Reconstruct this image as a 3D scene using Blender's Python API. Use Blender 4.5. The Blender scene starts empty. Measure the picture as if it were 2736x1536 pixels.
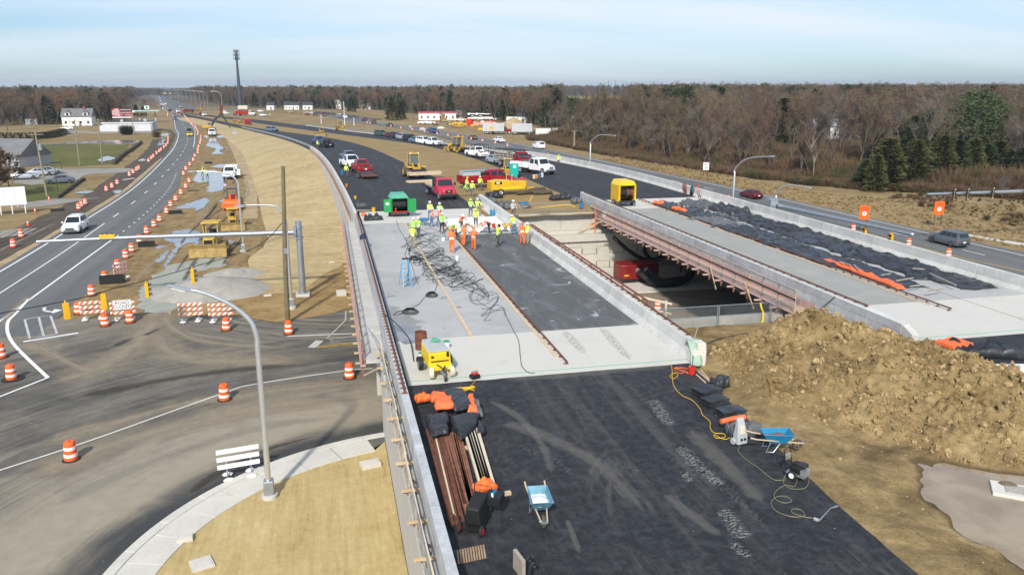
import bpy,bmesh,math,random
from mathutils import Vector,Matrix,noise
from mathutils.geometry import tessellate_polygon
rnd=random.Random(7)
R=math.radians
S=bpy.context.scene
COL=S.collection
# ------------------------------------------------------------------ camera, sky, sun, exposure
# World frame: X across the new bridges (to the right), Y along them, deck surface at z = 0.
CZ=12.5;FPX=2128.0;PITCH=math.atan(536/FPX);YAW=math.atan(.23)
CY,SY=math.cos(YAW),math.sin(YAW)
cd=bpy.data.cameras.new('camera');cam=bpy.data.objects.new('camera',cd);COL.objects.link(cam)
cam.location=(0,0,CZ);cam.rotation_euler=(math.pi/2-PITCH,0,-YAW)
cd.sensor_width=36;cd.lens=36*FPX/2736;cd.clip_end=30000;cd.clip_start=.1
S.camera=cam
SUN_EL,SUN_AZ=R(37),math.atan2(.38,.92)
sd=bpy.data.lights.new('sun','SUN');sd.energy=3.8;sd.angle=R(3.0);sd.color=(1,.93,.83)
sun=bpy.data.objects.new('sun',sd);COL.objects.link(sun)
sun.rotation_euler=Vector((math.sin(SUN_AZ)*math.cos(SUN_EL),math.cos(SUN_AZ)*math.cos(SUN_EL),-math.sin(SUN_EL))).to_track_quat('-Z','Y').to_euler()
wd=bpy.data.worlds.new('World');S.world=wd;wd.use_nodes=True
def world():
 nt=wd.node_tree;N=nt.nodes;L=nt.links
 bg=N['Background'];bg.inputs[1].default_value=.11
 sk=N.new('ShaderNodeTexSky');sk.sky_type='NISHITA';sk.sun_disc=False
 sk.sun_elevation=SUN_EL;sk.sun_rotation=SUN_AZ+math.pi
 sk.air_density=1.0;sk.dust_density=.6;sk.ozone_density=3.0;sk.altitude=50
 tc=N.new('ShaderNodeTexCoord')
 sp=N.new('ShaderNodeSeparateXYZ');L.new(tc.outputs['Generated'],sp.inputs[0])
 mx=N.new('ShaderNodeMath');mx.operation='MAXIMUM';mx.inputs[1].default_value=0.0;L.new(sp.outputs[2],mx.inputs[0])
 ad=N.new('ShaderNodeMath');ad.operation='ADD';ad.inputs[1].default_value=.16;L.new(mx.outputs[0],ad.inputs[0])
 dv=N.new('ShaderNodeVectorMath');dv.operation='DIVIDE'
 cb=N.new('ShaderNodeCombineXYZ')
 for i in range(3):L.new(ad.outputs[0],cb.inputs[i])
 L.new(tc.outputs['Generated'],dv.inputs[0]);L.new(cb.outputs[0],dv.inputs[1])
 mp=N.new('ShaderNodeMapping');mp.inputs['Scale'].default_value=(.32,1.15,.0);mp.inputs['Rotation'].default_value=(0,0,R(-16));mp.inputs['Location'].default_value=(.35,.2,0)
 L.new(dv.outputs[0],mp.inputs[0])
 n1=N.new('ShaderNodeTexNoise');n1 .inputs['Scale'].default_value=.75;n1 .inputs['Detail'].default_value=6;n1 .inputs['Roughness'].default_value=.5;n1 .inputs['Distortion'].default_value=.3
 L.new(mp.outputs[0],n1 .inputs['Vector'])
 cr=N.new('ShaderNodeValToRGB');cr.color_ramp.elements[0].position=.34;cr.color_ramp.elements[1].position=.68
 cr.color_ramp.elements[0].color=(.10,.10,.10,1);cr.color_ramp.elements[1].color=(.95,.95,.95,1)
 L.new(n1 .outputs['Fac'],cr.inputs[0])
 m=N.new('ShaderNodeMixRGB');L.new(cr.outputs[0],m.inputs[0]);ti=N.new('ShaderNodeMixRGB');ti.blend_type='MULTIPLY';ti.inputs[0].default_value=1;ti.inputs[2].default_value=(.66,.82,1.02,1);L.new(sk.outputs[0],ti.inputs[1]);L.new(ti.outputs[0],m.inputs[1]);m.inputs[2].default_value=(6.3,7.0,7.7,1)
 L.new(m.outputs[0],bg.inputs[0])
world()
vs=S.view_settings;vs.view_transform='Standard';vs.look='None';vs.gamma=1;vs.exposure=0.3;vs.use_curve_mapping=False
S.render.engine='CYCLES';S.cycles.use_denoising=True;S.cycles.max_bounces=6;S.cycles.transparent_max_bounces=24
S.cycles.volume_bounces=0;S.cycles.caustics_reflective=False;S.cycles.caustics_refractive=False
# ------------------------------------------------------------------ survey: sight line through a picture point down to a known level
def ray(u,v):
 x=(u-1368)/FPX;y=-(v-768)/FPX;c,s=math.cos(PITCH),math.sin(PITCH)
 d=(x,c+y*s,-s+y*c)
 return(d[0]*CY+d[1]*SY,-d[0]*SY+d[1]*CY,d[2])
def at(u,v,z=0.):
 d=ray(u,v);t=(z-CZ)/d[2]
 return Vector((d[0]*t,d[1]*t,z))
def smooth(t):
 t=max(0.,min(1.,t));return t*t*(3-2*t)
def zr(Y):return-3.7*smooth((Y-110)/290)
def zright(Y):return-5.5+1.5*smooth((Y-190)/150)
def atf(u,v,f):
 d=ray(u,v);t=1.
 while t<9000 and CZ+d[2]*t>f(d[1]*t):t*=1.004
 return Vector((d[0]*t,d[1]*t,f(d[1]*t)))
def atr(u,v):return atf(u,v,zr)
def atq(u,v):return atf(u,v,zright)
# ------------------------------------------------------------------ mesh helpers
class MB:
 def __init__(s):s.v=[];s.f=[];s.m=[];s.sm=[]
 def add(s,vs,fs,m=0,sm=False,M=None):
  o=len(s.v);s.v+=[tuple(M@Vector(p))if M else tuple(p)for p in vs]
  s.f+=[tuple(i+o for i in f)for f in fs];s.m+=[m]*len(fs);s.sm+=[sm]*len(fs);return s
 def box(s,x0,x1,y0,y1,z0,z1,m=0,M=None,tx=0,ty=0):
  vs=[(x0,y0,z0),(x1,y0,z0),(x1,y1,z0),(x0,y1,z0),(x0+tx,y0+ty,z1),(x1-tx,y0+ty,z1),(x1-tx,y1-ty,z1),(x0+tx,y1-ty,z1)]
  return s.add(vs,[(3,2,1,0),(4,5,6,7),(0,1,5,4),(1,2,6,5),(2,3,7,6),(3,0,4,7)],m,M=M)
 def obox(s,c,sz,rx=0,ry=0,rz=0,m=0):
  M=Matrix.Translation(c)@Matrix.Rotation(rz,4,'Z')@Matrix.Rotation(ry,4,'Y')@Matrix.Rotation(rx,4,'X')
  a,b,c2=sz[0]/2,sz[1]/2,sz[2]/2
  return s.box(-a,a,-b,b,-c2,c2,m,M)
 def bar(s,p0,p1,w,h=None,m=0,up=(0,0,1)):
  p0=Vector(p0);p1=Vector(p1);h=h or w;d=(p1-p0).normalized();up=Vector(up)
  if abs(d.dot(up))>.98:up=Vector((0,1,0))
  r=d.cross(up).normalized();u=r.cross(d)
  vs=[]
  for p in(p0,p1):
   for a,b in((-1,-1),(1,-1),(1,1),(-1,1)):vs.append(p+r*a*w/2+u*b*h/2)
  return s.add(vs,[(3,2,1,0),(4,5,6,7),(0,1,5,4),(1,2,6,5),(2,3,7,6),(3,0,4,7)],m)
 def cyl(s,p0,p1,r0,r1=None,n=10,m=0,caps=True,sm=True):
  p0=Vector(p0);p1=Vector(p1);r1=r0 if r1 is None else r1;d=(p1-p0).normalized()
  a=Vector((0,0,1))if abs(d.z)<.9 else Vector((1,0,0));x=d.cross(a).normalized();y=d.cross(x)
  vs=[p+(x*math.cos(6.2832*i/n)+y*math.sin(6.2832*i/n))*r for p,r in((p0,r0),(p1,r1))for i in range(n)]
  s.add(vs,[(i,i+n,(i+1)%n+n,(i+1)%n)for i in range(n)],m,sm)
  if caps:s.add(vs,[tuple(range(n)),tuple(range(2*n-1,n-1,-1))],m)
  return s
 def tube(s,pts,r,n=6,m=0,caps=True):
  pts=[Vector(p)for p in pts];k=len(pts);rr=r if isinstance(r,(list,tuple))else[r]*k
  vs=[];px=None
  for i,p in enumerate(pts):
   d=(pts[min(i+1,k-1)]-pts[max(i-1,0)])
   d=d.normalized()if d.length>1e-9 else Vector((0,0,1))
   if px is None:a=Vector((0,0,1))if abs(d.z)<.9 else Vector((1,0,0));x=d.cross(a).normalized()
   else:
    x=px-d*px.dot(d)
    x=x.normalized()if x.length>1e-6 else d.orthogonal().normalized()
   px=x;y=d.cross(x)
   vs+=[p+(x*math.cos(6.2832*j/n)+y*math.sin(6.2832*j/n))*rr[i]for j in range(n)]
  s.add(vs,[(i*n+j,i*n+(j+1)%n,(i+1)*n+(j+1)%n,(i+1)*n+j)for i in range(k-1)for j in range(n)],m,True)
  if caps:s.add(vs,[tuple(range(n-1,-1,-1)),tuple(range((k-1)*n,k*n))],m)
  return s
 def prism(s,poly,a0,a1,axis='y',m=0,M=None,sm=False):
  n=len(poly)
  def pt(p,a):return(p[0],a,p[1])if axis=='y' else((a,p[0],p[1])if axis=='x' else(p[0],p[1],a))
  vs=[pt(p,a0)for p in poly]+[pt(p,a1)for p in poly]
  s.add(vs,[(i,(i+1)%n,(i+1)%n+n,i+n)for i in range(n)],m,sm,M)
  return s.add(vs,[tuple(range(n-1,-1,-1)),tuple(range(n,2*n))],m,False,M)
 def lathe(s,prof,n=12,c=(0,0,0),m=0,M=None,sm=True):
  vs=[(c[0]+r*math.cos(6.2832*j/n),c[1]+r*math.sin(6.2832*j/n),c[2]+z)for r,z in prof for j in range(n)]
  return s.add(vs,[(i*n+j,i*n+(j+1)%n,(i+1)*n+(j+1)%n,(i+1)*n+j)for i in range(len(prof)-1)for j in range(n)],m,sm,M)
 def loft(s,rings,m=0,sm=True,closed=True,caps=True,M=None,mf=None):
  n=len(rings[0]);vs=[p for r in rings for p in r];e=n if closed else n-1
  for i in range(len(rings)-1):
   for j in range(e):
    s.add([vs[i*n+j],vs[i*n+(j+1)%n],vs[(i+1)*n+(j+1)%n],vs[(i+1)*n+j]],[(0,1,2,3)],mf(i,j)if mf else m,sm,M)
  if caps:s.add(rings[0],[tuple(range(n-1,-1,-1))],m,False,M);s.add(rings[-1],[tuple(range(n))],m,False,M)
  return s
 def ball(s,c,r,n=8,k=6,m=0,M=None):
  r=(r,r,r)if not isinstance(r,(tuple,list))else r
  vs=[(c[0]+r[0]*math.sin(math.pi*i/k)*math.cos(6.2832*j/n),c[1]+r[1]*math.sin(math.pi*i/k)*math.sin(6.2832*j/n),c[2]+r[2]*math.cos(math.pi*i/k))for i in range(k+1)for j in range(n)]
  return s.add(vs,[(i*n+j,(i+1)*n+j,(i+1)*n+(j+1)%n,i*n+(j+1)%n)for i in range(k)for j in range(n)],m,True,M)
 def grid(s,x0,x1,y0,y1,nx,ny,zf,m=0,sm=True):
  vs=[(x0+(x1-x0)*i/nx,y0+(y1-y0)*j/ny,0)for j in range(ny+1)for i in range(nx+1)]
  vs=[(x,y,zf(x,y))for x,y,_ in vs]
  return s.add(vs,[(j*(nx+1)+i,j*(nx+1)+i+1,(j+1)*(nx+1)+i+1,(j+1)*(nx+1)+i)for j in range(ny)for i in range(nx)],m,sm)
 def mesh(s,name,mats):
  me=bpy.data.meshes.new(name);me.from_pydata(s.v,[],s.f)
  for q in(mats if isinstance(mats,(list,tuple))else[mats]):me.materials.append(MAT(q))
  me.polygons.foreach_set('material_index',s.m);me.polygons.foreach_set('use_smooth',s.sm)
  bm=bmesh.new();bm.from_mesh(me);bmesh.ops.remove_doubles(bm,verts=bm.verts,dist=1e-5);bmesh.ops.recalc_face_normals(bm,faces=bm.faces);bm.to_mesh(me);bm.free()
  return me
 def build(s,name,mats,parent=None,loc=None,rz=0,bevel=0,auto=True):
  o=bpy.data.objects.new(name,s.mesh(name,mats));COL.objects.link(o)
  if parent:o.parent=parent
  if loc is not None:o.location=loc
  if rz:o.rotation_euler=(0,0,rz)
  if bevel:b=o.modifiers.new('b','BEVEL');b.width=bevel;b.segments=2;b.limit_method='ANGLE';b.angle_limit=R(40)
  if auto and any(s.sm):o.data.set_sharp_from_angle(angle=R(42))
  return o
def obj(name,me,parent=None,loc=None,rz=0):
 o=bpy.data.objects.new(name,me);COL.objects.link(o)
 if parent:o.parent=parent
 if loc is not None:o.location=loc
 if rz:o.rotation_euler=(0,0,rz)
 return o
def tag(o,label=None,cat=None,group=None,kind=None):
 if label:o['label']=label
 if cat:o['category']=cat
 if group:o['group']=group
 if kind:o['kind']=kind
 return o
def thing(name,label,cat,loc=(0,0,0),rz=0,group=None):
 o=bpy.data.objects.new(name,None);COL.objects.link(o);o.location=loc;o.rotation_euler=(0,0,rz);o.empty_display_size=.2
 return tag(o,label,cat,group)
def copy_tree(o,label=None,loc=None,rz=None,parent=None):
 c=o.copy();COL.objects.link(c)
 if parent:c.parent=parent
 if label:c['label']=label
 if loc is not None:c.location=loc
 if rz is not None:c.rotation_euler=(0,0,rz)
 for ch in KIDS(o):copy_tree(ch,parent=c)
 return c
def KIDS(o):return list(o.children)
ORD='first second third fourth fifth sixth seventh eighth ninth tenth eleventh twelfth thirteenth fourteenth fifteenth sixteenth seventeenth eighteenth nineteenth twentieth'.split()
def ordn(i):
 if i<20:return ORD[i]
 i1=i+1
 tens={2:'twenty',3:'thirty',4:'forty',5:'fifty',6:'sixty'}[i1//10]
 return tens+'-'+ORD[i1%10-1]if i1%10 else{2:'twentieth',3:'thirtieth',4:'fortieth',5:'fiftieth',6:'sixtieth'}[i1//10]
def catmull(pts,n=8):
 pts=[Vector(p)for p in pts];out=[]
 for i in range(len(pts)-1):
  p0,p1,p2,p3=pts[max(i-1,0)],pts[i],pts[i+1],pts[min(i+2,len(pts)-1)]
  for k in range(n):
   t=k/n
   out.append(.5*((2*p1)+(p2-p0)*t+(2*p0-5*p1+4*p2-p3)*t*t+(3*p1-p0-3*p2+p3)*t**3))
 return out+[pts[-1]]
def interp(pts,y):
 if y<=pts[0][1]:return pts[0][0]+(y-pts[0][1])*(pts[1][0]-pts[0][0])/(pts[1][1]-pts[0][1])
 for i in range(len(pts)-1):
  if pts[i][1]<=y<=pts[i+1][1]:
   def sl(k):
    a,b=max(k-1,0),min(k+1,len(pts)-1);return(pts[b][0]-pts[a][0])/(pts[b][1]-pts[a][1])
   h=pts[i+1][1]-pts[i][1];t=(y-pts[i][1])/h
   return(2*t**3-3*t*t+1)*pts[i][0]+(t**3-2*t*t+t)*h*sl(i)+(-2*t**3+3*t*t)*pts[i+1][0]+(t**3-t*t)*h*sl(i+1)
 return pts[-1][0]+(y-pts[-1][1])*(pts[-1][0]-pts[-2][0])/(pts[-1][1]-pts[-2][1])
SIDE=bpy.data.scenes.new('workbench')
def side_mesh(o):
 with bpy.context.temp_override(scene=SIDE,view_layer=SIDE.view_layers[0]):SIDE.view_layers[0].update();dg=bpy.context.evaluated_depsgraph_get()
 return bpy.data.meshes.new_from_object(o.evaluated_get(dg))
# ------------------------------------------------------------------ materials
class NT:
 def __init__(s,name):
  s.mat=bpy.data.materials.new(name);s.mat.use_nodes=True;s.t=s.mat.node_tree;s.N=s.t.nodes;s.L=s.t.links
  s.b=s.N['Principled BSDF']
 def val(s,sock,v):
  if isinstance(v,bpy.types.NodeSocket):s.L.new(v,sock)
  elif isinstance(v,(tuple,list))and sock.type=='RGBA':sock.default_value=tuple(v)+((1,)if len(v)==3 else())
  else:sock.default_value=v
 def pos(s):return s.N.new('ShaderNodeNewGeometry').outputs['Position']
 def oc(s):return s.N.new('ShaderNodeTexCoord').outputs['Object']
 def orand(s):return s.N.new('ShaderNodeObjectInfo').outputs['Random']
 def math(s,op,a,b=0.,c=0.):
  n=s.N.new('ShaderNodeMath');n.operation=op;s.val(n.inputs[0],a);s.val(n.inputs[1],b);s.val(n.inputs[2],c);return n.outputs[0]
 def vec(s,op,a,b=(0,0,0)):
  n=s.N.new('ShaderNodeVectorMath');n.operation=op;s.val(n.inputs[0],a);s.val(n.inputs[1],b);return n.outputs['Value' if op in('LENGTH','DOT_PRODUCT','DISTANCE')else 'Vector']
 def sep(s,v):n=s.N.new('ShaderNodeSeparateXYZ');s.L.new(v,n.inputs[0]);return n.outputs
 def comb(s,x=0.,y=0.,z=0.):
  n=s.N.new('ShaderNodeCombineXYZ')
  for i,q in enumerate((x,y,z)):s.val(n.inputs[i],q)
  return n.outputs[0]
 def map(s,v,scale=(1,1,1),rot=(0,0,0),loc=(0,0,0)):
  n=s.N.new('ShaderNodeMapping');s.L.new(v,n.inputs[0]);n.inputs['Scale'].default_value=scale;n.inputs['Rotation'].default_value=rot;n.inputs['Location'].default_value=loc;return n.outputs[0]
 def noise(s,v,scale=1.,det=4.,rough=.55,dist=0.):
  n=s.N.new('ShaderNodeTexNoise');s.L.new(v,n.inputs['Vector']);n.inputs['Scale'].default_value=scale;n.inputs['Detail'].default_value=det;n.inputs['Roughness'].default_value=rough;n.inputs['Distortion'].default_value=dist;return n.outputs['Fac']
 def vor(s,v,scale=1.,feat='F1',out='Distance'):
  n=s.N.new('ShaderNodeTexVoronoi');n.feature=feat;s.L.new(v,n.inputs['Vector']);n.inputs['Scale'].default_value=scale;return n.outputs[out]
 def step(s,f,lo,hi,a=0.,b=1.):
  n=s.N.new('ShaderNodeMapRange');n.interpolation_type='SMOOTHSTEP';s.val(n.inputs[0],f)
  for i,q in enumerate((lo,hi,a,b)):n.inputs[1+i].default_value=q
  return n.outputs[0]
 def mix(s,f,a,b):
  n=s.N.new('ShaderNodeMixRGB');s.val(n.inputs[0],f);s.val(n.inputs[1],a);s.val(n.inputs[2],b);return n.outputs[0]
 def ramp(s,f,stops):
  n=s.N.new('ShaderNodeValToRGB');s.val(n.inputs[0],f);e=n.color_ramp.elements
  while len(e)<len(stops):e.new(.5)
  for q,(p,c)in zip(e,stops):q.position=p;q.color=tuple(c)+(1,)
  return n.outputs[0]
 def bump(s,h,strength=.4,dist=.05):
  n=s.N.new('ShaderNodeBump');n.inputs['Strength'].default_value=strength;n.inputs['Distance'].default_value=dist;s.val(n.inputs['Height'],h);s.L.new(n.outputs[0],s.b.inputs['Normal'])
 def attr(s,name):n=s.N.new('ShaderNodeAttribute');n.attribute_name=name;return n.outputs['Fac']
 def out(s,col=None,rough=None,metal=None,spec=None,alpha=None):
  if col is not None:s.val(s.b.inputs['Base Color'],col)
  if rough is not None:s.val(s.b.inputs['Roughness'],rough)
  if metal is not None:s.val(s.b.inputs['Metallic'],metal)
  if spec is not None:s.val(s.b.inputs['Specular IOR Level'],spec)
  if alpha is not None:s.val(s.b.inputs['Alpha'],alpha)
  return s.mat
_M={}
# name: (colour, roughness, metallic, variation, scale, bump)
SPEC={'concrete':((.50,.49,.46),.85,0,.16,1.2,.25),'concrete_new':((.55,.545,.52),.8,0,.2,.7,.2),'concrete_white':((.62,.605,.55),.85,0,.10,.8,.15),'concrete_blue':((.46,.475,.49),.75,0,.26,1.1,.2),'precast':((.50,.48,.42),.9,0,.12,2.5,.3),'joint':((.12,.115,.10),.9,0,.2,3,0),'galv':((.42,.46,.50),.45,.75,.14,2.5,.03),'alu':((.66,.68,.69),.38,.8,.08,2,0),'steel_dark':((.06,.06,.065),.5,.5,.2,3,.1),'rust':((.16,.062,.035),.85,.2,.45,7,.3),'rust_light':((.27,.12,.07),.85,.1,.4,6,.3),'rebar_red':((.30,.09,.075),.8,.1,.3,9,.1),'wood':((.52,.38,.22),.8,0,.2,3,.15),'wood_new':((.60,.47,.32),.75,0,.15,3,.1),'wood_pale':((.66,.58,.44),.75,0,.12,3,.1),'wood_grey':((.36,.31,.25),.85,0,.25,3,.2),'wood_pole':((.16,.125,.07),.9,0,.3,2,.4),'pole_far':((.27,.235,.18),.9,0,.2,.6,0),'ply_red':((.48,.33,.29),.8,0,.16,1.6,.1),'orange':((.82,.13,.018),.5,0,.10,4,0),'orange_cloth':((.88,.17,.055),.75,0,.18,3,.15),'white_paint':((.80,.80,.79),.45,0,.06,3,0),'white_retro':((.84,.84,.83),.4,0,.05,3,0),'yellow':((.72,.43,.015),.42,0,.14,2.5,.03),'cat_yellow':((.54,.34,.035),.55,0,.38,2.5,.05),'yellow_signal':((.82,.44,.01),.45,0,.08,3,0),'yellow_trail':((.80,.56,.02),.4,0,.08,2,0),'green_trailer':((.02,.30,.075),.45,0,.12,2,0),'green_lid':((.10,.40,.27),.55,0,.1,2,0),'teal':((.0,.38,.33),.5,0,.08,2,0),'green_pail':((.03,.33,.15),.5,0,.08,2,0),'green_tape':((.10,.42,.24),.7,0,.2,5,0),'green_cloth':((.34,.46,.36),.8,0,.2,3,.2),'blue':((.03,.16,.33),.5,0,.15,3,0),'blue_barrow':((.11,.28,.38),.55,0,.35,4,.1),'blue_bright':((.01,.20,.38),.45,0,.12,3,0),'blue_ladder':((.14,.38,.60),.5,0,.08,3,0),'red':((.42,.02,.018),.4,0,.12,2,0),'red_dark':((.20,.012,.012),.45,0,.25,2,.05),'red_bucket':((.62,.03,.015),.45,0,.08,3,0),'black':((.012,.012,.013),.55,0,.2,4,.05),'rubber':((.018,.018,.018),.8,0,.25,4,.1),'rubber_dusty':((.085,.07,.052),.9,0,.35,4,.2),'plastic_black':((.028,.031,.036),.48,0,.7,1.3,.4),'tarp_black':((.034,.037,.042),.34,0,.8,1.8,.7),'tarp_grey':((.11,.12,.125),.6,0,.5,2,.5),'cable':((.016,.016,.016),.55,0,.2,4,0),'yellow_cord':((.80,.48,.02),.5,0,.08,3,0),'hose_olive':((.22,.20,.10),.5,0,.1,3,0),'glass':((.02,.026,.032),.06,0,.1,1,0),'glass_pale':((.12,.15,.17),.1,0,.1,1,0),'chrome':((.62,.62,.63),.22,1,.05,2,0),'lamp_white':((.85,.86,.84),.2,0,.04,2,0),'lamp_red':((.45,.01,.01),.25,0,.05,2,0),'amber':((.75,.25,.01),.3,0,.05,2,0),'hivis':((.62,.86,.06),.7,0,.12,9,.1),'hivis_green':((.42,.85,.10),.7,0,.12,9,.1),'hivis_orange':((.95,.17,.03),.7,0,.12,9,.1),'reflect':((.72,.72,.70),.4,0,.05,3,0),'jeans':((.10,.19,.34),.85,0,.2,9,.1),'navy':((.02,.028,.06),.85,0,.2,9,.1),'trousers':((.13,.10,.075),.85,0,.2,9,.1),'khaki':((.33,.26,.17),.85,0,.2,9,.1),'camo':((.07,.075,.045),.85,0,.7,9,.1),'hoodie':((.09,.09,.095),.85,0,.2,9,.1),'cloth_grey':((.42,.40,.36),.85,0,.2,9,.1),'skin':((.42,.24,.16),.6,0,.1,9,0),'skin_dark':((.16,.085,.055),.6,0,.1,9,0),'boot':((.09,.06,.04),.8,0,.2,9,0),'boot_yellow':((.75,.46,.03),.6,0,.1,9,0),'hair':((.03,.02,.015),.8,0,.2,9,0),'glove':((.30,.26,.20),.8,0,.2,9,0),'p_white':((.78,.79,.80),.3,0,.04,1,0),'p_silver':((.42,.45,.48),.3,.5,.04,1,0),'p_grey':((.15,.17,.19),.3,.5,.05,1,0),'p_dark':((.035,.038,.045),.28,.3,.05,1,0),'p_black':((.014,.014,.016),.25,.2,.05,1,0),'p_blue':((.045,.09,.22),.28,.3,.05,1,0),'p_bluegrey':((.16,.22,.31),.3,.4,.05,1,0),'p_red':((.33,.012,.02),.3,.1,.05,1,0),'p_maroon':((.14,.012,.018),.28,.3,.05,1,0),'p_crimson':((.50,.03,.075),.5,0,.15,2,0),'p_green':((.06,.10,.09),.3,.3,.05,1,0),'p_brown':((.13,.085,.055),.32,.3,.05,1,0),'p_yellow':((.85,.55,.0),.35,0,.04,1,0),'p_tan':((.42,.36,.25),.4,.1,.06,1,0),'mud_yellow':((.34,.235,.085),.8,0,.45,2,.1),'mud':((.20,.135,.07),.9,0,.35,2,.3),'dirt_dark':((.13,.10,.065),.95,0,.35,2,.4),'silt_sock':((.085,.065,.04),.95,0,.4,2.5,.5),'roof_grey':((.16,.165,.17),.85,0,.18,.6,.2),'roof_dark':((.05,.052,.056),.8,0,.2,.6,.1),'roof_brown':((.20,.14,.10),.85,0,.2,.6,.2),'siding_white':((.74,.74,.72),.7,0,.05,.6,0),'siding_cream':((.62,.56,.42),.7,0,.06,.6,0),'siding_grey':((.42,.44,.45),.7,0,.06,.6,0),'block_white':((.62,.62,.64),.8,0,.1,.8,.1),'shed_metal':((.55,.57,.58),.5,.4,.12,.5,0),'red_trim':((.45,.035,.04),.6,0,.1,.6,0),'brick_red':((.26,.09,.06),.9,0,.2,1,0),'pink_wall':((.62,.42,.34),.8,0,.1,1,0),'fence_wood':((.30,.22,.14),.9,0,.2,1,0),'bark':((.115,.095,.075),.95,0,.3,1.2,.3),'bark_pale':((.30,.265,.21),.95,0,.25,1,.2),'twig':((0.138,0.095,0.064),.95,0,.25,.3,0),'twig_red':((0.152,0.087,0.063),.95,0,.25,.3,0),'twig_orange':((0.260,0.125,0.050),.95,0,.25,.3,0),'twig_olive':((0.168,0.130,0.073),.95,0,.25,.3,0),'twig_grey':((0.184,0.156,0.133),.95,0,.25,.3,0),'twig_dark':((0.075,0.055,0.050),.95,0,.25,.3,0),'needle':((.040,.058,.018),.85,0,.45,.8,0),'needle_bright':((.058,.088,.026),.85,0,.4,.8,0),'needle_olive':((.080,.084,.020),.85,0,.4,.8,0),'brush':((.135,.088,.042),.95,0,.3,.4,0),'brush_green':((.075,.078,.026),.95,0,.3,.4,0),'hedge':((.05,.05,.022),.95,0,.3,1,0),'sign_white':((.82,.82,.82),.45,0,.03,2,0),'sign_black':((.02,.02,.02),.5,0,.05,2,0),'sign_orange':((.95,.13,.01),.5,0,.04,2,0),'sign_green':((.0,.30,.13),.5,0,.04,2,0),'bill_red':((.26,.02,.025),.5,0,.1,2,0),'bill_pink':((.55,.35,.33),.5,0,.25,2,0),'gas_teal':((.0,.28,.26),.45,0,.04,2,0),'stone':((.45,.43,.40),.95,0,.3,3,.4),'soil_clod':((.38,.27,.135),.98,0,.55,2.2,.5),'snow_salt':((.80,.80,.79),.9,0,.05,4,.2),'white_sheet':((.80,.82,.85),.75,0,.05,1,.2),'lug_mud':((.40,.385,.35),.95,0,.2,5,.2),'sandbag':((.74,.73,.70),.9,0,.15,6,.3),'pipe_brown':((.10,.06,.03),.7,0,.3,2,0),'grate':((.40,.27,.16),.8,.1,.25,4,.1),'tower':((.055,.075,.095),.6,.2,.1,.3,0),}
FLAT={'twig','twig_red','twig_orange','twig_olive','twig_grey','twig_dark','bark_pale'}
def MAT(name):
 if not isinstance(name,str):return name
 if name in _M:return _M[name]
 if name in CUSTOM:_M[name]=CUSTOM[name](name);return _M[name]
 c,ro,me,var,sc,bp=SPEC[name];t=NT(name)
 v=t.oc();f=t.noise(v,sc,5,.6);g=t.noise(v,sc*7,3,.6)
 h=t.math('ADD',t.math('MULTIPLY',f,.65),t.math('MULTIPLY',g,.35))
 h=t.math('ADD',h,t.math('MULTIPLY',t.math('SUBTRACT',t.orand(),.5),.18 if name in FLAT else.10))
 lo=tuple(q*(1-1.3*var)if 1.3*var<1 else q*.1 for q in c);hi=tuple(min(q*(1+1.3*var),.95)for q in c)
 t.out(t.ramp(h,[(.28,lo),(.5,c),(.72,hi)]),ro,me)
 if ro>.25 and me<.5:t.val(t.b.inputs['Roughness'],t.step(g,.2,.8,max(ro-.1,.05),min(ro+.1,1)))
 if bp:t.bump(t.math('ADD',t.math('MULTIPLY',f,.6),t.math('MULTIPLY',g,.4)),bp,.03)
 _M[name]=t.mat;return t.mat
CUSTOM={}
def cm(fn):CUSTOM[fn.__name__]=fn;return fn
def dist_xy(t,p,cx,cy):
 q=t.sep(p);dx=t.math('SUBTRACT',q[0],cx);dy=t.math('SUBTRACT',q[1],cy)
 r=t.math('SQRT',t.math('ADD',t.math('MULTIPLY',dx,dx),t.math('MULTIPLY',dy,dy)))
 return r,t.math('ARCTAN2',dy,dx)
@cm
def asphalt_new(name):
 t=NT(name);p=t.pos()
 sp=t.noise(p,22,2,.7);mid=t.noise(p,.35,5,.6,.8)
 base=t.ramp(sp,[(.3,(.006,.007,.010)),(.55,(.017,.019,.024)),(.78,(.045,.047,.053))])
 lane=t.noise(t.map(p,(1.1,.05,.1)),1.0,4,.55,.3)
 streak=t.noise(t.map(p,(5,.5,1)),1,5,.65,.4)
 dust=t.math('MULTIPLY',t.step(mid,.42,.72),t.step(streak,.40,.75))
 dust=t.math('MULTIPLY',t.math('MAXIMUM',dust,t.math('MULTIPLY',t.step(lane,.52,.75),.55)),.42)
 mo=t.noise(p,2.6,6,.72,.6);base=t.mix(t.step(mo,.38,.68),t.mix(.45,base,(.004,.005,.008)),t.mix(.42,base,(.062,.066,.074)))
 c=t.mix(dust,base,(.17,.16,.145))
 r1,a1=dist_xy(t,p,17,18)
 arc=t.noise(t.comb(t.math('MULTIPLY',r1,1.5),t.math('MULTIPLY',a1,1.6),0.),1,5,.6,.3)
 c=t.mix(t.math('MULTIPLY',t.step(arc,.60,.78),.30),c,(.20,.185,.16))
 fl=t.vor(p,2.2);fr=t.noise(p,.6,2)
 c=t.mix(t.math('MULTIPLY',t.step(fl,.075,.03),t.step(fr,.5,.65)),c,(.34,.31,.26))
 t.out(c,t.step(sp,.3,.7,.72,.95));t.bump(sp,.5,.012);return t.mat
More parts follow.
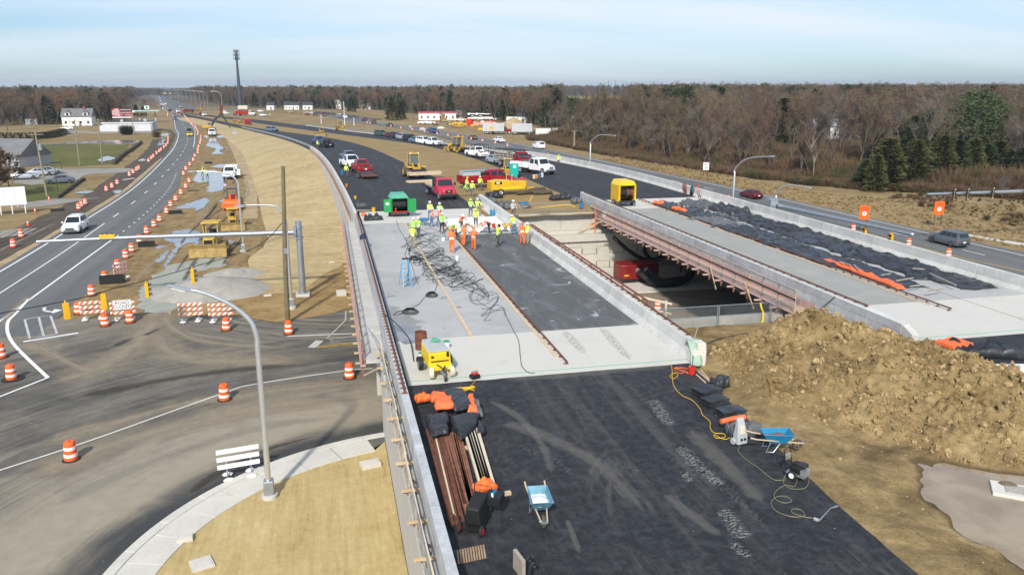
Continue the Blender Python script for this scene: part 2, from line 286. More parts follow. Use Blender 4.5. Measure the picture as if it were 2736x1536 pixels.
@cm
def asphalt_dusty(name):
 t=NT(name);p=t.pos();sp=t.noise(p,30,2,.7)
 base=t.ramp(sp,[(.3,(.022,.024,.026)),(.7,(.062,.064,.064))])
 r,a=dist_xy(t,p,4,24)
 w=t.noise(t.comb(t.math('MULTIPLY',r,.8),t.math('MULTIPLY',a,2.2),3.),1,7,.66,.5)
 w2=t.noise(t.comb(t.math('MULTIPLY',r,3.2),t.math('MULTIPLY',a,3),0.),1,5,.65,.35)
 r2,a2=dist_xy(t,p,3.5,70)
 v=t.noise(t.comb(t.math('MULTIPLY',r2,2.2),t.math('MULTIPLY',a2,2.5),0.),1,5,.62,.3)
 q=t.sep(p)
 near=t.step(r,23.5,15)
 f=t.math('ADD',t.math('ADD',t.math('MULTIPLY',w,.42),t.math('MULTIPLY',t.noise(p,.45,7,.68,.6),.36)),t.math('MULTIPLY',w2,.32))
 f=t.math('ADD',f,t.math('MULTIPLY',near,.36));f=t.math('ADD',f,t.math('MULTIPLY',t.step(r,33,45),.16))
 dn=t.step(r,15.5,13.2)
 f=t.math('SUBTRACT',f,t.math('MULTIPLY',dn,.5))
 ring=t.math('MULTIPLY',t.step(r2,11.0,13.0),t.step(r2,23.5,18.5));ring=t.math('MULTIPLY',ring,t.step(q[1],49,53.5))
 f=t.math('MAXIMUM',f,t.math('MULTIPLY',ring,t.math('ADD',t.math('MULTIPLY',v,.95),.12)))
 d=t.step(f,.36,.92)
 c=t.mix(t.math('MULTIPLY',d,.88),base,t.mix(t.noise(p,1.5,5),(.28,.24,.175),(.42,.365,.275)))
 fl=t.vor(p,1.7);fr=t.noise(p,.5,2)
 c=t.mix(t.math('MULTIPLY',t.step(fl,.07,.03),t.step(fr,.48,.6)),c,(.42,.37,.29))
 t.out(c,.93);t.bump(sp,.4,.012);return t.mat
@cm
def asphalt_grey(name):
 t=NT(name);p=t.pos();sp=t.noise(p,25,2,.7);ln=t.noise(t.map(p,(.9,.02,.1),(0,0,R(4))),1,5,.6,.15);mid=t.noise(p,.25,5,.6)
 c=t.mix(sp,(.075,.081,.084),(.14,.146,.146));c=t.mix(t.math('MULTIPLY',t.step(ln,.35,.7),.8),c,(.165,.165,.158));c=t.mix(t.math('MULTIPLY',t.step(mid,.55,.8),.4),c,(.21,.195,.165))
 t.out(c,.9);t.bump(sp,.3,.01);return t.mat
@cm
def asphalt_far(name):
 t=NT(name);p=t.pos();sp=t.noise(p,6,3,.7);mid=t.noise(t.map(p,(.5,.05,.1)),1,5,.6)
 c=t.mix(t.step(mid,.35,.7),(.085,.09,.095),(.15,.152,.15));c=t.mix(t.math('MULTIPLY',sp,.5),c,(.13,.13,.128));t.out(c,.9);return t.mat
@cm
def deck_wet(name):
 t=NT(name);p=t.pos();sp=t.noise(p,18,3,.7);m1=t.noise(t.map(p,(1.2,.35,1)),.6,6,.62,.6);m2=t.noise(t.map(p,(.8,.8,1)),.9,6,.65,.8);br=t.noise(t.map(p,(1,14,1)),1,3,.6)
 c=t.mix(sp,(.062,.066,.068),(.122,.125,.126));c=t.mix(t.math('MULTIPLY',t.step(m1,.45,.72),.6),c,(.19,.192,.188));c=t.mix(t.math('MULTIPLY',t.step(br,.5,.8),.25),c,(.17,.172,.172))
 pl=t.step(m2,.625,.645);c=t.mix(t.math('MULTIPLY',pl,.85),c,(.40,.42,.43))
 t.out(c,t.step(m1,.4,.7,.75,.55));t.bump(t.math('ADD',sp,br),.35,.01);return t.mat
@cm
def deck_dry(name):
 t=NT(name);p=t.pos();sp=t.noise(p,12,4,.7);m1=t.noise(p,.35,6,.6,.5);br=t.noise(t.map(p,(.8,18,1)),1,3,.6)
 c=t.mix(sp,(.36,.365,.36),(.46,.462,.452));c=t.mix(t.math('MULTIPLY',t.step(m1,.42,.7),.5),c,(.50,.50,.48));c=t.mix(t.math('MULTIPLY',t.step(br,.45,.8),.18),c,(.30,.305,.30))
 s2=t.noise(t.map(p,(1,1,1),loc=(5,3,0)),.55,7,.62,.4);q=t.sep(p)
 edge=t.step(q[0],5.6,3.0);wet=t.step(t.math('ADD',s2,t.math('MULTIPLY',t.math('MULTIPLY',edge,t.step(q[1],47,41)),.30)),.615,.64)
 c=t.mix(t.math('MULTIPLY',t.step(t.noise(p,.22,6,.65,.8),.45,.65),.35),c,(.27,.272,.262));c=t.mix(t.math('MULTIPLY',wet,.62),c,(.19,.185,.165))
 t.out(c,t.step(wet,0,1,.85,.45));t.bump(t.math('ADD',t.math('MULTIPLY',sp,.4),t.math('MULTIPLY',br,.6)),.3,.008);return t.mat
@cm
def deck_tined(name):
 t=NT(name);p=t.pos();sp=t.noise(p,12,4,.7);m1=t.noise(p,.4,6,.6,.5);br=t.noise(t.map(p,(.6,9,1)),1,3,.7)
 c=t.mix(sp,(.26,.265,.245),(.37,.37,.34));c=t.mix(t.math('MULTIPLY',t.step(m1,.42,.7),.45),c,(.41,.405,.37));c=t.mix(t.math('MULTIPLY',t.step(br,.45,.8),.35),c,(.25,.25,.235))
 t.out(c,.88);t.bump(br,.4,.01);return t.mat
@cm
def slab_white(name):
 t=NT(name);p=t.pos();sp=t.noise(p,14,4,.7);m1=t.noise(p,.5,6,.6,.5);br=t.noise(t.map(p,(12,.8,1)),1,3,.6)
 c=t.mix(sp,(.52,.51,.465),(.62,.605,.555));c=t.mix(t.math('MULTIPLY',t.step(m1,.5,.75),.4),c,(.45,.44,.405));c=t.mix(t.math('MULTIPLY',t.step(br,.5,.85),.15),c,(.42,.41,.38))
 t.out(c,.88);t.bump(sp,.25,.006);return t.mat
def soil(name,cols,sc=.6,clump=2.5,rough=.97,bump=.5,dst=.08,streak=None):
 t=NT(name);p=t.pos();a=t.noise(p,sc,7,.62,.6);b=t.noise(p,clump,5,.65,.3);f=t.noise(p,14,3,.7)
 if streak:a=t.math('ADD',t.math('MULTIPLY',a,.5),t.math('MULTIPLY',t.noise(t.map(p,*streak),1,6,.62,.4),.5))
 h=t.math('ADD',t.math('ADD',t.math('MULTIPLY',a,.5),t.math('MULTIPLY',b,.3)),t.math('MULTIPLY',f,.2))
 if name=='straw':h=t.math('ADD',t.math('MULTIPLY',h,.7),t.math('MULTIPLY',t.noise(t.map(p,(5,.35,1),(0,0,R(-6))),1,5,.65,.5),.3))
 if name=='soil_pile':q=t.sep(p);wet=t.math('MULTIPLY',t.step(q[2],-.27,-.36),t.step(q[2],-.5,-.42))
 n=len(cols);c=t.ramp(h,[(.33+.34*i/(n-1),q)for i,q in enumerate(cols)])
 if name=='soil_pile':c=t.mix(t.math('MULTIPLY',t.step(t.noise(p,.33,6,.65,.9),.52,.64),.38),c,(.12,.085,.042));c=t.mix(t.math('MULTIPLY',wet,.7),c,(.06,.042,.022))
 t.out(c,rough,spec=.2);t.bump(t.math('ADD',t.math('MULTIPLY',b,.6),t.math('MULTIPLY',f,.4)),bump,dst);return t.mat
CUSTOM['soil_pile']=lambda n:soil(n,[(.075,.052,.024),(.20,.14,.064),(.34,.245,.115),(.50,.39,.225)],.38,2.0,bump=.8,dst=.15)
CUSTOM['soil_tan']=lambda n:soil(n,[(.15,.095,.038),(.32,.215,.092),(.45,.325,.165)],.4,2,bump=.4)
CUSTOM['soil_work']=lambda n:soil(n,[(.085,.06,.028),(.19,.13,.058),(.31,.22,.105),(.43,.325,.18)],.3,1.4,bump=.5,streak=((1.2,.12,1),(0,0,R(6))))
CUSTOM['soil_track']=lambda n:soil(n,[(.24,.175,.09),(.40,.30,.175),(.50,.39,.245)],.35,2,bump=.3)
CUSTOM['soil_shoulder']=lambda n:soil(n,[(.05,.042,.034),(.095,.078,.06),(.18,.145,.10)],.5,3,bump=.5,streak=((1.2,.12,1),(0,0,R(6))))
CUSTOM['straw']=lambda n:soil(n,[(.20,.145,.05),(.42,.315,.135),(.52,.41,.20),(.62,.51,.28)],.35,3,bump=.5,streak=((1.6,.14,1),(0,0,R(-8))))
CUSTOM['straw_slope']=lambda n:soil(n,[(.19,.135,.06),(.37,.28,.14),(.50,.395,.22),(.57,.475,.295)],.16,1.4,bump=.35,streak=((.12,1.0,1),(0,0,R(-14))))
CUSTOM['straw_median']=lambda n:soil(n,[(.17,.115,.05),(.29,.205,.09),(.38,.28,.135)],.2,1.2,bump=.35,streak=((.10,.5,1),(0,0,R(20))))
CUSTOM['verge']=lambda n:soil(n,[(.15,.105,.045),(.27,.195,.095),(.36,.275,.15)],.12,.8,bump=.5)
CUSTOM['lawn']=lambda n:soil(n,[(.075,.085,.022),(.11,.115,.032),(.18,.155,.055)],.06,.5,bump=.3)
CUSTOM['lawn_dry']=lambda n:soil(n,[(.13,.10,.038),(.235,.17,.07),(.32,.24,.11)],.05,.5,bump=.3)
CUSTOM['far_land']=lambda n:soil(n,[(.07,.052,.036),(.105,.078,.05),(.15,.115,.07)],.012,.06,bump=.2)
CUSTOM['field_green']=lambda n:soil(n,[(.26,.24,.045),(.34,.31,.06)],.01,.1,bump=0)
CUSTOM['field_tan']=lambda n:soil(n,[(.40,.30,.15),(.50,.39,.22)],.01,.1,bump=0)
CUSTOM['gravel']=lambda n:soil(n,[(.25,.235,.21),(.37,.35,.31),(.46,.44,.39)],.8,9,bump=.6)
CUSTOM['gravel_green']=lambda n:soil(n,[(.22,.24,.20),(.34,.35,.30),(.42,.41,.34)],.6,6,bump=.6)
CUSTOM['gravel_lot']=lambda n:soil(n,[(.20,.19,.17),(.28,.265,.24),(.36,.34,.30)],.15,1,bump=.3)
CUSTOM['walk']=lambda n:soil(n,[(.50,.48,.43),(.58,.56,.50),(.64,.62,.56)],.6,4,bump=.1)
@cm
def water_mud(name):
 t=NT(name);p=t.pos();a=t.noise(p,.5,4,.6,.5)
 t.out(t.mix(t.step(a,.35,.65),(.26,.195,.125),(.36,.285,.195)),.045,spec=.6);t.bump(t.noise(p,5,2),.02,.01);return t.mat
@cm
def water_sky(name):
 t=NT(name);p=t.pos();a=t.noise(p,.6,4,.6,.5)
 t.out(t.mix(t.step(a,.35,.65),(.20,.19,.18),(.34,.33,.33)),.08,spec=1.0);return t.mat
@cm
def wall_ribbed(name):
 t=NT(name);p=t.pos();q=t.sep(p);n1=t.noise(t.map(p,(1,9,.15)),1,5,.65);n2=t.noise(p,.6,5,.6)
 w=t.math('SINE',t.math('MULTIPLY',q[1],2*math.pi/.22))
 c=t.mix(t.step(n1,.3,.7),(.44,.415,.375),(.60,.575,.53));c=t.mix(t.math('MULTIPLY',t.step(n2,.45,.75),.4),c,(.50,.485,.46))
 t.out(c,.9);t.bump(w,.5,.03);return t.mat
@cm
def haze_air(name):
 m=bpy.data.materials.new(name);m.use_nodes=True;n=m.node_tree;n.nodes.remove(n.nodes['Principled BSDF'])
 v=n.nodes.new('ShaderNodeVolumePrincipled');v.inputs['Color'].default_value=(.80,.88,1,1);v.inputs['Density'].default_value=HAZE;v.inputs['Anisotropy'].default_value=.2
 n.links.new(v.outputs[0],n.nodes['Material Output'].inputs['Volume']);return m
HAZE=.00014
CUSTOM['wood_litter']=lambda n:soil(n,[(.045,.032,.02),(.085,.06,.036),(.13,.095,.055)],.12,1.2,bump=.5)
@cm
def dust_track(name):
 t=NT(name);p=t.pos();r2,a2=dist_xy(t,p,3.5,70);v=t.noise(t.comb(t.math('MULTIPLY',r2,2.0),t.math('MULTIPLY',a2,3.),0.),1,6,.62,.35);n=t.noise(p,.5,5,.6,.4)
 f=t.step(t.math('ADD',t.math('MULTIPLY',v,.6),t.math('MULTIPLY',n,.4)),.36,.60);c=t.mix(t.noise(p,3,5,.65),(.25,.205,.145),(.42,.36,.265))
 t.out(t.mix(f,(.05,.05,.048),c),.95);return t.mat
def smear_mat(name,c0,c1,strength,lo=.42,hi=.85,lug=0):
 t=NT(name);w=t.attr('w');l=t.attr('l');p=t.pos();n=t.noise(t.comb(t.math('MULTIPLY',w,4.),t.math('MULTIPLY',l,.22),0.),1,6,.65,.3);m=t.noise(p,1.1,5,.65,.4)
 e=t.math('SUBTRACT',1.,t.math('ABSOLUTE',w));f=t.math('ADD',t.math('MULTIPLY',e,.55),t.math('ADD',t.math('MULTIPLY',n,.55),t.math('MULTIPLY',m,.45)))
 f=t.math('SUBTRACT',f,t.math('MULTIPLY',t.attr('e'),.6));a=t.math('MULTIPLY',t.step(f,lo+.25,hi+.12),strength)
 if lug:a=t.math('MULTIPLY',t.math('MULTIPLY',a,t.step(t.noise(p,7,4,.7),.40,.56)),t.step(t.math('SINE',t.math('ADD',t.math('ADD',t.math('MULTIPLY',l,lug),t.math('MULTIPLY',t.noise(p,3.5,3,.6),14.)),t.math('MULTIPLY',t.math('SINE',t.math('MULTIPLY',w,7.)),1.6))),-.5,.2))
 t.out(t.mix(t.noise(p,3,5,.65),c0,c1),.95,alpha=a);return t.mat
CUSTOM['smear_tan']=lambda n:smear_mat(n,(.26,.21,.145),(.42,.36,.265),.72,.36,1.0)
CUSTOM['smear_faint']=lambda n:smear_mat(n,(.20,.185,.16),(.34,.32,.28),.26)
CUSTOM['smear_dark']=lambda n:smear_mat(n,(.03,.028,.024),(.075,.06,.042),.5)
CUSTOM['smear_lug']=lambda n:smear_mat(n,(.20,.165,.115),(.34,.295,.22),.6,.25,.7,40)
CUSTOM['smear_dust']=lambda n:smear_mat(n,(.15,.15,.145),(.27,.265,.25),.26,.45,.9,26)
CUSTOM['smear_pale']=lambda n:smear_mat(n,(.36,.355,.335),(.44,.43,.40),.55,.30,.8,42)
# ------------------------------------------------------------------ the setting: land, roads, fills
def lowz(x,y):return-4-1.8*smooth((x-2)/14)*(1-smooth((y-190)/150))
def structure(o):o['kind']='structure';return o
def spaced(a,b,segs):
 out=[a]
 while out[-1]<b:
  x=out[-1]
  for lim,st in segs:
   if x<lim:break
  out.append(min(b,x+st))
 return out
def land():
 xs=spaced(-4500,4500,[(-800,250),(-200,40),(-60,8),(-20,4),(60,1),(140,5),(300,20),(800,60),(9999,300)])
 ys=spaced(-30,7000,[(120,2.0),(240,6),(700,25),(1500,100),(9999,400)])
 m=MB();n=len(xs)
 def z(x,y):
  r=math.hypot(x,y)
  return lowz(x,y)-.04+(0 if r<900 else smooth((r-900)/2500)*9*(noise.noise((x*.0009,y*.0007,3))-.15))
 m.add([(x,y,z(x,y))for y in ys for x in xs],[(j*n+i,j*n+i+1,(j+1)*n+i+1,(j+1)*n+i)for j in range(len(ys)-1)for i in range(n-1)],0,True)
 structure(m.build('ground','land_mix',auto=False))
@cm
def land_mix(name):
 t=NT(name);p=t.pos();r=t.vec('LENGTH',p)
 a=t.noise(p,.12,7,.62,.6);b=t.noise(p,.9,5,.65);f=t.noise(p,9,3,.7)
 h=t.math('ADD',t.math('ADD',t.math('MULTIPLY',a,.5),t.math('MULTIPLY',b,.3)),t.math('MULTIPLY',f,.2))
 near=t.ramp(h,[(.33,(.14,.10,.045)),(.5,(.26,.19,.09)),(.66,(.36,.27,.145))])
 far=t.ramp(t.noise(p,.006,5,.6),[(.35,(.085,.062,.045)),(.55,(.13,.098,.062)),(.7,(.22,.165,.085))])
 t.out(t.mix(t.step(r,560,900),near,far),.97,spec=.2);t.bump(t.math('ADD',b,f),.4,.06);return t.mat
land()
def ragged(poly,amp,step):
 out=[];k=len(poly)
 for i in range(k):
  a,b=Vector(poly[i][:2]),Vector(poly[(i+1)%k][:2]);n=max(1,int((b-a).length/step))
  for j in range(n):
   p=a.lerp(b,j/n);q=noise.noise_vector((p.x*.6/step,p.y*.6/step,1.7))*amp;out.append((p.x+q.x,p.y+q.y))
 return out
def patch(name,poly,mat,lift=.006,z=None,amp=0,step=1.,parent=None,zf=None):
 poly=[tuple(p)[:2]for p in poly]
 if amp:poly=ragged(poly,amp,step)
 zz=zf or(lambda x,y:(lowz(x,y)if z is None else z))
 vs=[Vector((x,y,zz(x,y)+lift))for x,y in poly]
 m=MB();m.add(vs,[tuple(t)for t in tessellate_polygon([[Vector((x,y,0))for x,y in poly]])])
 o=m.build(name,mat,parent)
 return o if parent else structure(o)
def px(pts,z=-4,o=(0,0),s=1.):return[at(o[0]+u/s,o[1]+v/s,z)for u,v in pts]
Z=3.766
def ribbon(name,Lf,Rf,ys,zf,mat,lift=0.,parent=None,kind=True):
 m=MB();vs=[]
 for y in ys:vs+=[(Lf(y),y,zf(y)+lift),(Rf(y),y,zf(y)+lift)]
 m.add(vs,[(2*i,2*i+1,2*i+3,2*i+2)for i in range(len(ys)-1)])
 o=m.build(name,mat,parent)
 return o if parent else structure(o)
def line(name,pts,w,mat,parent,lift=.008):
 m=MB();vs=[];pts=[Vector(p)for p in pts];k=len(pts)
 for i,p in enumerate(pts):
  d=(pts[min(i+1,k-1)]-pts[max(i-1,0)]);d.z=0;d.normalize();q=Vector((-d.y,d.x,0))*w/2
  vs+=[p+q+Vector((0,0,lift)),p-q+Vector((0,0,lift))]
 m.add(vs,[(2*i,2*i+1,2*i+3,2*i+2)for i in range(k-1)])
 return m.build(name,mat,parent)
def yr(a,b,st):n=max(2,int((b-a)/st));return[a+(b-a)*i/n for i in range(n+1)]
ZL=lambda y:-4.
# --- highway on the left
LRl=[(-29.9,0),(-29.9,80),(-30.3,100.6),(-31.7,141.8),(-37.6,206),(-42.2,246),(-51.3,308.5),(-59.5,353),(-81.6,481),(-98.5,574),(-146,807),(-260,1372),(-330,1700)]
LRd=[(-26.9,0),(-26.9,71),(-27.1,94.5),(-28.8,138.6),(-33.7,196),(-37.3,230),(-42.9,273),(-52.7,336),(-64.7,401),(-76.8,465),(-92.7,552),(-139,800),(-250,1372),(-318,1700)]
LRr=[(-20.0,60),(-19.9,73.6),(-20.6,90.7),(-24.8,144),(-27.7,166),(-32.2,212),(-37.3,253),(-41.4,283),(-49.1,335),(-56.8,379),(-72.1,464),(-85.2,531),(-131,800),(-242,1372),(-310,1700)]
fl=lambda y:interp(LRl,y);fd=lambda y:interp(LRd,y);fr=lambda y:interp(LRr,y)
hw=ribbon('highway',lambda y:fl(y)-.7,lambda y:fr(y),yr(58,620,4)+yr(620,1700,60)[1:],ZL,'asphalt_grey',.012)
W_='white_paint'
line('edge_line',[(fl(y),y,-4)for y in yr(58,620,4)],.2,W_,hw,.018)
line('edge_line',[(fr(y)-.75+.5*smooth((y-300)/60),y,-4)for y in yr(240,600,5)],.18,W_,hw,.018)
line('lane_line',[(fd(y),y,-4)for y in yr(62,107,5)],.15,W_,hw,.018)
line('turn_lane_line',[(-23.8,y,-4)for y in yr(60,95,5)],.2,W_,hw,.018)
for k,y in enumerate(yr(112,470,12)):line('lane_dash',[(fd(q),q,-4)for q in yr(y,y+3.4,1.2)],.17,W_,hw,.018)
for k,y in enumerate(yr(97,168,3)):line('turn_lane_dash',[(-23.8-.0011*(q-95)**2*.9,q,-4)for q in(y,y+.9)],.17,W_,hw,.018)
def arrow():
 m=MB();pts=px([(430,1215),(470,1210),(455,1240),(520,1252),(545,1240),(540,1228),(628,1238),(520,1275),(535,1262),(470,1256),(428,1243)],-4,(0,500),Z)
 m.add([p+Vector((0,0,.02))for p in pts],[tuple(t)for t in tessellate_polygon([pts])]);m.build('turn_arrow',W_,hw)
arrow()
# worn far carriageways beyond the works, all running on towards the gap in the trees
far_r=structure(ribbon('far_carriageway',lambda y:interp([(-112,640),(-148,807),(-270,1400),(-330,1700)],y)+12,lambda y:interp([(-95,624),(-130,804),(-255,1400),(-312,1700)],y)+9,yr(600,1700,50),ZL,'asphalt_far',.06))
# --- dark dirt shoulder, lots and verges left of the highway
patch('dirt_shoulder',[(-30.4,30),(-30.4,100),(-31,120),(-32.5,142),(-38,205),(-43,245),(-52,308),(-59.9,345),(-66,345),(-58,300),(-49,246),(-44.5,212),(-40,165),(-37.5,140),(-36.8,100),(-37.5,60),(-38,30)],'soil_shoulder',.006,-4,.5,2)
patch('bare_verge',[(-30.2,30),(-30.2,100),(-31.6,142),(-37.4,205),(-38.6,205),(-33.0,142),(-31.6,100),(-31.6,30)],'soil_track',.009,-4,.12,2)
patch('lawn',px([(0,705),(300,730),(420,700),(1300,705),(1290,810),(1130,900),(820,918),(430,925),(330,800),(180,735),(0,712)],-4,(0,200),Z),'lawn',.006,-4,1.5,4)
patch('dry_lawn',px([(0,600),(620,640),(1050,560),(1700,570),(1720,640),(1420,660),(600,668),(200,700),(0,698)],-4,(0,200),Z),'lawn_dry',.007,-4,1.5,4)
patch('gravel_drive',px([(420,950),(1280,940),(1380,955),(1250,985),(900,1000),(700,1080),(300,1110),(100,1080),(300,990)],-4,(0,200),Z),'gravel_lot',.008,-4,.6,2)
patch('back_lawn',px([(0,1120),(520,1090),(760,1075),(740,1120),(560,1245),(230,1285),(190,1210),(0,1205)],-4,(0,200),Z),'lawn',.0065,-4,.8,2)
patch('driveway',px([(200,1290),(560,1245),(1050,1240),(890,1250),(560,1310),(200,1350)],-4,(0,200),Z),'gravel_lot',.010,-4,.25,1)
patch('driveway',px([(0,440),(200,415),(400,415),(300,470),(0,510)],-4,(0,500),Z),'gravel_lot',.010,-4,.25,1)
patch('parking_lot',px([(640,560),(1020,575),(1560,560),(1700,610),(1640,650),(1560,585),(1000,590),(620,590)],-4,(0,200),Z),'gravel_lot',.012,-4,.6,4)
# --- work strip between the highway and the wall
patch('work_strip',[(-19.8,62),(-20.5,91),(-24.6,144),(-27.5,166),(-32,212),(-37,253),(-41,283),(-49,335),(-57,380),(-50,380),(-32,300),(-22.5,229),(-16.5,184),(-11.2,140),(-8.2,105),(-7,80),(-6.2,66),(-11.6,60.8)],'soil_work',.008,-4,.4,1.5)
patch('haul_track',px([(2440,1446),(2480,1150),(2440,1000),(2380,880),(2330,760),(2280,660),(2330,640),(2400,740),(2520,900),(2576,1010),(2590,1446)],-4,(0,200),Z),'soil_track',.012,-4,.25,1)
patch('dirt_plot',[(-11.4,60.7),(-9,66),(-7.4,80),(-6,92),(1.7,92),(1.9,60.6),(0,59.3),(-4.2,57.5),(-5.8,58.8),(-8,60.5)],'soil_tan',.016,-4,.3,1)
patch('gravel_apron',px([(1690,1290),(1540,1270),(1370,1180),(1370,1090),(1450,980),(1520,900),(1700,800),(2020,700),(2240,690),(2320,700),(2230,800),(1900,850),(1960,900),(1900,1000),(1800,1100),(1760,1200)],-4,(0,500),Z),'gravel_green',.014,-4,.9,.6)
for k,poly in enumerate([[(1650,530),(1760,440),(1900,425),(2080,470),(1990,560),(1880,560),(1820,600),(1740,560)],[(1530,625),(1600,590),(1680,590),(1620,620)],[(1570,755),(1600,700),(1690,640),(1700,650),(1640,740),(1600,765)],[(1700,690),(1790,560),(1840,570),(1760,690),(1660,800),(1620,810)],[(1930,660),(1960,560),(2050,540),(2100,600),(2000,640)],[(2230,570),(2330,520),(2340,570),(2260,590)],[(1740,220),(1850,180),(2060,110),(2110,140),(2060,200),(1980,250),(1960,210),(1850,220)],[(2200,140),(2260,120),(2280,145),(2220,155)]]):
 tag(patch('puddle',px(poly,-4,(0,500),Z),'water_sky',.018+.003*k,-4,.4,.45),kind='structure')
for k,poly in enumerate([[(1940,1060),(2000,970),(2160,960),(2260,990),(2280,1080),(2150,1130),(2100,1080),(2000,1090)],[(2080,1180),(2110,1080),(2240,1090),(2290,1120),(2220,1170),(2140,1190)],[(2120,930),(2200,905),(2350,900),(2380,925),(2250,945)],[(2080,720),(2110,640),(2180,640),(2220,720),(2300,740),(2200,760),(2250,800),(2130,800),(2180,750)],[(2040,615),(2080,610),(2110,640),(2080,640)],[(2180,620),(2250,605),(2260,630),(2200,640)],[(410,715),(700,680),(1000,665),(1330,660),(1420,670),(1330,705),(1000,690),(760,700)],[(980,860),(1060,820),(1180,835),(1120,860),(1010,880)],[(1390,870),(1430,845),(1480,860),(1440,870)],[(750,1190),(860,1170),(940,1180),(840,1205)],[(1220,1060),(1330,1040),(1370,1050),(1260,1065)],[(1150,1170),(1230,1165),(1190,1200),(1160,1200)],[(1600,610),(1700,590),(1690,615),(1620,620)],[(1590,660),(1680,655),(1640,680),(1660,700),(1590,720)]]):
 patch('puddle',px(poly,-4,(0,200),Z),'water_sky',.05+.003*k,-4,.6,.9)
# --- side road with its kerbed corner
arcC=(4,24)
def arc(r,a0,a1,n):return[(arcC[0]+r*math.cos(R(a0+(a1-a0)*i/n)),arcC[1]+r*math.sin(R(a0+(a1-a0)*i/n)))for i in range(n+1)]
def side_road():
 m=MB();poly=[(-70,-10),(-9.2,-10),(-9.2,20)]+arc(12.75,198,100,24)+[(2.0,36.6),(2.0,60.5),(0,59.2),(-4.2,57.4),(-5.8,58.7),(-8,60.4),(-11.6,60.6),(-19.8,62),(-21,63),(-30.6,63),(-30.6,30),(-70,30)]
 vs=[Vector((x,y,-4+.010))for x,y in poly];m.add(vs,[tuple(t)for t in tessellate_polygon([vs])])
 xs=spaced(2.0,64,[(20,1.5),(99,6)]);vs=[]
 for x in xs:
  k=smooth((x-2)/18);vs+=[(x,36.6+6.5*k,lowz(x,50)+.010),(x,60.5+5.2*k,lowz(x,60)+.010)]
 m.add(vs,[(2*i,2*i+1,2*i+3,2*i+2)for i in range(len(xs)-1)])
 return structure(m.build('side_road','asphalt_dusty'))
sroad=side_road()
bl=[at(u/Z,800+v/Z,-4)for u,v in[(-300,1560),(0,1430)]]
line('road_line',catmull([(-25.5,24.5,-4),(-19.5,32.3,-4),(-15.9,35.7,-4),(-11.9,38.9,-4),(-6.5,43.8,-4),(-4.7,45.0,-4),(.4,46.1,-4),(2.0,46.1,-4)],8),.13,'concrete_white',sroad,.036)
line('curve_line',catmull([(-23.9,68.7,-4),(-23.4,64.5,-4),(-23.0,61.5,-4),(-21.0,56.5,-4),(-16.6,48.8,-4)],8),.22,W_,sroad,.036)
line('road_line',[(-16.6,48.8,-4),(-18.3,46.0,-4),(-21,41.5,-4)],.16,W_,sroad,.038)
line('stop_bar',[(-20.4,56.6,-4),(-17.4,57.9,-4)],.3,W_,sroad,.038)
line('road_line',[(-3.3,53.9,-4),(2.0,53.45,-4)],.15,W_,sroad,.036)
line('stop_bar',[at(684+560/Z,800+490/Z,-4),at(684+640/Z,800+418/Z,-4)],.55,'concrete',sroad,.036)
for dy in(0,.28):line('centre_line',[(-1.3,50.9+dy,-4),(2.0,51.15+dy,-4)],.09,'yellow',sroad,.036)
for pts in([(250,205),(300,395),(440,375),(575,350)],[(390,180),(440,370)],[(250,205),(390,180),(510,168),(575,350)]):
 line('loop_sealant',[at(u/Z,800+v/Z,-4)for u,v in pts],.16,'concrete_blue',sroad,.036)
line('loop_sealant',[at(684+u/Z,800+v/Z,-4)for u,v in[(905,120),(900,215),(715,395),(750,400),(1110,370)]],.1,'concrete',sroad,.036)
line('loop_sealant',[at(684+u/Z,800+v/Z,-4)for u,v in[(1110,400),(780,425),(745,405),(780,395)]],.08,'concrete',sroad,.040)
line('loop_sealant',[at(684+u/Z,800+v/Z,-4)for u,v in[(1130,425),(790,450),(745,435)]],.08,'concrete',sroad,.040)
# far side footpath and kerb in the underpass
def kerb_walk():
 w=MB();xs=spaced(16,60,[(99,4)]);vs=[]
 for x in xs:vs+=[(x,66.0,-5.8),(x,66.0,-5.62),(x,66.25,-5.62),(x,75.6,-5.55)]
 n=4;w.add(vs,[(i*n+j,i*n+j+1,(i+1)*n+j+1,(i+1)*n+j)for i in range(len(xs)-1)for j in range(n-1)])
 structure(w.build('underpass_footpath','walk'))
kerb_walk()
# corner footpath: panels with open joints, kerb strip outside
def footpath():
 base=structure(MB().prism([(p[0],p[1])for p in arc(10.95,196,104,30)]+list(reversed(arc(12.3,196,98,30))),-4.1,-3.93,'z').build('footpath','joint'))
 A=[198-i*8.6 for i in range(12)]
 for i in range(11):
  a0,a1=A[i]-.12,A[i+1]+.12
  poly=arc(10.9-.1*(i<3),a0,a1,4)+list(reversed(arc(12.28,a0,a1,4)))
  MB().prism(poly,-4.0,-3.89+.004*(i%3),'z').build('paving_panel','walk',base,bevel=.01)
 k=MB()
 for i in range(11):
  a0,a1=198-i*9.4,198-(i+1)*9.4+.1
  MB().prism(arc(12.3,a0,a1,4)+list(reversed(arc(12.72,a0,a1,4))),-4.05,-3.87,'z').build('kerb_stone','walk',base,bevel=.02)
footpath()
patch('straw_corner',[(p[0],p[1])for p in arc(11.2,197,104,24)]+[(1.95,35.6),(1.95,-4),(-7.2,-4),(-7.2,20)],'straw',.07,-4)
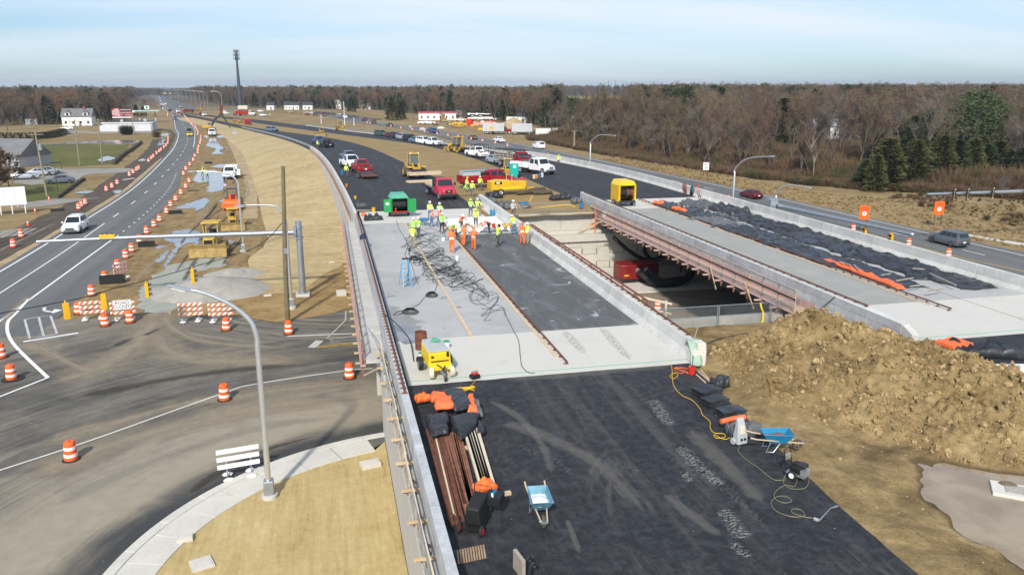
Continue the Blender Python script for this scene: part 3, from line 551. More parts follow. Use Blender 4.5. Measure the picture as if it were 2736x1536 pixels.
for(u,v,w,d,rz,h)in[(990,1248,.85,.55,.25,.18),(540,1512,.75,.75,.35,.06),(495,1447,.55,.35,.15,.16),(912,790,.75,.75,.12,.35),(715,792,.6,.4,.2,.06),(886,703,.5,.25,.2,.06)]:
 p=at(u,v,-4);b=MB().box(-w/2,w/2,-d/2,d/2,0,h+.04).box(-w/2+.06,w/2-.06,-d/2+.06,d/2-.06,h+.04,h+.055)
 o=b.build('utility_box','walk',None,(p.x,p.y,-3.96),rz,bevel=.015)
 tag(o,{990:'pale concrete utility box in the straw near the wall',540:'flat square concrete cover plate at the bottom of the straw corner',495:'small concrete block beside the curved footpath',912:'square concrete block beside the wall base',715:'flat concrete slab beside the wooden pole',886:'thin concrete plate lying on the pale dirt'}[u],'utility box')
# --- old road on the right
RRr=[(75.5,20),(74,70),(73.2,100),(71.8,130),(69,160),(66,195),(60.5,235),(50,285),(39,335),(23,400),(0,531),(-46,600),(-93,670)]
rr=lambda y:interp(RRr,y)
zq=lambda y:zright(y)+.02
rd=ribbon('old_road',lambda y:rr(y)-13+3*smooth((y-250)/80),lambda y:rr(y)+1.1+5*smooth((78-y)/25),yr(20,560,5)+yr(560,670,10)[1:],zq,'asphalt_grey',0)
line('edge_line',[(rr(y),y,zq(y))for y in yr(25,560,5)],.2,W_,rd)
line('yellow_line',[(rr(y)-7.6+(1.2*smooth((75-y)/15)),y,zq(y))for y in yr(55,330,5)],.16,'yellow',rd)
for y in yr(60,420,12):line('lane_dash',[(rr(q)-4.0,q,zq(q))for q in yr(y,y+3.2,1.5)],.18,W_,rd)
patch('kerb_apron',[(75.2,86),(77.4,85.5),(80.5,74),(86,62),(80,62),(78.6,74),(76.6,83)],'walk',.06,-5.5)
# verge strip and rough grass between that road and the wood
ribbon('road_verge',lambda y:rr(y)+1.0,lambda y:rr(y)+9+6*smooth((150-y)/40),yr(20,420,5),lambda y:zright(y)+.005,'verge',0)
# --- second level: fill, carriageways, median
BRt=[(42,-10),(42,60),(42,95),(41.3,112),(38.7,134),(34.9,154),(28.5,184),(18.2,240),(7.4,285),(-6,345),(-30,420),(-64,500),(-88,560)]
WLt=[(2.75,-10),(2.75,50),(2.7,75),(2.5,82),(1.95,99),(.13,138),(-2.9,175.5),(-10.6,227),(-23.3,291),(-35,345),(-52,410),(-76,490),(-96,560)]
MLt=[(15,82),(15,110),(12.9,137),(8.6,186),(1.5,229.5),(-17,298),(-30,345),(-46,405),(-68,480),(-90,555)]
MRt=[(27.2,84),(27,97),(26.6,121),(25,155),(20.5,190),(9.5,235),(-4,290),(-18,345),(-38,412),(-66,488),(-90,556)]
br=lambda y:interp(BRt,y);wl=lambda y:interp(WLt,y);ml=lambda y:interp(MLt,y);mr=lambda y:interp(MRt,y)
YF=yr(82.7,200,3)+yr(200,555,8)[1:]
ribbon('new_carriageway',wl,ml,YF,zr,'asphalt_new',.02)
ribbon('new_carriageway',mr,lambda y:br(y)-.05,[85.6]+YF[2:],zr,'asphalt_new',.02)
def median():
 m=MB();n=10;ys=[76.2]+YF;vs=[]
 for y in ys:
  a,b=(16.8,27)if y<82 else(ml(y)-.1,mr(y)+.1)
  if y<90:a=15
  for i in range(n+1):
   x=a+(b-a)*i/n;k=i/n*(1-i/n)*4
   vs.append((x,y,zr(y)+.028-.0*k+(.10*noise.noise((x*.5,y*.12,0))-.06)*min(1,k*2)))
 m.add(vs,[(j*(n+1)+i,j*(n+1)+i+1,(j+1)*(n+1)+i+1,(j+1)*(n+1)+i)for j in range(len(ys)-1)for i in range(n)],0,True)
 structure(m.build('median','straw_median',auto=False))
median()
wallz=lambda y:-4+3.3*smooth((y-78)/92)
def slope():
 m=MB();n=14;ys=yr(84,470,3);vs=[]
 toe=[(-6,84),(-8.4,105),(-11,131),(-17.1,184),(-23,229),(-36,300),(-52,370),(-80,470)]
 for y in ys:
  a=interp(toe,y);b=wl(y)-.55;zt=min(wallz(y),zr(y)-.1)if y<172 else zr(y)-.03
  for i in range(n+1):
   t=i/n;vs.append((a+(b-a)*t,y,-3.985+max(0,zt+3.985)*(t**.85)+.05*noise.noise((i*.6,y*.2,2))*(0<i<n)))
 m.add(vs,[(j*(n+1)+i,j*(n+1)+i+1,(j+1)*(n+1)+i+1,(j+1)*(n+1)+i)for j in range(len(ys)-1)for i in range(n)],0,True)
 structure(m.build('bank','straw_slope',auto=False))
slope()
patch('pale_bank_foot',[(-8,80),(-7,66),(-3,66),(1.7,78),(1.7,93),(-6.5,93)],'straw_slope',.03,-4,.5,1.5)
# near fill between the carriageways, with the heap of dug soil
def heap(x,y):
 best=0
 for(ax,ay,ah),(bx,by,bh),rad in(((21.9,32.3,2.35),(23.0,29.6,2.3),4.7),((23.0,29.6,2.3),(25.2,25.6,1.8),6.3),((25.2,25.6,1.8),(28.4,20.5,1.2),5.4)):
  dx,dy=bx-ax,by-ay;t=max(0,min(1,((x-ax)*dx+(y-ay)*dy)/(dx*dx+dy*dy)))
  d=math.hypot(x-ax-t*dx,y-ay-t*dy);h=ah+(bh-ah)*t
  best=max(best,h*max(0,1-d/rad)**1.15)
 return best
def fillz(x,y):
 b=-.16-1.1*smooth((y-32.5)/6.5)-.12*smooth((30-y)/8)*smooth((x-15.5)/2.5)
 h=heap(x,y)
 n=noise.fractal((x*.55,y*.55,4),1,2,3)*.10
 if h>.01:n+=min(1,h*1.5)*(noise.fractal((x*.9,y*.9,9),1,2,4)*.40+abs(noise.noise((x*2.6,y*2.6,2)))*.30+abs(noise.noise((x*5.5,y*5.5,5)))*.20-.12)
 dd=math.hypot((x-21.0)/3.3,(y-17.2)/4.9)+.30*noise.noise((x*.55,y*.55,7))+.10*noise.noise((x*1.7,y*1.7,3))
 k=smooth((1.12-dd)/.30);n*=1-.75*k;b-=.17*k
 return b+h+n*(0.25 if x<15.4 else 1)
def fill():
 m=MB();m.grid(14.2,35,4,41.4,250,430,fillz)
 structure(m.build('fill_ground','soil_pile',auto=False))
fill()
patch('puddle',[(16.6,11),(16.6,23.4),(25.6,23.4),(25.6,11)],'water_mud',0,-.375)
patch('wood_floor',[(70,300),(73,225),(78.5,185),(85,158),(92,138),(106,121),(125,108),(200,80),(330,120),(330,330),(140,340)],'wood_litter',.03,None,1.2,6)
def smear(name,pts,width,mat,z,lift,n=10,wob=.15):
 """mud or dust film laid along a path"""
 P_=catmull([Vector((p[0],p[1],z))for p in pts],n);k=len(P_);vs=[];W,Ls,Es=[],[],[];L=0;nc=7
 for i,p in enumerate(P_):
  d=P_[min(i+1,k-1)]-P_[max(i-1,0)];d.normalize();q=Vector((-d.y,d.x,0));L+=(p-P_[i-1]).length if i else 0
  hw=(width if not isinstance(width,tuple)else width[0]+(width[1]-width[0])*i/(k-1))/2*(1+wob*math.sin(L*.7))
  for j in range(nc):c=-1+2*j/(nc-1);vs.append(p+q*hw*c+Vector((0,0,lift)));W.append(c);Ls.append(L);Es.append(max(0,1-i/(k*.15),1-(k-1-i)/(k*.15)))
 me=bpy.data.meshes.new(name);me.from_pydata([tuple(v)for v in vs],[],[(i*nc+j,i*nc+j+1,(i+1)*nc+j+1,(i+1)*nc+j)for i in range(k-1)for j in range(nc-1)]);me.materials.append(MAT(mat))
 for nm,dat in(('w',W),('l',Ls),('e',Es)):me.attributes.new(nm,'FLOAT','POINT').data.foreach_set('value',dat)
 return structure(obj(name,me))
t8=lambda u,v,z=-4:at(u/Z,800+v/Z,z);t8b=lambda u,v,z=-4:at(684+u/Z,800+v/Z,z);t7=lambda u,v:at(1368+u/Z,1152+v/Z,0)
for k,(pts,w,m_)in enumerate([([t8(1580,-40),t8(1560,130),t8(1530,300),t8(1600,450),t8(1850,570),t8(2300,620),t8b(300,600),t8b(1150,540)],(6.0,6.5),'smear_tan'),([t8(1560,120),t8(1480,300),t8(1350,460),t8(1150,600),t8(800,760),t8(300,900)],(6.0,5.5),'smear_tan'),([t8(1650,60),t8(1680,220),t8(1800,330),t8(2050,420),t8(2500,470),t8b(500,500)],(2.4,1.6),'smear_tan'),([t8(1330,180),t8(1200,260),t8(950,300),t8(700,330),t8(300,420),t8(120,460)],1.6,'smear_faint'),([t8(200,440),t8(420,500),t8(700,640),t8(1000,760)],2.4,'smear_tan'),([t8(60,300),t8(80,180),t8(180,60),t8(330,-60)],1.2,'smear_tan'),([t8(0,1330),t8(500,1180),t8(1100,1050),t8(1700,930),t8(2300,840),t8b(300,740),t8b(1200,640)],1.6,'smear_faint'),([t8(200,1560),t8(700,1380),t8(1300,1200),t8(1900,1040),t8(2500,960),t8b(700,860),t8b(1250,840)],3.5,'smear_tan'),([t8(100,1900),t8(700,1620),t8(1400,1380),t8(2200,1180),t8b(300,1060),t8b(1200,1000)],4.5,'smear_tan'),([t8(300,2200),t8(900,1900),t8(1500,1640),t8(2100,1440),t8b(200,1260),t8b(900,1180)],1.6,'smear_faint'),([t8(1850,2000),t8(2100,1800),t8(2400,1640),t8b(200,1480),t8b(700,1360)],.8,'smear_dark'),([t8(600,1010),t8(1200,900),t8(1700,800),t8(2300,720),t8b(700,640)],1.6,'smear_dark')]):smear('dust_film',pts,w,m_,-4,.013+.0015*k)
for k,(pts,w,m_)in enumerate([([t7(40,120),t7(160,180),t7(290,265)],.5,'smear_dust'),([t7(460,95),t7(680,210),t7(900,290),t7(1150,350),t7(1400,430)],.55,'smear_dust'),([t7(410,240),t7(500,330),t7(620,440),t7(770,490)],.5,'smear_dust'),([t7(1780,-60),t7(2000,180),t7(2300,480),t7(2560,760)],1.3,'smear_faint'),([t7(1420,140),t7(1700,330),t7(2000,520),t7(2350,760),t7(2576,940)],.6,'smear_dust'),([t7(1500,600),t7(1700,760),t7(1900,900),t7(2150,1100)],.7,'smear_faint'),([at(1290,1060),at(1380,1110),at(1450,1190),at(1480,1290)],.6,'smear_faint'),([at(1480,1010),at(1540,1100),at(1570,1150),at(1610,1200)],.55,'smear_dust'),([at(1640,1000),at(1700,1050),at(1770,1120),at(1850,1210),at(1990,1350),at(2100,1480)],.55,'smear_dust'),([at(1300,1010),at(1500,1000),at(1700,985),at(1800,975)],1.6,'smear_faint'),([t7(540,860),t7(620,1050),t7(690,1250)],.3,'smear_faint'),([at(1100,480),at(1130,500),at(1200,540)],1.2,'smear_faint'),([at(1320,1130),at(1420,1150),at(1600,1240),at(1750,1400)],1.2,'smear_faint')]):smear('dust_film',pts,w,m_,0,.0012+.0004*k)
rs=random.Random(12)
for k in range(16):
 x0=rs.uniform(-19,-9.5);y0=rs.uniform(66,150);L_=rs.uniform(18,55);f_=lambda y:-((max(y,90)-90)/100)**2*6
 smear('wheel_rut',[(x0+f_(y0+L_*i/4)+rs.uniform(-.5,.5)-(0 if y0<90 else 2),y0+L_*i/4)for i in range(5)],rs.uniform(.5,1.3),rs.choice(['smear_dark','smear_dark','smear_tan']),-4,.0155+.0003*k)
for k in range(5):smear('wheel_rut',[(-33.5-k*.8+rs.uniform(-.2,.2),40+25*i)for i in range(4)],.8,rs.choice(['smear_dark','smear_tan']),-4,.011+.0006*k)
# ------------------------------------------------------------------ bridges, walls, barriers
def parapet_prof(xi,w,h,side):
 s=side
 return[(xi,0),(xi+s*.02,.08),(xi+s*.14,.34),(xi+s*.20,h),(xi+s*w,h),(xi+s*w,-.5),(xi,-.5)]
def run(parent,name,prof,y0,y1,st,mat,xf=None,gap=.03,bev=0):
 ys=yr(y0,y1,st)
 for a,b in zip(ys,ys[1:]):
  m=MB();rings=[]
  for y in(a+gap/2,(a+b)/2,b-gap/2):
   dx=xf(y)if xf else 0;dz=zr(y);rings.append([(x+dx,y,z+dz)for x,z in prof])
  m.loft(rings,0,False);m.build(name,mat,parent,bevel=bev)
b1=thing('bridge','first concrete bridge with crew and cables on its deck','bridge',(0,0,0))
def slab(parent,name,x0,x1,y0,y1,mat,z0=-.3,z1=0,bev=.0):return MB().box(x0,x1,y0,y1,z0,z1).build(name,mat,parent,bevel=bev)
slab(b1,'approach_slab',2.9,16.0,32.45,38.78,'slab_white',-.3,.012)
slab(b1,'deck',2.9,10.3,38.8,74.9,'deck_dry',-.3,.004)
slab(b1,'deck_overlay',10.3,16.0,38.8,67.6,'deck_wet',-.3,-.004)
slab(b1,'deck',10.3,16.0,67.62,74.9,'deck_dry',-.3,.002)
slab(b1,'approach_slab',2.9,16.0,75.1,82.7,'slab_white',-.3,.010)
slab(b1,'joint_strip',2.9,16.0,74.88,75.12,'rubber_dusty',-.28,-.01)
slab(b1,'deck_soffit',1.3,16.9,41.5,76.2,'concrete',-.75,-.32)
for x in(3.5,6.5,9.5,12.5,15.5):MB().prism([(x-.35,-1.85),(x+.35,-1.85),(x+.35,-1.7),(x+.1,-1.6),(x+.1,-.95),(x+.45,-.85),(x+.45,-.75),(x-.45,-.75),(x-.45,-.85),(x-.1,-.95),(x-.1,-1.6),(x-.35,-1.7)],41.6,76.1).build('girder','precast',b1)
slab(b1,'cut_strip',2.9,16.0,32.9,32.96,'green_tape',0,.0165)
# dirt tracked off the paving on to the white slab: a loader's tyre prints
def lugs(parent,name,p0,p1,w,n,mat,fade=0,z=.018,sd=1):
 r=random.Random(sd);m=MB();p0=Vector((p0[0],p0[1],z));p1=Vector((p1[0],p1[1],z));d=(p1-p0).normalized();q=Vector((-d.y,d.x,0))
 for i in range(n):
  for s in(-1,1):
   if r.random()<fade:continue
   c=p0 .lerp(p1,(i+.5*(s>0))/n)+q*s*w*.25+Vector((r.uniform(-.02,.02),r.uniform(-.02,.02),0))
   l=w*.5*r.uniform(.5,1.0);a=d*.05*r.uniform(.7,1.3);b=(q*s*.85-d*.5).normalized()*l/2
   m.add([c-b-a,c-b*.3-a*1.5,c+b-a*.8,c+b+a*.8,c+b*.2+a*1.4,c-b+a],[(0,1,2,3,4,5)])
 o=m.build(name,mat,parent);o['kind']='stuff';return o
for(a,b,s)in(((1368+520/Z,800+310/Z),(1368+740/Z,800+560/Z),1),((1368+890/Z,800+275/Z),(1368+1200/Z,800+620/Z),2)):
 A,B=at(*a),at(*b);d_=smear('tyre_print',[A,A.lerp(B,.33),A.lerp(B,.66),B],.55,'smear_lug',0,.0145);d_.parent=b1;del d_['kind']
# left parapet of bridge 1 and its run along the retaining wall
prL=[(-.01,0),(-.03,.08),(-.10,.34),(-.13,.8),(-.42,.8),(-.46,-.5),(-.01,-.5)]
para=thing('parapet_wall','long pale concrete parapet along the left edge of the new carriageway','parapet')
run(para,'parapet_segment',prL,-4,37,4.1,'concrete_blue',wl,.02,.015);run(para,'parapet_segment',prL,37.0,76,5.5,'concrete_blue',wl,.015,.015)
run(para,'parapet_segment',prL,76.02,176,5,'concrete_new',wl,.03)
# retaining wall in two lengths (the side road passes between them)
def rwall(label,y0,y1,st):
 w=thing('retaining_wall',label,'wall');ys=yr(y0,y1,st)
 for a,b in zip(ys,ys[1:]):
  m=MB();rings=[]
  for y in(a+.012,b-.012):
   x=wl(y)-.78;g=(wallz(y)if y>70 else-4)-.3;t=zr(y)-.55
   rings.append([(x,y,g),(x,y,t),(x+.25,y,t),(x+.25,y,g)])
  m.loft(rings,0,False);m.build('wall_panel','wall_ribbed',w)
 m=MB()
 for a,b in zip(ys,ys[1:]):
  m.loft([[(wl(y)-.6,y,-4.3),(wl(y)-.6,y,zr(y)-.62),(wl(y)+.3,y,zr(y)-.62),(wl(y)+.3,y,-4.3)]for y in(a,b)],0,False)
 m.build('wall_core','joint',w)
 m=MB()
 for a,b in zip(ys,ys[1:]):
  m.loft([[(wl(y)-.80,y,zr(y)-.55),(wl(y)-.80,y,zr(y)-.40),(wl(y)-.05,y,zr(y)-.38),(wl(y)-.05,y,zr(y)-.55)]for y in(a,b)],0,False,True,True)
 m.build('coping','concrete',w);return w
w_near=rwall('tall ribbed concrete retaining wall beside the straw corner, nearest the camera',-4,37,2.4)
w_far=rwall('curving ribbed concrete retaining wall beyond the side road, running into the bank',63.5,176,2.4)
# gravel lying in the gap behind the near wall face
def gap_gravel():
 m=MB();m.grid(1.98,2.26,-4,34,4,160,lambda x,y:-.36+.04*noise.noise((x*9,y*3,0)))
 o=m.build('gap_gravel','gravel',w_near);o['kind']='stuff'
gap_gravel()
# timber and steel falsework on the outside of the left parapet
fw=thing('falsework','timber and steel falsework braced along the outside of the near parapet','falsework')
for i,y in enumerate(yr(13.5,37,1.95)):
 MB().obox((2.02,y,-.02),(.62,.06,.09),0,0,rnd.uniform(-.06,.06)).build('timber_tie','wood',fw)
 MB().bar((2.0,y+.1,-.5),(1.99,y+.1,.42),.06,.06).build('upright','wood_grey',fw)
 if i%2:MB().bar((2.0,y,.38),(2.25,y+1.1,-.3),.04,.08).build('brace','wood_grey',fw)
 MB().bar((1.82,y+.35,-.3),(2.2,y+.35,-.3),.02,.02).build('tie_rod','rust',fw)
for k,(z,x)in enumerate(((.36,2.03),(-.12,2.05))):
 for y in range(13,37,4):MB().bar((x+.02*(y%3),y,z+.05*(y%2)),(x,y+4.2,z),.045,.14).build('waler','wood_grey' if k else 'wood_pale',fw)
MB().tube(catmull([(2.05,14,.3),(1.98,20,.5),(2.06,26,.32),(1.95,32,.55),(1.9,37,.35),(1.6,41,.2)],8),.022,5).build('safety_cable','galv',fw)
fb=thing('falsework','edge formwork with red mesh and rusty rails beside the first bridge deck','falsework')
MB().box(1.30,2.28,37.2,79,-.52,-.36).build('ledge','concrete',fb)
MB().box(1.02,1.28,37.2,79,-.66,-.60).build('plywood_walkway','ply_red',fb)
for i,y in enumerate(yr(37.4,79,1.6)):
 MB().bar((1.12,y,-1.25),(1.12,y,.62),.06,.06).build('post','rust_light',fb)
 MB().obox((1.05,y+.5,-.70),(.5,.09,.09)).build('outrigger','wood',fb)
 if i%3==0:MB().bar((1.12,y,-1.2),(2.2,y,-.7),.05,.08).build('bracket','wood_grey',fb)
for z in(.55,.05,-.45):MB().bar((1.12,37.2,z),(1.12,79,z),.04,.05).build('rail','wood_grey' if z>0 else 'rust_light',fb)
def netting(parent,x,y0,y1,z0,z1,mat,st=.16,sag=.06,seed=3,w=.012):
 m=MB();r=random.Random(seed)
 for y in yr(y0,y1,st):m.bar((x+r.uniform(-sag,sag)*.4,y,z0),(x+r.uniform(-sag,sag)*.4,y+r.uniform(-.02,.02),z1),w,w)
 for k in range(4):z=z0+(z1-z0)*(k+.5)/4;m.tube([(x+r.uniform(-sag,sag),y,z+r.uniform(-.04,.04))for y in yr(y0,y1,1.1)],w*.6,3,caps=False)
 o=m.build('mesh_netting',mat,parent);o['kind']='stuff'
netting(fb,1.10,37.3,79,-.5,.5,'ply_red',.26)
for i,y in enumerate(yr(79,174,2.2)):
 x=wl(y)-.72;z=zr(y)
 MB().bar((x,y,z-.45),(x,y,z+.45),.05,.05).build('post','rust_light',fb);MB().bar((x,y,z+.42),(wl(y+1)-.62,y+1.1,z-.35),.04,.04).build('brace','rust_light',fb)
for z in(.42,0):MB().tube([(wl(y)-.72,y,z+zr(y))for y in yr(79,174,4)],.028,4).build('rail','rust_light',fb)
# screed rails: rusty pipe carried on small chairs
def screed(label,pts,h=.12,st=1.0,zoff=0):
 t=thing('screed_rail',label,'rail');pts=[Vector(p)for p in pts]
 MB().tube([p+Vector((0,0,h))for p in pts],.045,6).build('pipe','rust',t)
 cm_=MB().bar((0,0,0),(0,0,h),.05,.05).box(-.12,.12,-.05,.05,0,.02).mesh('chair','rust')
 L=(pts[-1]-pts[0]).length;n=int(L/st)
 for i in range(n+1):obj('chair',cm_,t,pts[0].lerp(pts[-1],(i+.2)/(n+.6)))
 return t
screed('rusty screed rail down the middle of the first bridge deck',[(10.3,33.4,.02),(10.3,74.5,.02)],.16)
screed('rusty screed rail along the top of the left parapet',[(2.47,29.5,.80),(2.45,76.5,.80)],.10,.55)
screed('rusty screed rail on top of the right parapet of the first bridge',[(16.55,33.8,.86),(16.72,66,.88)],.10,.9)
screed('rusty screed rail along the parapet beside the open gap',[(27.95,36,.95),(27.85,85,.95)],.12,.9)
screed('rusty screed rail lying across the second bridge deck beside black sheeting',[(34.4,37.2,.02),(34.35,85,.02)],.16,.9)
for(x,y0,y1,lab)in((10.12,34.5,73.5,'long timber form strip beside the middle screed rail'),(6.75,38.5,75,'long pale plank strip lying along the dry bridge deck'),(34.15,38.5,84,'pale timber strip beside the rail on the second bridge')):
 t=thing('timber_strip',lab,'timber',(0,0,0));ys=yr(y0,y1,4.8)
 for a,b in zip(ys,ys[1:]):MB().obox((x+rnd.uniform(-.015,.015),(a+b)/2,.035),(.17,b-a-.03,.045),0,0,rnd.uniform(-.003,.003)).build('plank','wood_new',t)
# right parapet of bridge 1
p2=thing('parapet_wall','sloped concrete parapet between the first bridge deck and the open gap','parapet')
prR=[(16.0,0),(16.03,.08),(16.18,.36),(16.26,.86),(16.6,.86),(16.66,-.55),(16.0,-.55)]
run(p2,'parapet_segment',prR,33.0,87.5,5.45,'concrete_new',None,.025,.02)
MB().box(16.05,16.72,32.35,33.0,-.5,.62).box(16.3,16.72,32.35,33.0,.62,.95).build('end_block','concrete_white',p2,bevel=.03)
rl=thing('guard_railing','rusty red guard railing outside the right parapet of the first bridge','railing')
for i,y in enumerate(yr(40.5,67,1.95)):
 MB().bar((17.2,y,-.9),(17.2,y,.82),.08,.05).build('post','rebar_red',rl);MB().obox((17.0,y,-.75),(.7,.08,.1)).build('bracket','wood',rl)
for z in(.78,.15):MB().bar((17.22,40.5,z),(17.22,67,z),.05,.10).build('rail','rebar_red',rl)
MB().box(16.7,17.35,40.5,67,-.70,-.64).build('walkway','ply_red',rl)
netting(rl,17.18,40.6,67,-.5,.75,'rebar_red',.22,.03,5)
# abutments of the open gap
ab=thing('far_abutment','sunlit far abutment of stepped concrete and interlocking wall panels in the gap','abutment')
for(a,b)in((15,18.6),(18.62,22.8),(22.82,27),(27.02,42)):MB().box(a,b,77.0,77.5,-1.66,-.005).build('backwall_block','precast',ab,bevel=.015)
for(a,b)in((2.2,14),(14.02,21.0),(21.02,27.5),(27.52,34),(34.02,42.3)):MB().box(a,b,75.55,77.05,-2.68,-1.98).box(a,b,76.3,77.02,-1.98,-1.66).build('abutment_cap','precast',ab,bevel=.02)
MB().box(2.2,42.3,75.98,76.6,-6.2,-2.6).build('wall_core','joint',ab)
def mse():
 W,H=1.5,1.5;k=0
 for i in range(27):
  x=2.3+i*W;off=-.75 if i%2 else 0
  for j in range(4):
   z0=-6.3+j*H+off;z1=z0+H
   z0,z1=max(z0,-6.3),min(z1,-2.72)
   if z1-z0<.2:continue
   g=.018;t=.07;zm=(z0+z1)/2;s=1 if i%2 else-1
   poly=[(x+g,z0+g),(x+W-g,z0+g),(x+W-g,zm-.12),(x+W-g+t*s,zm-.06),(x+W-g+t*s,z1-g),(x+g-t*s,z1-g),(x+g-t*s,zm-.06),(x+g,zm-.12)]
   MB().prism(poly,75.85+rnd.uniform(-.006,.006),76.0,'y').build('wall_panel','precast',ab)
mse()
na=thing('near_abutment','pale concrete abutment wall below the chain link fence','abutment')
for(a,b)in((2.0,16.6),(16.62,20.6),(20.62,24.4),(24.42,27.66),(27.72,42)):MB().box(a,b,41.75,42.35,-6.2,-.95).build('abutment_block','precast',na,bevel=.02)
# chain link fence on the near abutment
def chain_fence(label,pts,h,posts,wmat='galv',step=.14,w=.010):
 t=thing('chain_link_fence',label,'fence');pts=[Vector(p)for p in pts]
 for i in range(posts+1):
  f=i/posts*(len(pts)-1);k=min(int(f),len(pts)-2);p=pts[k].lerp(pts[k+1],f-k)
  MB().cyl(p,p+Vector((0,0,h)),.03,n=6).build('post','galv',t)
 for a,b in zip(pts,pts[1:]):
  for z in(h-.03,h*.5,.05):MB().tube([a+Vector((0,0,z)),b+Vector((0,0,z))],.02 if z!=h*.5 else.012,5).build('rail','galv',t)
  m=MB();d=b-a;L=Vector((d.x,d.y)).length;n=int((L+h)/step)
  for i in range(n):
   for s in(0,1):
    u0=i*step-(h if not s else 0);u1=u0+h;z0,z1=0.,h
    if u0<0:z0-=u0;u0=0
    if u1>L:z1-=(u1-L);u1=L
    if u1-u0<.05:continue
    if s:z0,z1=h-z0,h-z1
    A,B=a+d*(u0/L)+Vector((0,0,z0)),a+d*(u1/L)+Vector((0,0,z1));m.bar(A,B,w,w)
  o=m.build('wire_mesh',wmat,t);o['kind']='stuff'
 return t
cf=chain_fence('chain link fence panels on the near abutment above the gap',[(18.0,41.6,-1.32),(22.1,41.6,-1.34)],1.3,1)
chain_fence('chain link fence panel in the middle above the gap, yellow tape tied on',[(22.2,41.6,-1.34),(25.55,41.6,-1.34)],1.3,1)
chain_fence('chain link fence panel reaching the block-faced bridge wall',[(25.65,41.6,-1.34),(27.6,41.7,-1.30)],1.35,1)
tg=MB();A=at(1500+1810/3.443,560+865/3.443);
tg=thing('caution_tape','strip of yellow caution tape hanging on the middle fence panel','tape',(24.75,41.5,-.05))
m=MB();vs=[]
for(x,y,z)in catmull([(0,0,0),(.10,-.04,-.35),(.22,-.05,-.6),(.2,-.08,-1.0),(.17,-.15,-1.25),(.6,-.3,-1.27)],5):vs+=[(x,y,z),(x+.09,y-.03,z)]
m.add(vs,[(2*i,2*i+1,2*i+3,2*i+2)for i in range(len(vs)//2-1)]);m.build('strip','yellow_trail',tg)
chain_fence('low chain link fence at the top of the far abutment',[(18.6,77.3,0),(21.3,77.3,0),(24,77.3,0)],1.15,2,'galv',.22,.008)
# bridge 2
b2=thing('bridge','second concrete bridge with black sheeting spread over its deck','bridge')
slab(b2,'approach_slab',28.1,41.9,32.8,39.45,'slab_white',-.3,.012);slab(b2,'deck',28.1,34.2,39.5,78.5,'deck_tined',-.3,.004);slab(b2,'deck',34.2,41.9,39.5,78.5,'deck_dry',-.3,.006)
slab(b2,'approach_slab',28.1,41.9,78.6,85.6,'slab_white',-.3,.010);slab(b2,'cut_strip',28.1,41.9,33.25,33.31,'green_tape',0,.0165)
slab(b2,'deck_soffit',27.9,42.3,41.5,76.2,'concrete',-.75,-.32)
for x in(29.5,32.7,35.9,39.1,41.6):MB().prism([(x-.35,-1.85),(x+.35,-1.85),(x+.35,-1.7),(x+.1,-1.6),(x+.1,-.95),(x+.45,-.85),(x+.45,-.75),(x-.45,-.75),(x-.45,-.85),(x-.1,-.95),(x-.1,-1.6),(x-.35,-1.7)],42.4,76.1).build('girder','precast',b2)
slab(b2,'joint_strip',37.0,37.06,32.8,85.6,'rust_light',-.3,.0145)
bw=thing('parapet_wall','block-faced concrete parapet of the second bridge beside the soil heap','parapet')
MB().box(27.80,28.06,33,86,-1.6,.90).build('parapet_core','joint',bw)
def courses():
 zs=[-1.5,-.95,-.45,.02,.47,.93]
 for j in range(5):
  ys=yr(33.0,86,2.65);off=0
  for a,b in zip(ys,ys[1:]):
   if j<2 and a>42:continue
   MB().box(27.70+rnd.uniform(-.004,.004),27.82,a+.010,b-.010,zs[j]+.009,zs[j+1]-.009).build('face_block','concrete_blue',bw,bevel=.012)
 for a,b in zip(yr(33,86,5.3),yr(33,86,5.3)[1:]):MB().prism([(27.69,.93),(28.12,.93),(28.08,.97),(27.73,.97)],a+.01,b-.01,'y').build('coping','concrete_new',bw)
courses()
MB().prism([(33.0,-1.5),(33.0,.93),(32.2,.6),(32.2,-1.5)],27.71,28.1,'x').build('end_block','concrete_new',bw,bevel=.02)
wk=thing('formwork_walkway','timber formwork walkway with railing hung under the second bridge edge','walkway')
MB().box(26.25,27.68,40.2,78,-.50,-.44).build('floor','ply_red',wk);MB().box(27.60,27.68,40.2,78,-.44,.02).build('side_form','ply_red',wk)
for i,y in enumerate(yr(40.3,78,1.72)):
 MB().obox((26.33,y,.12),(.05,.09,1.75)).build('post','wood_grey' if i%3 else 'wood',wk)
 MB().obox((26.75,y+.05,-.56),(1.9,.09,.11),0,0,rnd.uniform(-.04,.04)).build('joist','ply_red',wk)
 MB().bar((26.3,y,-.6),(27.75,y,-1.45),.07,.07).build('bracket','wood_grey',wk)
 MB().bar((26.28,y,-.95),(26.28,y,-.58),.08,.08).build('hanger','rust_light',wk)
for z in(.92,.38,-.1):MB().box(26.26,26.30,40.2,78,z-.05,z+.05).build('rail','wood_grey' if z!=.38 else 'steel_dark',wk)
netting(wk,26.36,40.3,78,-.42,.9,'ply_red',.22,.03,9,.011)
for(y,l)in((44.4,1.6),(49.6,1.3)):MB().bar((26.1,y,-1.3),(26.2,y+l,.1),.05,.10).build('brace','wood',wk)
MB().bar((26.2,76.2,-1.9),(26.2,76.2,.95),.09,.09).build('orange_post','orange',wk);MB().bar((25.7,76.4,-1.2),(26.6,76.4,-.9),.06,.06).build('orange_post','orange',wk)
MB().bar((24.4,76.2,-1.9),(26.6,76.2,-.9),.06,.14).build('brace','wood',wk)
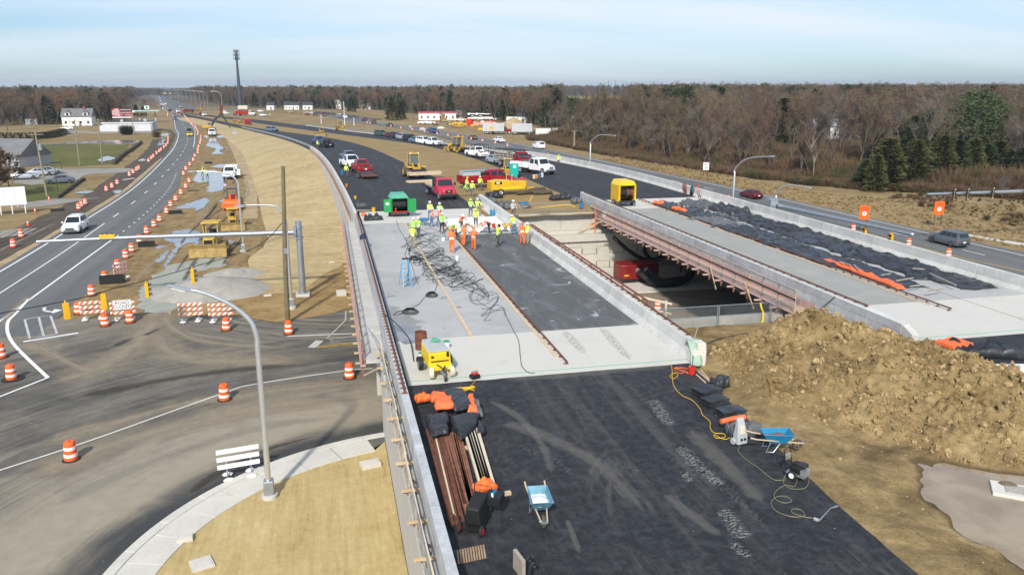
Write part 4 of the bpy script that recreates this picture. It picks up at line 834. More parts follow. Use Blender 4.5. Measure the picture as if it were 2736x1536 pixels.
# right-hand concrete barrier, then the steel railing that continues it
bar=thing('concrete_barrier','long precast concrete barrier between the second bridge and the old road','barrier')
prB=[(-.38,-.05),(-.36,.10),(-.20,.38),(-.13,1.0),(.13,1.0),(.20,.38),(.36,.10),(.38,-.05),(.38,-.6),(-.38,-.6)]
run(bar,'barrier_segment',prB,28,153,5.2,'concrete_new',lambda y:br(y)+.05,.035,.02)
outer=MB()
ys=yr(28,300,4)
for a,b in zip(ys,ys[1:]):outer.loft([[(br(y)-.4,y,lowz(br(y),y)-.2),(br(y)-.4,y,zr(y)-.3),(br(y)+.35,y,zr(y)-.3),(br(y)+.35,y,lowz(br(y),y)-.2)]for y in(a,b)],0,False)
tag(outer.build('retaining_wall','concrete'),'concrete fill wall under the long barrier on the old road side','wall')
sr=thing('bridge_railing','silver steel railing on a low kerb continuing the concrete barrier','railing')
ys=yr(155,352,5.0)
for a,b in zip(ys,ys[1:]):MB().loft([[(br(y)-.2,y,zr(y)-.3),(br(y)-.2,y,zr(y)+.3),(br(y)+.2,y,zr(y)+.3),(br(y)+.2,y,zr(y)-.3)]for y in(a,b)],0,False).build('kerb_block','concrete_new',sr)
for y in yr(155,350,2.4):MB().bar((br(y),y,zr(y)+.3),(br(y),y,zr(y)+1.05),.09,.09).build('post','galv',sr)
for z in(.62,1.0):MB().tube([(br(y),y,zr(y)+z)for y in yr(155,350,5)],.06,5).build('rail','galv',sr)
gr=thing('guard_rail','blue-grey steel guard rail at the top of the seeded bank','guard rail')
for y in yr(177,330,4):MB().bar((wl(y)-.1,y,zr(y)-.1),(wl(y)-.1,y,zr(y)+.8),.1,.1).build('post','galv',gr)
ys=yr(176,331,6)
for a,b in zip(ys,ys[1:]):MB().loft([[(wl(y)-.02,y,zr(y)+.35),(wl(y)+.05,y,zr(y)+.47),(wl(y)-.02,y,zr(y)+.57),(wl(y)+.05,y,zr(y)+.67),(wl(y)-.02,y,zr(y)+.8),(wl(y)-.06,y,zr(y)+.57)]for y in(a,b)],0,False).build('rail_panel','galv',gr)
# carriageways on the near fill
patch('new_carriageway',[(2.8,-8),(2.8,32.44),(15.9,32.44),(15.8,31),(15.1,23),(14.75,19),(14.65,15),(14.3,4),(14.2,-8)],'asphalt_new',.0,0,.08,.5)
patch('new_carriageway',[(28.5,4),(28.2,32.78),(41.6,32.78),(41.6,4)],'asphalt_new',.0,0)
for k,(a,b,w)in enumerate((((1742,1062),(1795,1142),.75),((1816,1190),(1866,1250),.75),((1862,1240),(1930,1300),.6),((1930,1356),(1990,1446),.75),((1955,1448),(2000,1490),.5),((1826,1256),(1845,1290),.45))):
 A,B=at(*a),at(*b);smear('dried_mud_print',[A,A.lerp(B,.33),A.lerp(B,.66),B],w,'smear_pale',0,.008+.0005*k)
# ------------------------------------------------------------------ street furniture
def T(l,o,s=Z):return[(o[0]+u/s,o[1]+v/s)for u,v in l]
def onY(u,v,Y):d=ray(u,v);t=Y/d[1];return Vector((d[0]*t,Y,CZ+d[2]*t))
def onD(u,v,dep):
 d=ray(u,v);f=d[0]*SY+d[1]*CY;f=f*math.cos(PITCH)-d[2]*math.sin(PITCH);t=dep/f;return Vector((d[0]*t,d[1]*t,CZ+d[2]*t))
# --- traffic drums
def drum_proto():
 t=thing('traffic_drum','x','traffic drum')
 MB().lathe([(.30,.05),(.30,.20),(.285,.21),(.285,.37),(.27,.38),(.27,.53),(.255,.54),(.255,.70),(.24,.71),(.24,.86),(.21,.91),(.0,.93)],14).build('body','orange',t)
 for z,r in((.215,.291),(.545,.262)):MB().lathe([(r-.006,z),(r,z+.005),(r-.006,z+.155),(r-.014,z+.155)],14).build('stripe','white_retro',t)
 MB().lathe([(.0,.0),(.40,.0),(.40,.035),(.33,.07),(.28,.075)],14).build('base','rubber',t)
 MB().tube([(-.09,0,.91),(-.09,0,.98),(.09,0,.98),(.09,0,.91)],.018,5).build('handle','orange',t)
 return t
DR=drum_proto();used=[False]
def drum(p,label,group=None,s=1.0,tilt=0):
 o=DR if not used[0]else copy_tree(DR);used[0]=True
 o.location=p;o.rotation_euler=(rnd.uniform(-.02,.02)+tilt,rnd.uniform(-.02,.02),rnd.uniform(0,6));o.scale=(s,s,s);o['label']=label
 if group:o['group']=group
 elif 'group' in o:del o['group']
 return o
G1,G2,G3,G4='traffic drums along the left shoulder','traffic drums along the work strip edge','traffic drums along the old road','traffic drums in the far lane closure'
def row(pts,z,fmt,group,f=None):
 pts=[(f(u,v)if f else at(u,v,z))for u,v in pts];pts.sort(key=lambda p:p.y)
 for i,p in enumerate(pts):drum(p,fmt%ordn(i),group)
row(T([(795,1355),(822,1330),(862,1305),(1073,1172),(1130,1140),(1183,1103),(1305,1022),(1343,995),(1378,968),(1398,955),(1498,880),(1525,852),(1545,835),(1578,803),(1605,782),(1622,767),(1652,742),(1672,722),(1690,700),(1693,680),(1695,660),(1693,640)],(0,200))+T([(137,605),(217,505)],(0,500)),-4,'orange and white drum on the dark left shoulder, %s from the camera',G1)
row(T([(925,1095),(1058,950),(1185,825),(1268,717),(1328,652),(1405,560),(1477,470),(1553,403),(1607,347),(1680,268),(1720,198),(1770,140),(1823,75)],(0,500))+T([(1873,1142),(1907,1085),(1850,1012),(1873,962),(1912,918),(1947,872),(1963,830),(1993,795),(1995,765),(2000,735),(2015,700),(2020,675),(2023,650),(2023,632),(1990,610),(1993,590),(1987,570),(1980,555),(1970,540),(1960,525),(1935,510),(1925,497),(1915,485),(1900,470),(1890,457),(1880,445),(1868,432),(1858,420),(1848,408)],(0,200)),-4,'orange and white drum edging the muddy work strip, %s from the camera',G2)
for u,v,l in((793,1275,'drum beside the arrow, left of the striped barricade'),(1062,1395,'drum standing in front of the leftmost striped barricade'),(1312,1362,'drum in front of the road closed barricade')):
 drum(at(u/Z,500+v/Z,-4),'orange and white '+l)
for u,v,l in((20,585,'drum cut off by the left picture edge beside the corner line'),(120,805,'drum on a wide black base inside the painted corner'),(2262,1010,'drum on the white line of the dusty side road bend'),(2280,310,'drum in front of the rightmost striped barricade'),(720,1225,'drum on the dusty bend, nearest the camera')):
 drum(at(u/Z,800+v/Z,-4),'orange and white '+l)if l.find('nearest')<0 else drum(at(720/Z,1152+287/Z,-4),'orange and white '+l)
o=MB().lathe([(0,0),(.62,0),(.62,.03),(.5,.06),(0,.06)],18).build('rubber_mat','rubber',None,at(120/Z,800+803/Z,-4)+Vector((.05,0,.012)));tag(o,'round black rubber base mat under the drum by the corner line','rubber mat')
drum(at(684+333/Z,800+345/Z,-4),'orange and white drum at the foot of the wooden pole')
drum(at(684+945/Z,800+790/Z,-4),'orange and white drum on the side road beside the tall wall')
drum(at(1757,829,-5.79),'orange and white drum in the gap beside the timber railing')
drum(at(2004,815,-5.79),'orange and white drum with a lamp down in the gap behind the fence')
row(T([(857,440),(1413,592),(1813,702)],(2052,500)),-5.48,'orange and white drum behind the barrier near the dark SUV, %s from the camera',G3)
row(T([(360,790),(483,820),(653,857),(827,895),(1040,942),(1287,1000),(1507,1050),(2180,1210)],(1368,200)),0,'orange drum top peeping over the concrete barrier, %s from the camera',G3,lambda u,v:(lambda p:Vector((p.x,p.y,zq(p.y))))(atf(u,v,lambda y:zq(y)+.95)))
row(T([(1120,492),(1152,497),(1357,527),(1457,545),(1572,563),(1695,583),(1825,605),(1932,618),(2033,632),(2165,657),(2280,675),(2407,698),(2530,722)],(684,200)),0,'orange drum along the old road beyond the steel railing, %s from the camera',G3,lambda u,v:atf(u,v,zq))
row([(380+u/6.44,230+v/6.44)for u,v in[(270,330),(300,355),(330,385),(360,410),(395,430),(420,445),(360,315),(385,345),(410,365),(440,390),(465,410),(500,435),(530,455),(560,475),(590,490),(620,497),(650,505),(440,470),(440,490),(435,510),(440,530)]],-4,'tiny orange drum in the far lane closure, %s from the camera',G4)
# --- small traffic cones
def cone(p,label):
 t=thing('traffic_cone',label,'traffic cone',p);MB().lathe([(.16,.03),(.10,.35),(.07,.5),(.035,.7),(0,.71)],10).build('body','orange',t)
 MB().lathe([(.112,.31),(.082,.46),(.07,.46)],10).build('collar','white_retro',t);MB().box(-.2,.2,-.2,.2,0,.035).build('base','orange',t)
cone(at(283/Z,500+385/Z,-4),'small orange cone on the driveway beside two drums');cone(at(495/Z,500+135/Z,-4),'small orange cone at the foot of a leaning utility pole');cone(at(355/Z,500+255/Z,-4),'small orange cone in the dirt near the white sign board')
# --- lamp columns with swept arms
def lamp(label,base,top,arm,r=.11,head=True):
 t=thing('street_lamp',label,'street lamp',base);z=top
 b=MB().lathe([(.34,0),(.34,.22),(.3,.24),(0,.24)],12);b.build('footing','concrete',t)
 MB().prism([(-.2,-.2),(.2,-.2),(.2,.2),(-.2,.2)],.22,.85,'z').build('transformer_base','galv',t,bevel=.03)
 P=[(0,0,.8),(0,0,z*.5),(0,0,z)]+[(q[0],q[1],q[2])for q in arm]
 pts=[Vector(P[0]),Vector(P[1])]+catmull(P[2:],6);k=len(pts)
 MB().tube(pts,[r*(1-.55*i/k)for i in range(k)],10).build('column','alu',t)
 e=Vector(arm[-1]);d=(e-Vector(arm[-2])).normalized()
 m=MB();M=Matrix.Translation(e)@d.to_track_quat('X','Z').to_matrix().to_4x4();m.loft([[(x,w*math.cos(a),h*math.sin(a))for a in[6.283*i/8 for i in range(8)]]for x,w,h in((-.1,.06,.05),(.1,.13,.07),(.45,.16,.07),(.75,.1,.04),(.8,.02,.02))],0,True,M=M);hd=m.build('lamp_head','alu',t)
 MB().box(.12,.62,-.1,.1,-.085,-.06,0,M).build('lens','lamp_white',hd)
 return t
lamp('tall swept-arm lamp column on the straw corner, nearest the camera',(-3.08,31.3,-4),6.6,[(0,0,7.0),(-.16,0,7.6),(-.56,0,8.1),(-1.07,0,8.5),(-1.8,0,8.88),(-2.3,0,9.03)],.12)
lamp('swept-arm lamp column just behind the dark wooden pole',(-3.25,61.1,-4),6.3,[(0,0,6.7),(-.1,0,7.15),(-.4,0,7.7),(-.8,0,7.95),(-2.0,0,8.06),(-2.8,0,8.05)],.11)
lamp('swept-arm lamp column standing in the muddy work strip by the bulldozers',(-8.9,84.5,-4),6.6,[(0,0,7.1),(-.5,0,7.8),(-1.4,0,8.15),(-2.7,0,8.3),(-3.9,0,8.35)],.11)
lamp('swept-arm lamp column behind the barrier near the white service truck',(46,137.4,-5.4),7.9,[(0,0,8.3),(.3,-3,9.6),(.4,-6,9.9),(.5,-10.5,10.05)],.12)
lamp('swept-arm lamp column behind the barrier beside the red sedan',(46,84.7,-5.5),8.3,[(0,0,8.7),(.2,-1.2,9.7),(.4,-3,10.3),(.6,-6.4,10.7)],.12)
lamp('short swept-arm lamp column beside the blue-grey signal arm',(46,75.5,-5.5),6.7,[(0,0,7.0),(.1,-.9,7.8),(.2,-2.2,8.2),(.3,-4.8,8.3)],.11)
# --- wooden utility pole and the span wire with its signal heads
def signal(label,p,rz,back='yellow_signal',group='traffic signal heads',plate=False,on=None):
 t=thing('traffic_signal',label,'traffic signal',p,rz,group)
 MB().box(-.17,.17,-.1,.12,-1.12,-.12).build('housing',back,t,bevel=.025)
 MB().cyl((0,0,-.12),(0,0,.04),.05,n=8).build('hanger',back,t)
 for i,c in enumerate(('lamp_red','amber','green_pail')):
  z=-.29-.33*i;MB().cyl((0,-.1,z),(0,-.115,z),.12,n=12).build('lens',c if on==i else 'black',t)
  m=MB();m.add([(.14*math.cos(R(a)),y,z+.14*math.sin(R(a)))for y in(-.1,-.34)for a in range(-20,201,20)],[(j,j+1,13+j-1+0,12+j)for j in range(11)]);m.build('visor','black',t)
 if plate:MB().box(-.32,.32,-.085,-.07,-1.28,.04).build('back_plate','wood',t)
 return t
up=thing('utility_pole','weathered dark wooden utility pole standing at the side road corner','utility pole',(-3.42,57.3,-4))
MB().tube([(0,0,-.3),(.1,0,4),(.43,0,11.2)],[.19,.17,.13],10).build('pole','wood_pole',up);MB().cyl((.3,0,6.8),(.3,-.12,6.8),.04,n=6).build('bolt','galv',up);MB().box(.1,.32,-.2,-.12,5.1,5.5).build('junction_box','galv',up)
wp=T([(-300,1325),(0,1270),(640,1150),(900,1095),(1035,1050),(1500,930),(1920,810),(2576,600)],(0,500));wd_=[43,44.5,47.5,49,50,53,55,57.5]
wpts=[onD(u,v,d)for(u,v),d in zip(wp,wd_)]+[Vector((-3.2,57.2,3.4))]
tag(MB().tube(catmull(wpts,6),.028,5).build('span_wire','cable'),'sagging black span wire carrying the hanging signal heads','cable')
for(u,v,d,rz,l)in((655,1150,47.5,R(205),'yellow-backed signal head hanging on the span wire, farthest from the pole'),(1030,1060,50,R(195),'yellow-backed signal head hanging over the leftmost striped barricade'),(1470,948,53,R(100),'side-on yellow signal head on the span wire over the gravel'),(1932,812,55,R(98),'side-on yellow signal head on the span wire, closest to the wooden pole')):
 signal(l,onD(u/Z,500+v/Z,d)+Vector((0,0,.02)),rz)
# wires between the small poles to the left
ma=thing('mast_arm','grey steel signal mast with a long arm reaching over the highway','signal mast',(-2.52,65,-4))
MB().tube([(0,0,.25),(0,0,6.0)],[.27,.24],14).build('column','galv',ma);MB().cyl((0,0,5.98),(0,0,6.12),.26,n=14).build('cap','galv',ma)
MB().box(-.55,.55,-.5,.5,-.05,.22).build('footing','concrete',ma,bevel=.03);MB().prism([(-.38,-.38),(.38,-.38),(.38,.38),(-.38,.38)],.22,.29,'z').build('base_plate','galv',ma)
for z in(4.75,5.55):MB().lathe([(.30,z),(.33,z),(.33,z+.1),(.30,z+.1)],14).build('clamp_band','galv',ma)
MB().box(-.42,-.2,-.3,.3,4.7,5.75).build('arm_plate','galv',ma)
MB().tube([(-.3,0,5.23),(-6,0,5.28),(-12,0,5.33),(-18.95,0,5.28)],[.22,.19,.15,.115],12).build('arm','galv',ma)
for x in(-7.3,-13.0):MB().cyl((x,0,5.30),(x-.18,0,5.30),.195-.004*abs(x),n=12).build('joint_collar','galv',ma)
sg=thing('traffic_signal','yellow signal head mounted flat on top of the long mast arm','traffic signal',(-16.6,65,1.32));MB().box(-.55,.55,-.14,.14,.03,.32).build('housing','yellow_signal',sg,bevel=.03);MB().box(-.6,.6,-.2,.2,-.02,.03).build('bracket','galv',sg)
for x in(-.36,0,.36):MB().cyl((x,0,.33),(x,0,.36),.13,n=12).build('lens','black',sg)
# blue-grey mast over the side road exit, and the far one over the old road
m2=thing('mast_arm','blue-grey signal mast and tapering arm beyond the concrete barrier','signal mast',(44.65,73.2,-5.5))
MB().tube([(0,0,0),(0,0,6.9)],[.3,.26],12).build('column','galv',m2);MB().box(-.9,-.3,-.5,.5,5.9,6.9).build('cabinet','galv',m2,bevel=.04);MB().tube([(0,-.2,6.2),(.9,-9,6.22),(1.8,-17.7,6.25)],[.24,.19,.13],12).build('arm','galv',m2);MB().ball((1.8,-17.75,6.25),.16).build('cap','alu',m2)
signal('yellow signal head under the blue-grey arm, closer to its column',(46.0,60.8,.55),R(-80));signal('yellow signal head under the blue-grey arm, closer to its tip',(46.2,57.6,.55),R(-80))
m3=thing('mast_arm','grey signal arm reaching in over the rough grass at the right','signal mast',(86,77,-5.5))
MB().tube([(0,0,0),(0,0,7)],[.3,.26],12).build('column','galv',m3);MB().tube([(0,0,6.1),(-8,0,6.2),(-20,.2,6.2)],[.24,.2,.13],12).build('arm','galv',m3)
for i,x in enumerate((69.2,71.0,74.4,78.9)):signal('tan-backed signal head on the right-hand arm, %s from the tip'%ordn(i),(x,76.75,1.25),R(35),'black','tan-backed signal heads',True,2 if i in(2,)else None)
# --- barricades, lettered sign
def text(s,size,name,mat,parent,loc,rot,ext=.003):
 c=bpy.data.curves.new(name,'FONT');c.body=s;c.size=size;c.align_x='CENTER';c.align_y='CENTER';c.extrude=ext;c.space_line=.85
 o=bpy.data.objects.new(name,c);SIDE.collection.objects.link(o);me=side_mesh(o);bpy.data.objects.remove(o)
 me.materials.clear();me.materials.append(MAT(mat));q=obj(name,me,parent,loc);q.rotation_euler=rot;return q
def barricade(label,p,rz,face=True,w=1.68,back=False):
 t=thing('barricade',label,'barricade',p,rz)
 for z in(.62,.97,1.32):
  b=MB().box(-w/2,w/2,-.02,.02,z-.1,z+.1).build('rail_board','white_retro',t)
  if face:
   k=w/9
   for i in range(5):
    x=-w/2+k*(2*i)-.02
    q=[(max(-w/2,x),z-.1),(min(w/2,x+k),z-.1),(min(w/2,x+k+.2),z+.1),(max(-w/2,x+.2),z+.1)]
    if q[1][0]-q[0][0]>.05:MB().prism(q,-.0245,-.0205,'y').build('stripe','orange',b)
 for x in(-.5,.5):MB().box(x-.025,x+.025,.02,.07,.05,1.45).build('upright','galv',t);MB().box(x-.03,x+.03,-.75,.75,0,.05).build('foot','galv',t)
 for x in(-.5,.5):
  for y in(-.3,.28):MB().ball((x+rnd.uniform(-.05,.05),y,.12),(.24,.16,.09),8,5).build('sandbag','sandbag',t)
 return t
def bp(u,v):return at(u/Z,800+v/Z,-4)
barricade('orange striped barricade behind the second hanging signal head',bp(945,205),R(8));rc=barricade('striped barricade carrying the white road closed sign',bp(1250,212),R(5))
sg=thing('road_sign','white rectangular sign reading ROAD CLOSED on its barricade','sign',rc.location,R(5));MB().box(-.62,.62,-.06,-.035,.84,1.56).build('panel','sign_white',sg,bevel=.01);text('ROAD\nCLOSED',.34,'lettering','sign_black',sg,(0,-.066,1.2),(math.pi/2,0,0))
for q in((-.59,.59,1.53,1.54),(-.59,.59,.86,.87)):MB().box(q[0],q[1],-.064,-.060,q[2],q[3]).build('border','sign_black',sg)
for q in((-.59,-.58),(.58,.59)):MB().box(q[0],q[1],-.0645,-.0605,.87,1.53).build('border','sign_black',sg)
barricade('orange striped barricade on the dark paving, nearer the gravel heap',bp(1930,228),R(2));barricade('orange striped barricade on the dark paving, farthest from the highway',bp(2228,228),R(-1))
barricade('plain white-backed barricade turned away beside the lamp column',at(641,1275,-4),R(10),False,1.75);barricade('striped barricade seen edge-on beside the black box',at(325,745,-4),R(62),True)
def board_sign(name,label,p,rz,w,h,z0,mat,posts,pm='steel_dark'):
 t=thing(name,label,'sign',p,rz);MB().box(-w/2,w/2,-.02,.02,z0,z0+h).build('panel',mat,t,bevel=.008)
 for x in posts:MB().box(x-.03,x+.03,.02,.08,0,z0+h*.9).build('post',pm,t)
 return t
s=board_sign('speed_limit_sign','white speed limit sign reading 55 at the edge of the wood',atq(1885,472)+Vector((0,0,.02)),R(-14),1.2,1.6,1.25,'sign_white',(-.4,.4));text('SPEED\nLIMIT',.36,'lettering','sign_black',s,(0,-.03,2.43),(math.pi/2,0,0));text('55',.72,'lettering','sign_black',s,(0,-.03,1.72),(math.pi/2,0,0))
for(u,v,l)in((2304,622,'orange road work sign with a white disc behind the concrete barrier'),(2503,608,'orange road work sign with a white disc in the rough grass')):
 s=board_sign('work_sign',l,at(u,v,-5.5),R(-18),1.25,1.75,1.7,'sign_orange',(-.42,.42));MB().cyl((0,-.021,2.45),(0,-.027,2.45),.27,n=20).build('disc','sign_white',s)
 MB().bar((0,-.03,2.3),(0,-.03,2.55),.05,.008).add([(-.1,-.03,2.5),(.1,-.03,2.5),(0,-.03,2.64)],[(0,1,2)]).build('arrow','sign_black',s)
 for k in range(3):MB().box(-.42,.42,-.0245,-.0205,3.2-.15*k,3.25-.15*k).build('lettering','red',s)
wb=thing('white_board','large white sign board seen from behind at the left picture edge','sign',at(25,573,-4),R(20))
for i in range(5):MB().box(-3.9+i*1.22,-2.7+i*1.22,-.03,.03,1.2,3.6).build('panel','sign_white',wb)
for x in(-3.6,-2.2,-.9,.4,1.9):MB().bar((x,.1,0),(x,.1,3.5),.12,.12).build('post','white_paint',wb)
for x in(-2.6,.2):MB().bar((x,.1,3.2),(x+.9,.1,.9),.08,.08).build('brace','white_paint',wb)
s=thing('diamond_sign','pale diamond road sign seen from behind beside the haul track','sign',at(628,374,-4),R(10));MB().obox((0,0,2.2),(1.25,.03,1.25),0,R(45),0).build('panel','alu',s);MB().bar((0,.05,0),(0,.05,2.7),.08,.08).build('post','galv',s)
s=thing('sign_frame','empty steel sign frame standing on the back lawn','sign frame',at(155,512,-4),R(10));MB().bar((0,0,0),(0,0,4.0),.1,.1).build('post','steel_dark',s)
for z in(3.2,4.6):MB().bar((-1,0,z),(1,0,z),.07,.07).build('rail','steel_dark',s)
for x in(-1,1):MB().bar((x,0,3.2),(x,0,4.6),.07,.07).build('upright','steel_dark',s)
# --- far poles, with wires between them
def upole(label,u,v,top,lean=0,r=.15,tr=False,group=None):
 p=at(u,v,-4);t=thing('utility_pole',label,'utility pole',p,0,group);d=p.y;H=onY(*top,p.y).z+4;dx=onY(*top,p.y).x-p.x
 MB().tube([(0,0,-.2),(dx,0,H)],[r,r*.7],8).build('pole','pole_far',t);MB().bar((dx*.95-1.1,0,H*.96),(dx*.95+1.1,0,H*.96),.1,.1).build('crossarm','pole_far',t)
 if tr:MB().cyl((dx*.7+.3,0,H*.72),(dx*.7+.3,0,H*.82),.28,n=10).build('transformer','galv',t)
 return Vector((p.x+dx*.96,p.y,-4+H*.96))
tops=[upole('leaning utility pole with a grey transformer beside the parked cars',475/Z,200+1225/Z,(352/Z,200+575/Z),0,.16,True),upole('leaning utility pole in the middle of the green lawn',802/Z,200+915/Z,(748/Z,200+450/Z),0,.15),upole('leaning utility pole beside the white puddle on the lawn',1030/Z,200+895/Z,(985/Z,200+440/Z),0,.15),upole('leaning utility pole in front of the long white building',1360/Z,200+690/Z,(1322/Z,200+400/Z),0,.15),upole('leaning utility pole at the corner of the long white building',1537/Z,200+630/Z,(1500/Z,200+360/Z),0,.15),upole('slim utility pole behind the dormer house',905/Z,200+420/Z,(890/Z,200+275/Z),0,.15,True),upole('utility pole rising out of the trees behind the billboard',1195/Z,200+240/Z,(1190/Z,200+128/Z),0,.2)]
tops.sort(key=lambda p:p.y)
m=MB()
pw=tops[:5]
for a,b in zip(pw,pw[1:]):
 for dx in(-.9,.9):
  m_=MB();n=8;m_.tube([a.lerp(b,i/n)+Vector((dx,0,-1.2*4*(i/n)*(1-i/n)))for i in range(n+1)],.018,3);
  tag(m_.build('power_line','cable'),'thin black power line strung between the leaning poles','cable','power lines between the leaning poles')
upole('plain pale wooden post at the edge of the wood',1368+627/Z,200+712/Z,(1368+629/Z,200+560/Z),0,.3)
upole('slim pole beside the red-trimmed building',684+1733/Z,200+445/Z,(684+1730/Z,200+283/Z),0,.15);upole('slim pole with a lamp among the yard vehicles',684+2335/Z,200+440/Z,(684+2328/Z,200+290/Z),0,.15,True)
# tall slim lighting poles by the far carriageway
for(u,v,tv,l)in((893,505,268,'tall white pole beside the yellow loader'),(658,492,400,'short white pole left of the tall one'),(987,512,430,'short white pole right of the tall one')):
 p=atr(684+u/Z,200+v/Z);h=onY(684+u/Z,200+tv/Z,p.y).z-p.z;t=thing('light_pole',l,'pole',p);MB().tube([(0,0,0),(0,0,h)],[.16,.1],8).build('column','white_paint',t);MB().box(-.25,.25,-.25,.25,0,.3).build('footing','concrete',t)
# twin-arm lamps along the far highway
for i in range(13):
 f=i/12;y=640+900*f**1.25;x=interp([(-95,624),(-130,804),(-255,1400),(-312,1700)],y)+14
 t=thing('highway_lamp','tall curved-arm lamp in the far row, %s from the camera'%ordn(i),'street lamp',(x,y,-4),0,'curved lamps along the far highway')
 if i==0:MB().tube(catmull([(10,0,0),(10,0,10),(9,0,12.3),(6,0,13.2),(3,0,13)],5),.16,6).build('column','alu',t)
 MB().tube(catmull([(0,0,0),(0,0,9.5),(-.6,0,11.8),(-2.4,0,12.8),(-5,0,13.2)],5),.11,6).build('column','alu',t);MB().box(-5.6,-4.9,-.15,.15,13.1,13.3).build('lamp_head','alu',t)
# --- black boxes, silt socks, debris
for i,(u,v,w,l,h)in enumerate([(1477,598,1.6,.7,.75,),(1132,965,1.9,.75,.95),(1770,268,1.6,.7,.6),(578,240,1.6,.6,.4)]):
 p=at(u/Z,500+v/Z,-4);t=thing('drain_box',['black open-topped box in the work strip under the mast arm','large black open-topped box beside the edge-on barricade','black open-topped box beside the slush puddle','black roll lying on the dirt near the driveway'][i],'box',p,R(5))
 for(a,b,c,d)in((-w/2,w/2,-l/2,-l/2+.05),(-w/2,w/2,l/2-.05,l/2),(-w/2,-w/2+.05,-l/2+.05,l/2-.05),(w/2-.05,w/2,-l/2+.05,l/2-.05)):MB().box(a,b,c,d,0,h*.7).build('side','black',t)
 MB().box(-w/2+.05,w/2-.05,-l/2+.05,l/2-.05,0,.1).build('bottom','black',t)
for(u,v,l)in((2098,895,'small black box beyond the muddy track'),(1945,1168,'flat black sheet lying by the work strip drums')):
 p=at(u/Z,200+v/Z,-4);MB_=MB().box(-.8,.8,-.4,.4,0,.45 if u>2000 else.12);tag(MB_.build('drain_box','black',None,p,.1,.04),l,'box')
def sock(label,pts,r=.28):
 P_=[at(u/Z,200+v/Z,-4)for u,v in pts];rr_=random.Random(5);Q=catmull(P_,10)
 tag(MB().tube([p+Vector((rr_.uniform(-.06,.06),rr_.uniform(-.06,.06),r*.7))for p in Q],[r*rr_.uniform(.75,1.2)for _ in Q],8).build('silt_sock','silt_sock'),label,'silt sock')
sock('dark silt sock bordering the gravel drive',[(575,1245),(690,1165),(790,1090),(845,1062)],.32);sock('long dark brush roll along the lawn edge near the shoulder',[(1140,905),(1230,820),(1310,770),(1370,725),(1420,690)],.5)
# gravel heap on the apron
def heap_obj(name,label,c,r,h,mat,seed,amp=.12,n=36,cat='heap',elong=1.0,rz=0):
 m=MB()
 def f(x,y):
  d=math.hypot(x/(r*elong),y/r)*(1+.18*noise.noise((x*.8/r*2,y*.8/r*2,seed)))
  return max(-.03,h*max(0,1-d)**.85*1.08-.02)+(amp*noise.fractal((x*1.6,y*1.6,seed),1,2,3)*max(0,1-d))
 m.grid(-r*elong*1.25,r*elong*1.25,-r*1.25,r*1.25,n,n,f);o=m.build(name,mat,None,c,rz,auto=False);return tag(o,label,cat)
heap_obj('gravel_heap','grey gravel heap on the apron beside the work strip',at(2130/Z,500+1040/Z,-4)+Vector((0,0,.0)),4.6,1.15,'gravel',3,.1)
heap_obj('gravel_heap','low ring of pale gravel behind the grey heap',at(2360/Z,500+880/Z,-4),2.6,.55,'gravel',8,.2)
# ------------------------------------------------------------------ road vehicles (built facing +X, origin on the ground)
def wheel(parent,x,y,r,w=.24,mat='rubber',rim='galv',name='wheel',key={}):
 k=(round(r,2),round(w,2),mat,rim)
 if k not in key:
  t=MB().lathe([(r*.62,-w/2),(r*.95,-w/2),(r,-w*.3),(r,w*.3),(r*.95,w/2),(r*.62,w/2)],16).mesh('tyre',mat)
  m=MB();m.lathe([(0,w*.42),(r*.2,w*.42),(r*.24,w*.3),(r*.5,w*.26),(r*.6,w*.5),(r*.63,w*.5),(r*.63,-w*.45),(0,-w*.45)],14)
  key[k]=(t,m.mesh('rim',rim))
 s=1 if y>0 else-1
 o=obj(name,key[k][0],parent,(x,y,r));o.rotation_euler=(-math.pi/2*s,0,0)
 obj('rim',key[k][1],o);return o
def ring8(x,wb,w,wt,zb,zm,zt):return[(x,-wb,zb),(x,-w,zb+.08),(x,-w,zm),(x,-wt,zt),(x,wt,zt),(x,w,zm),(x,w,zb+.08),(x,wb,zb)]
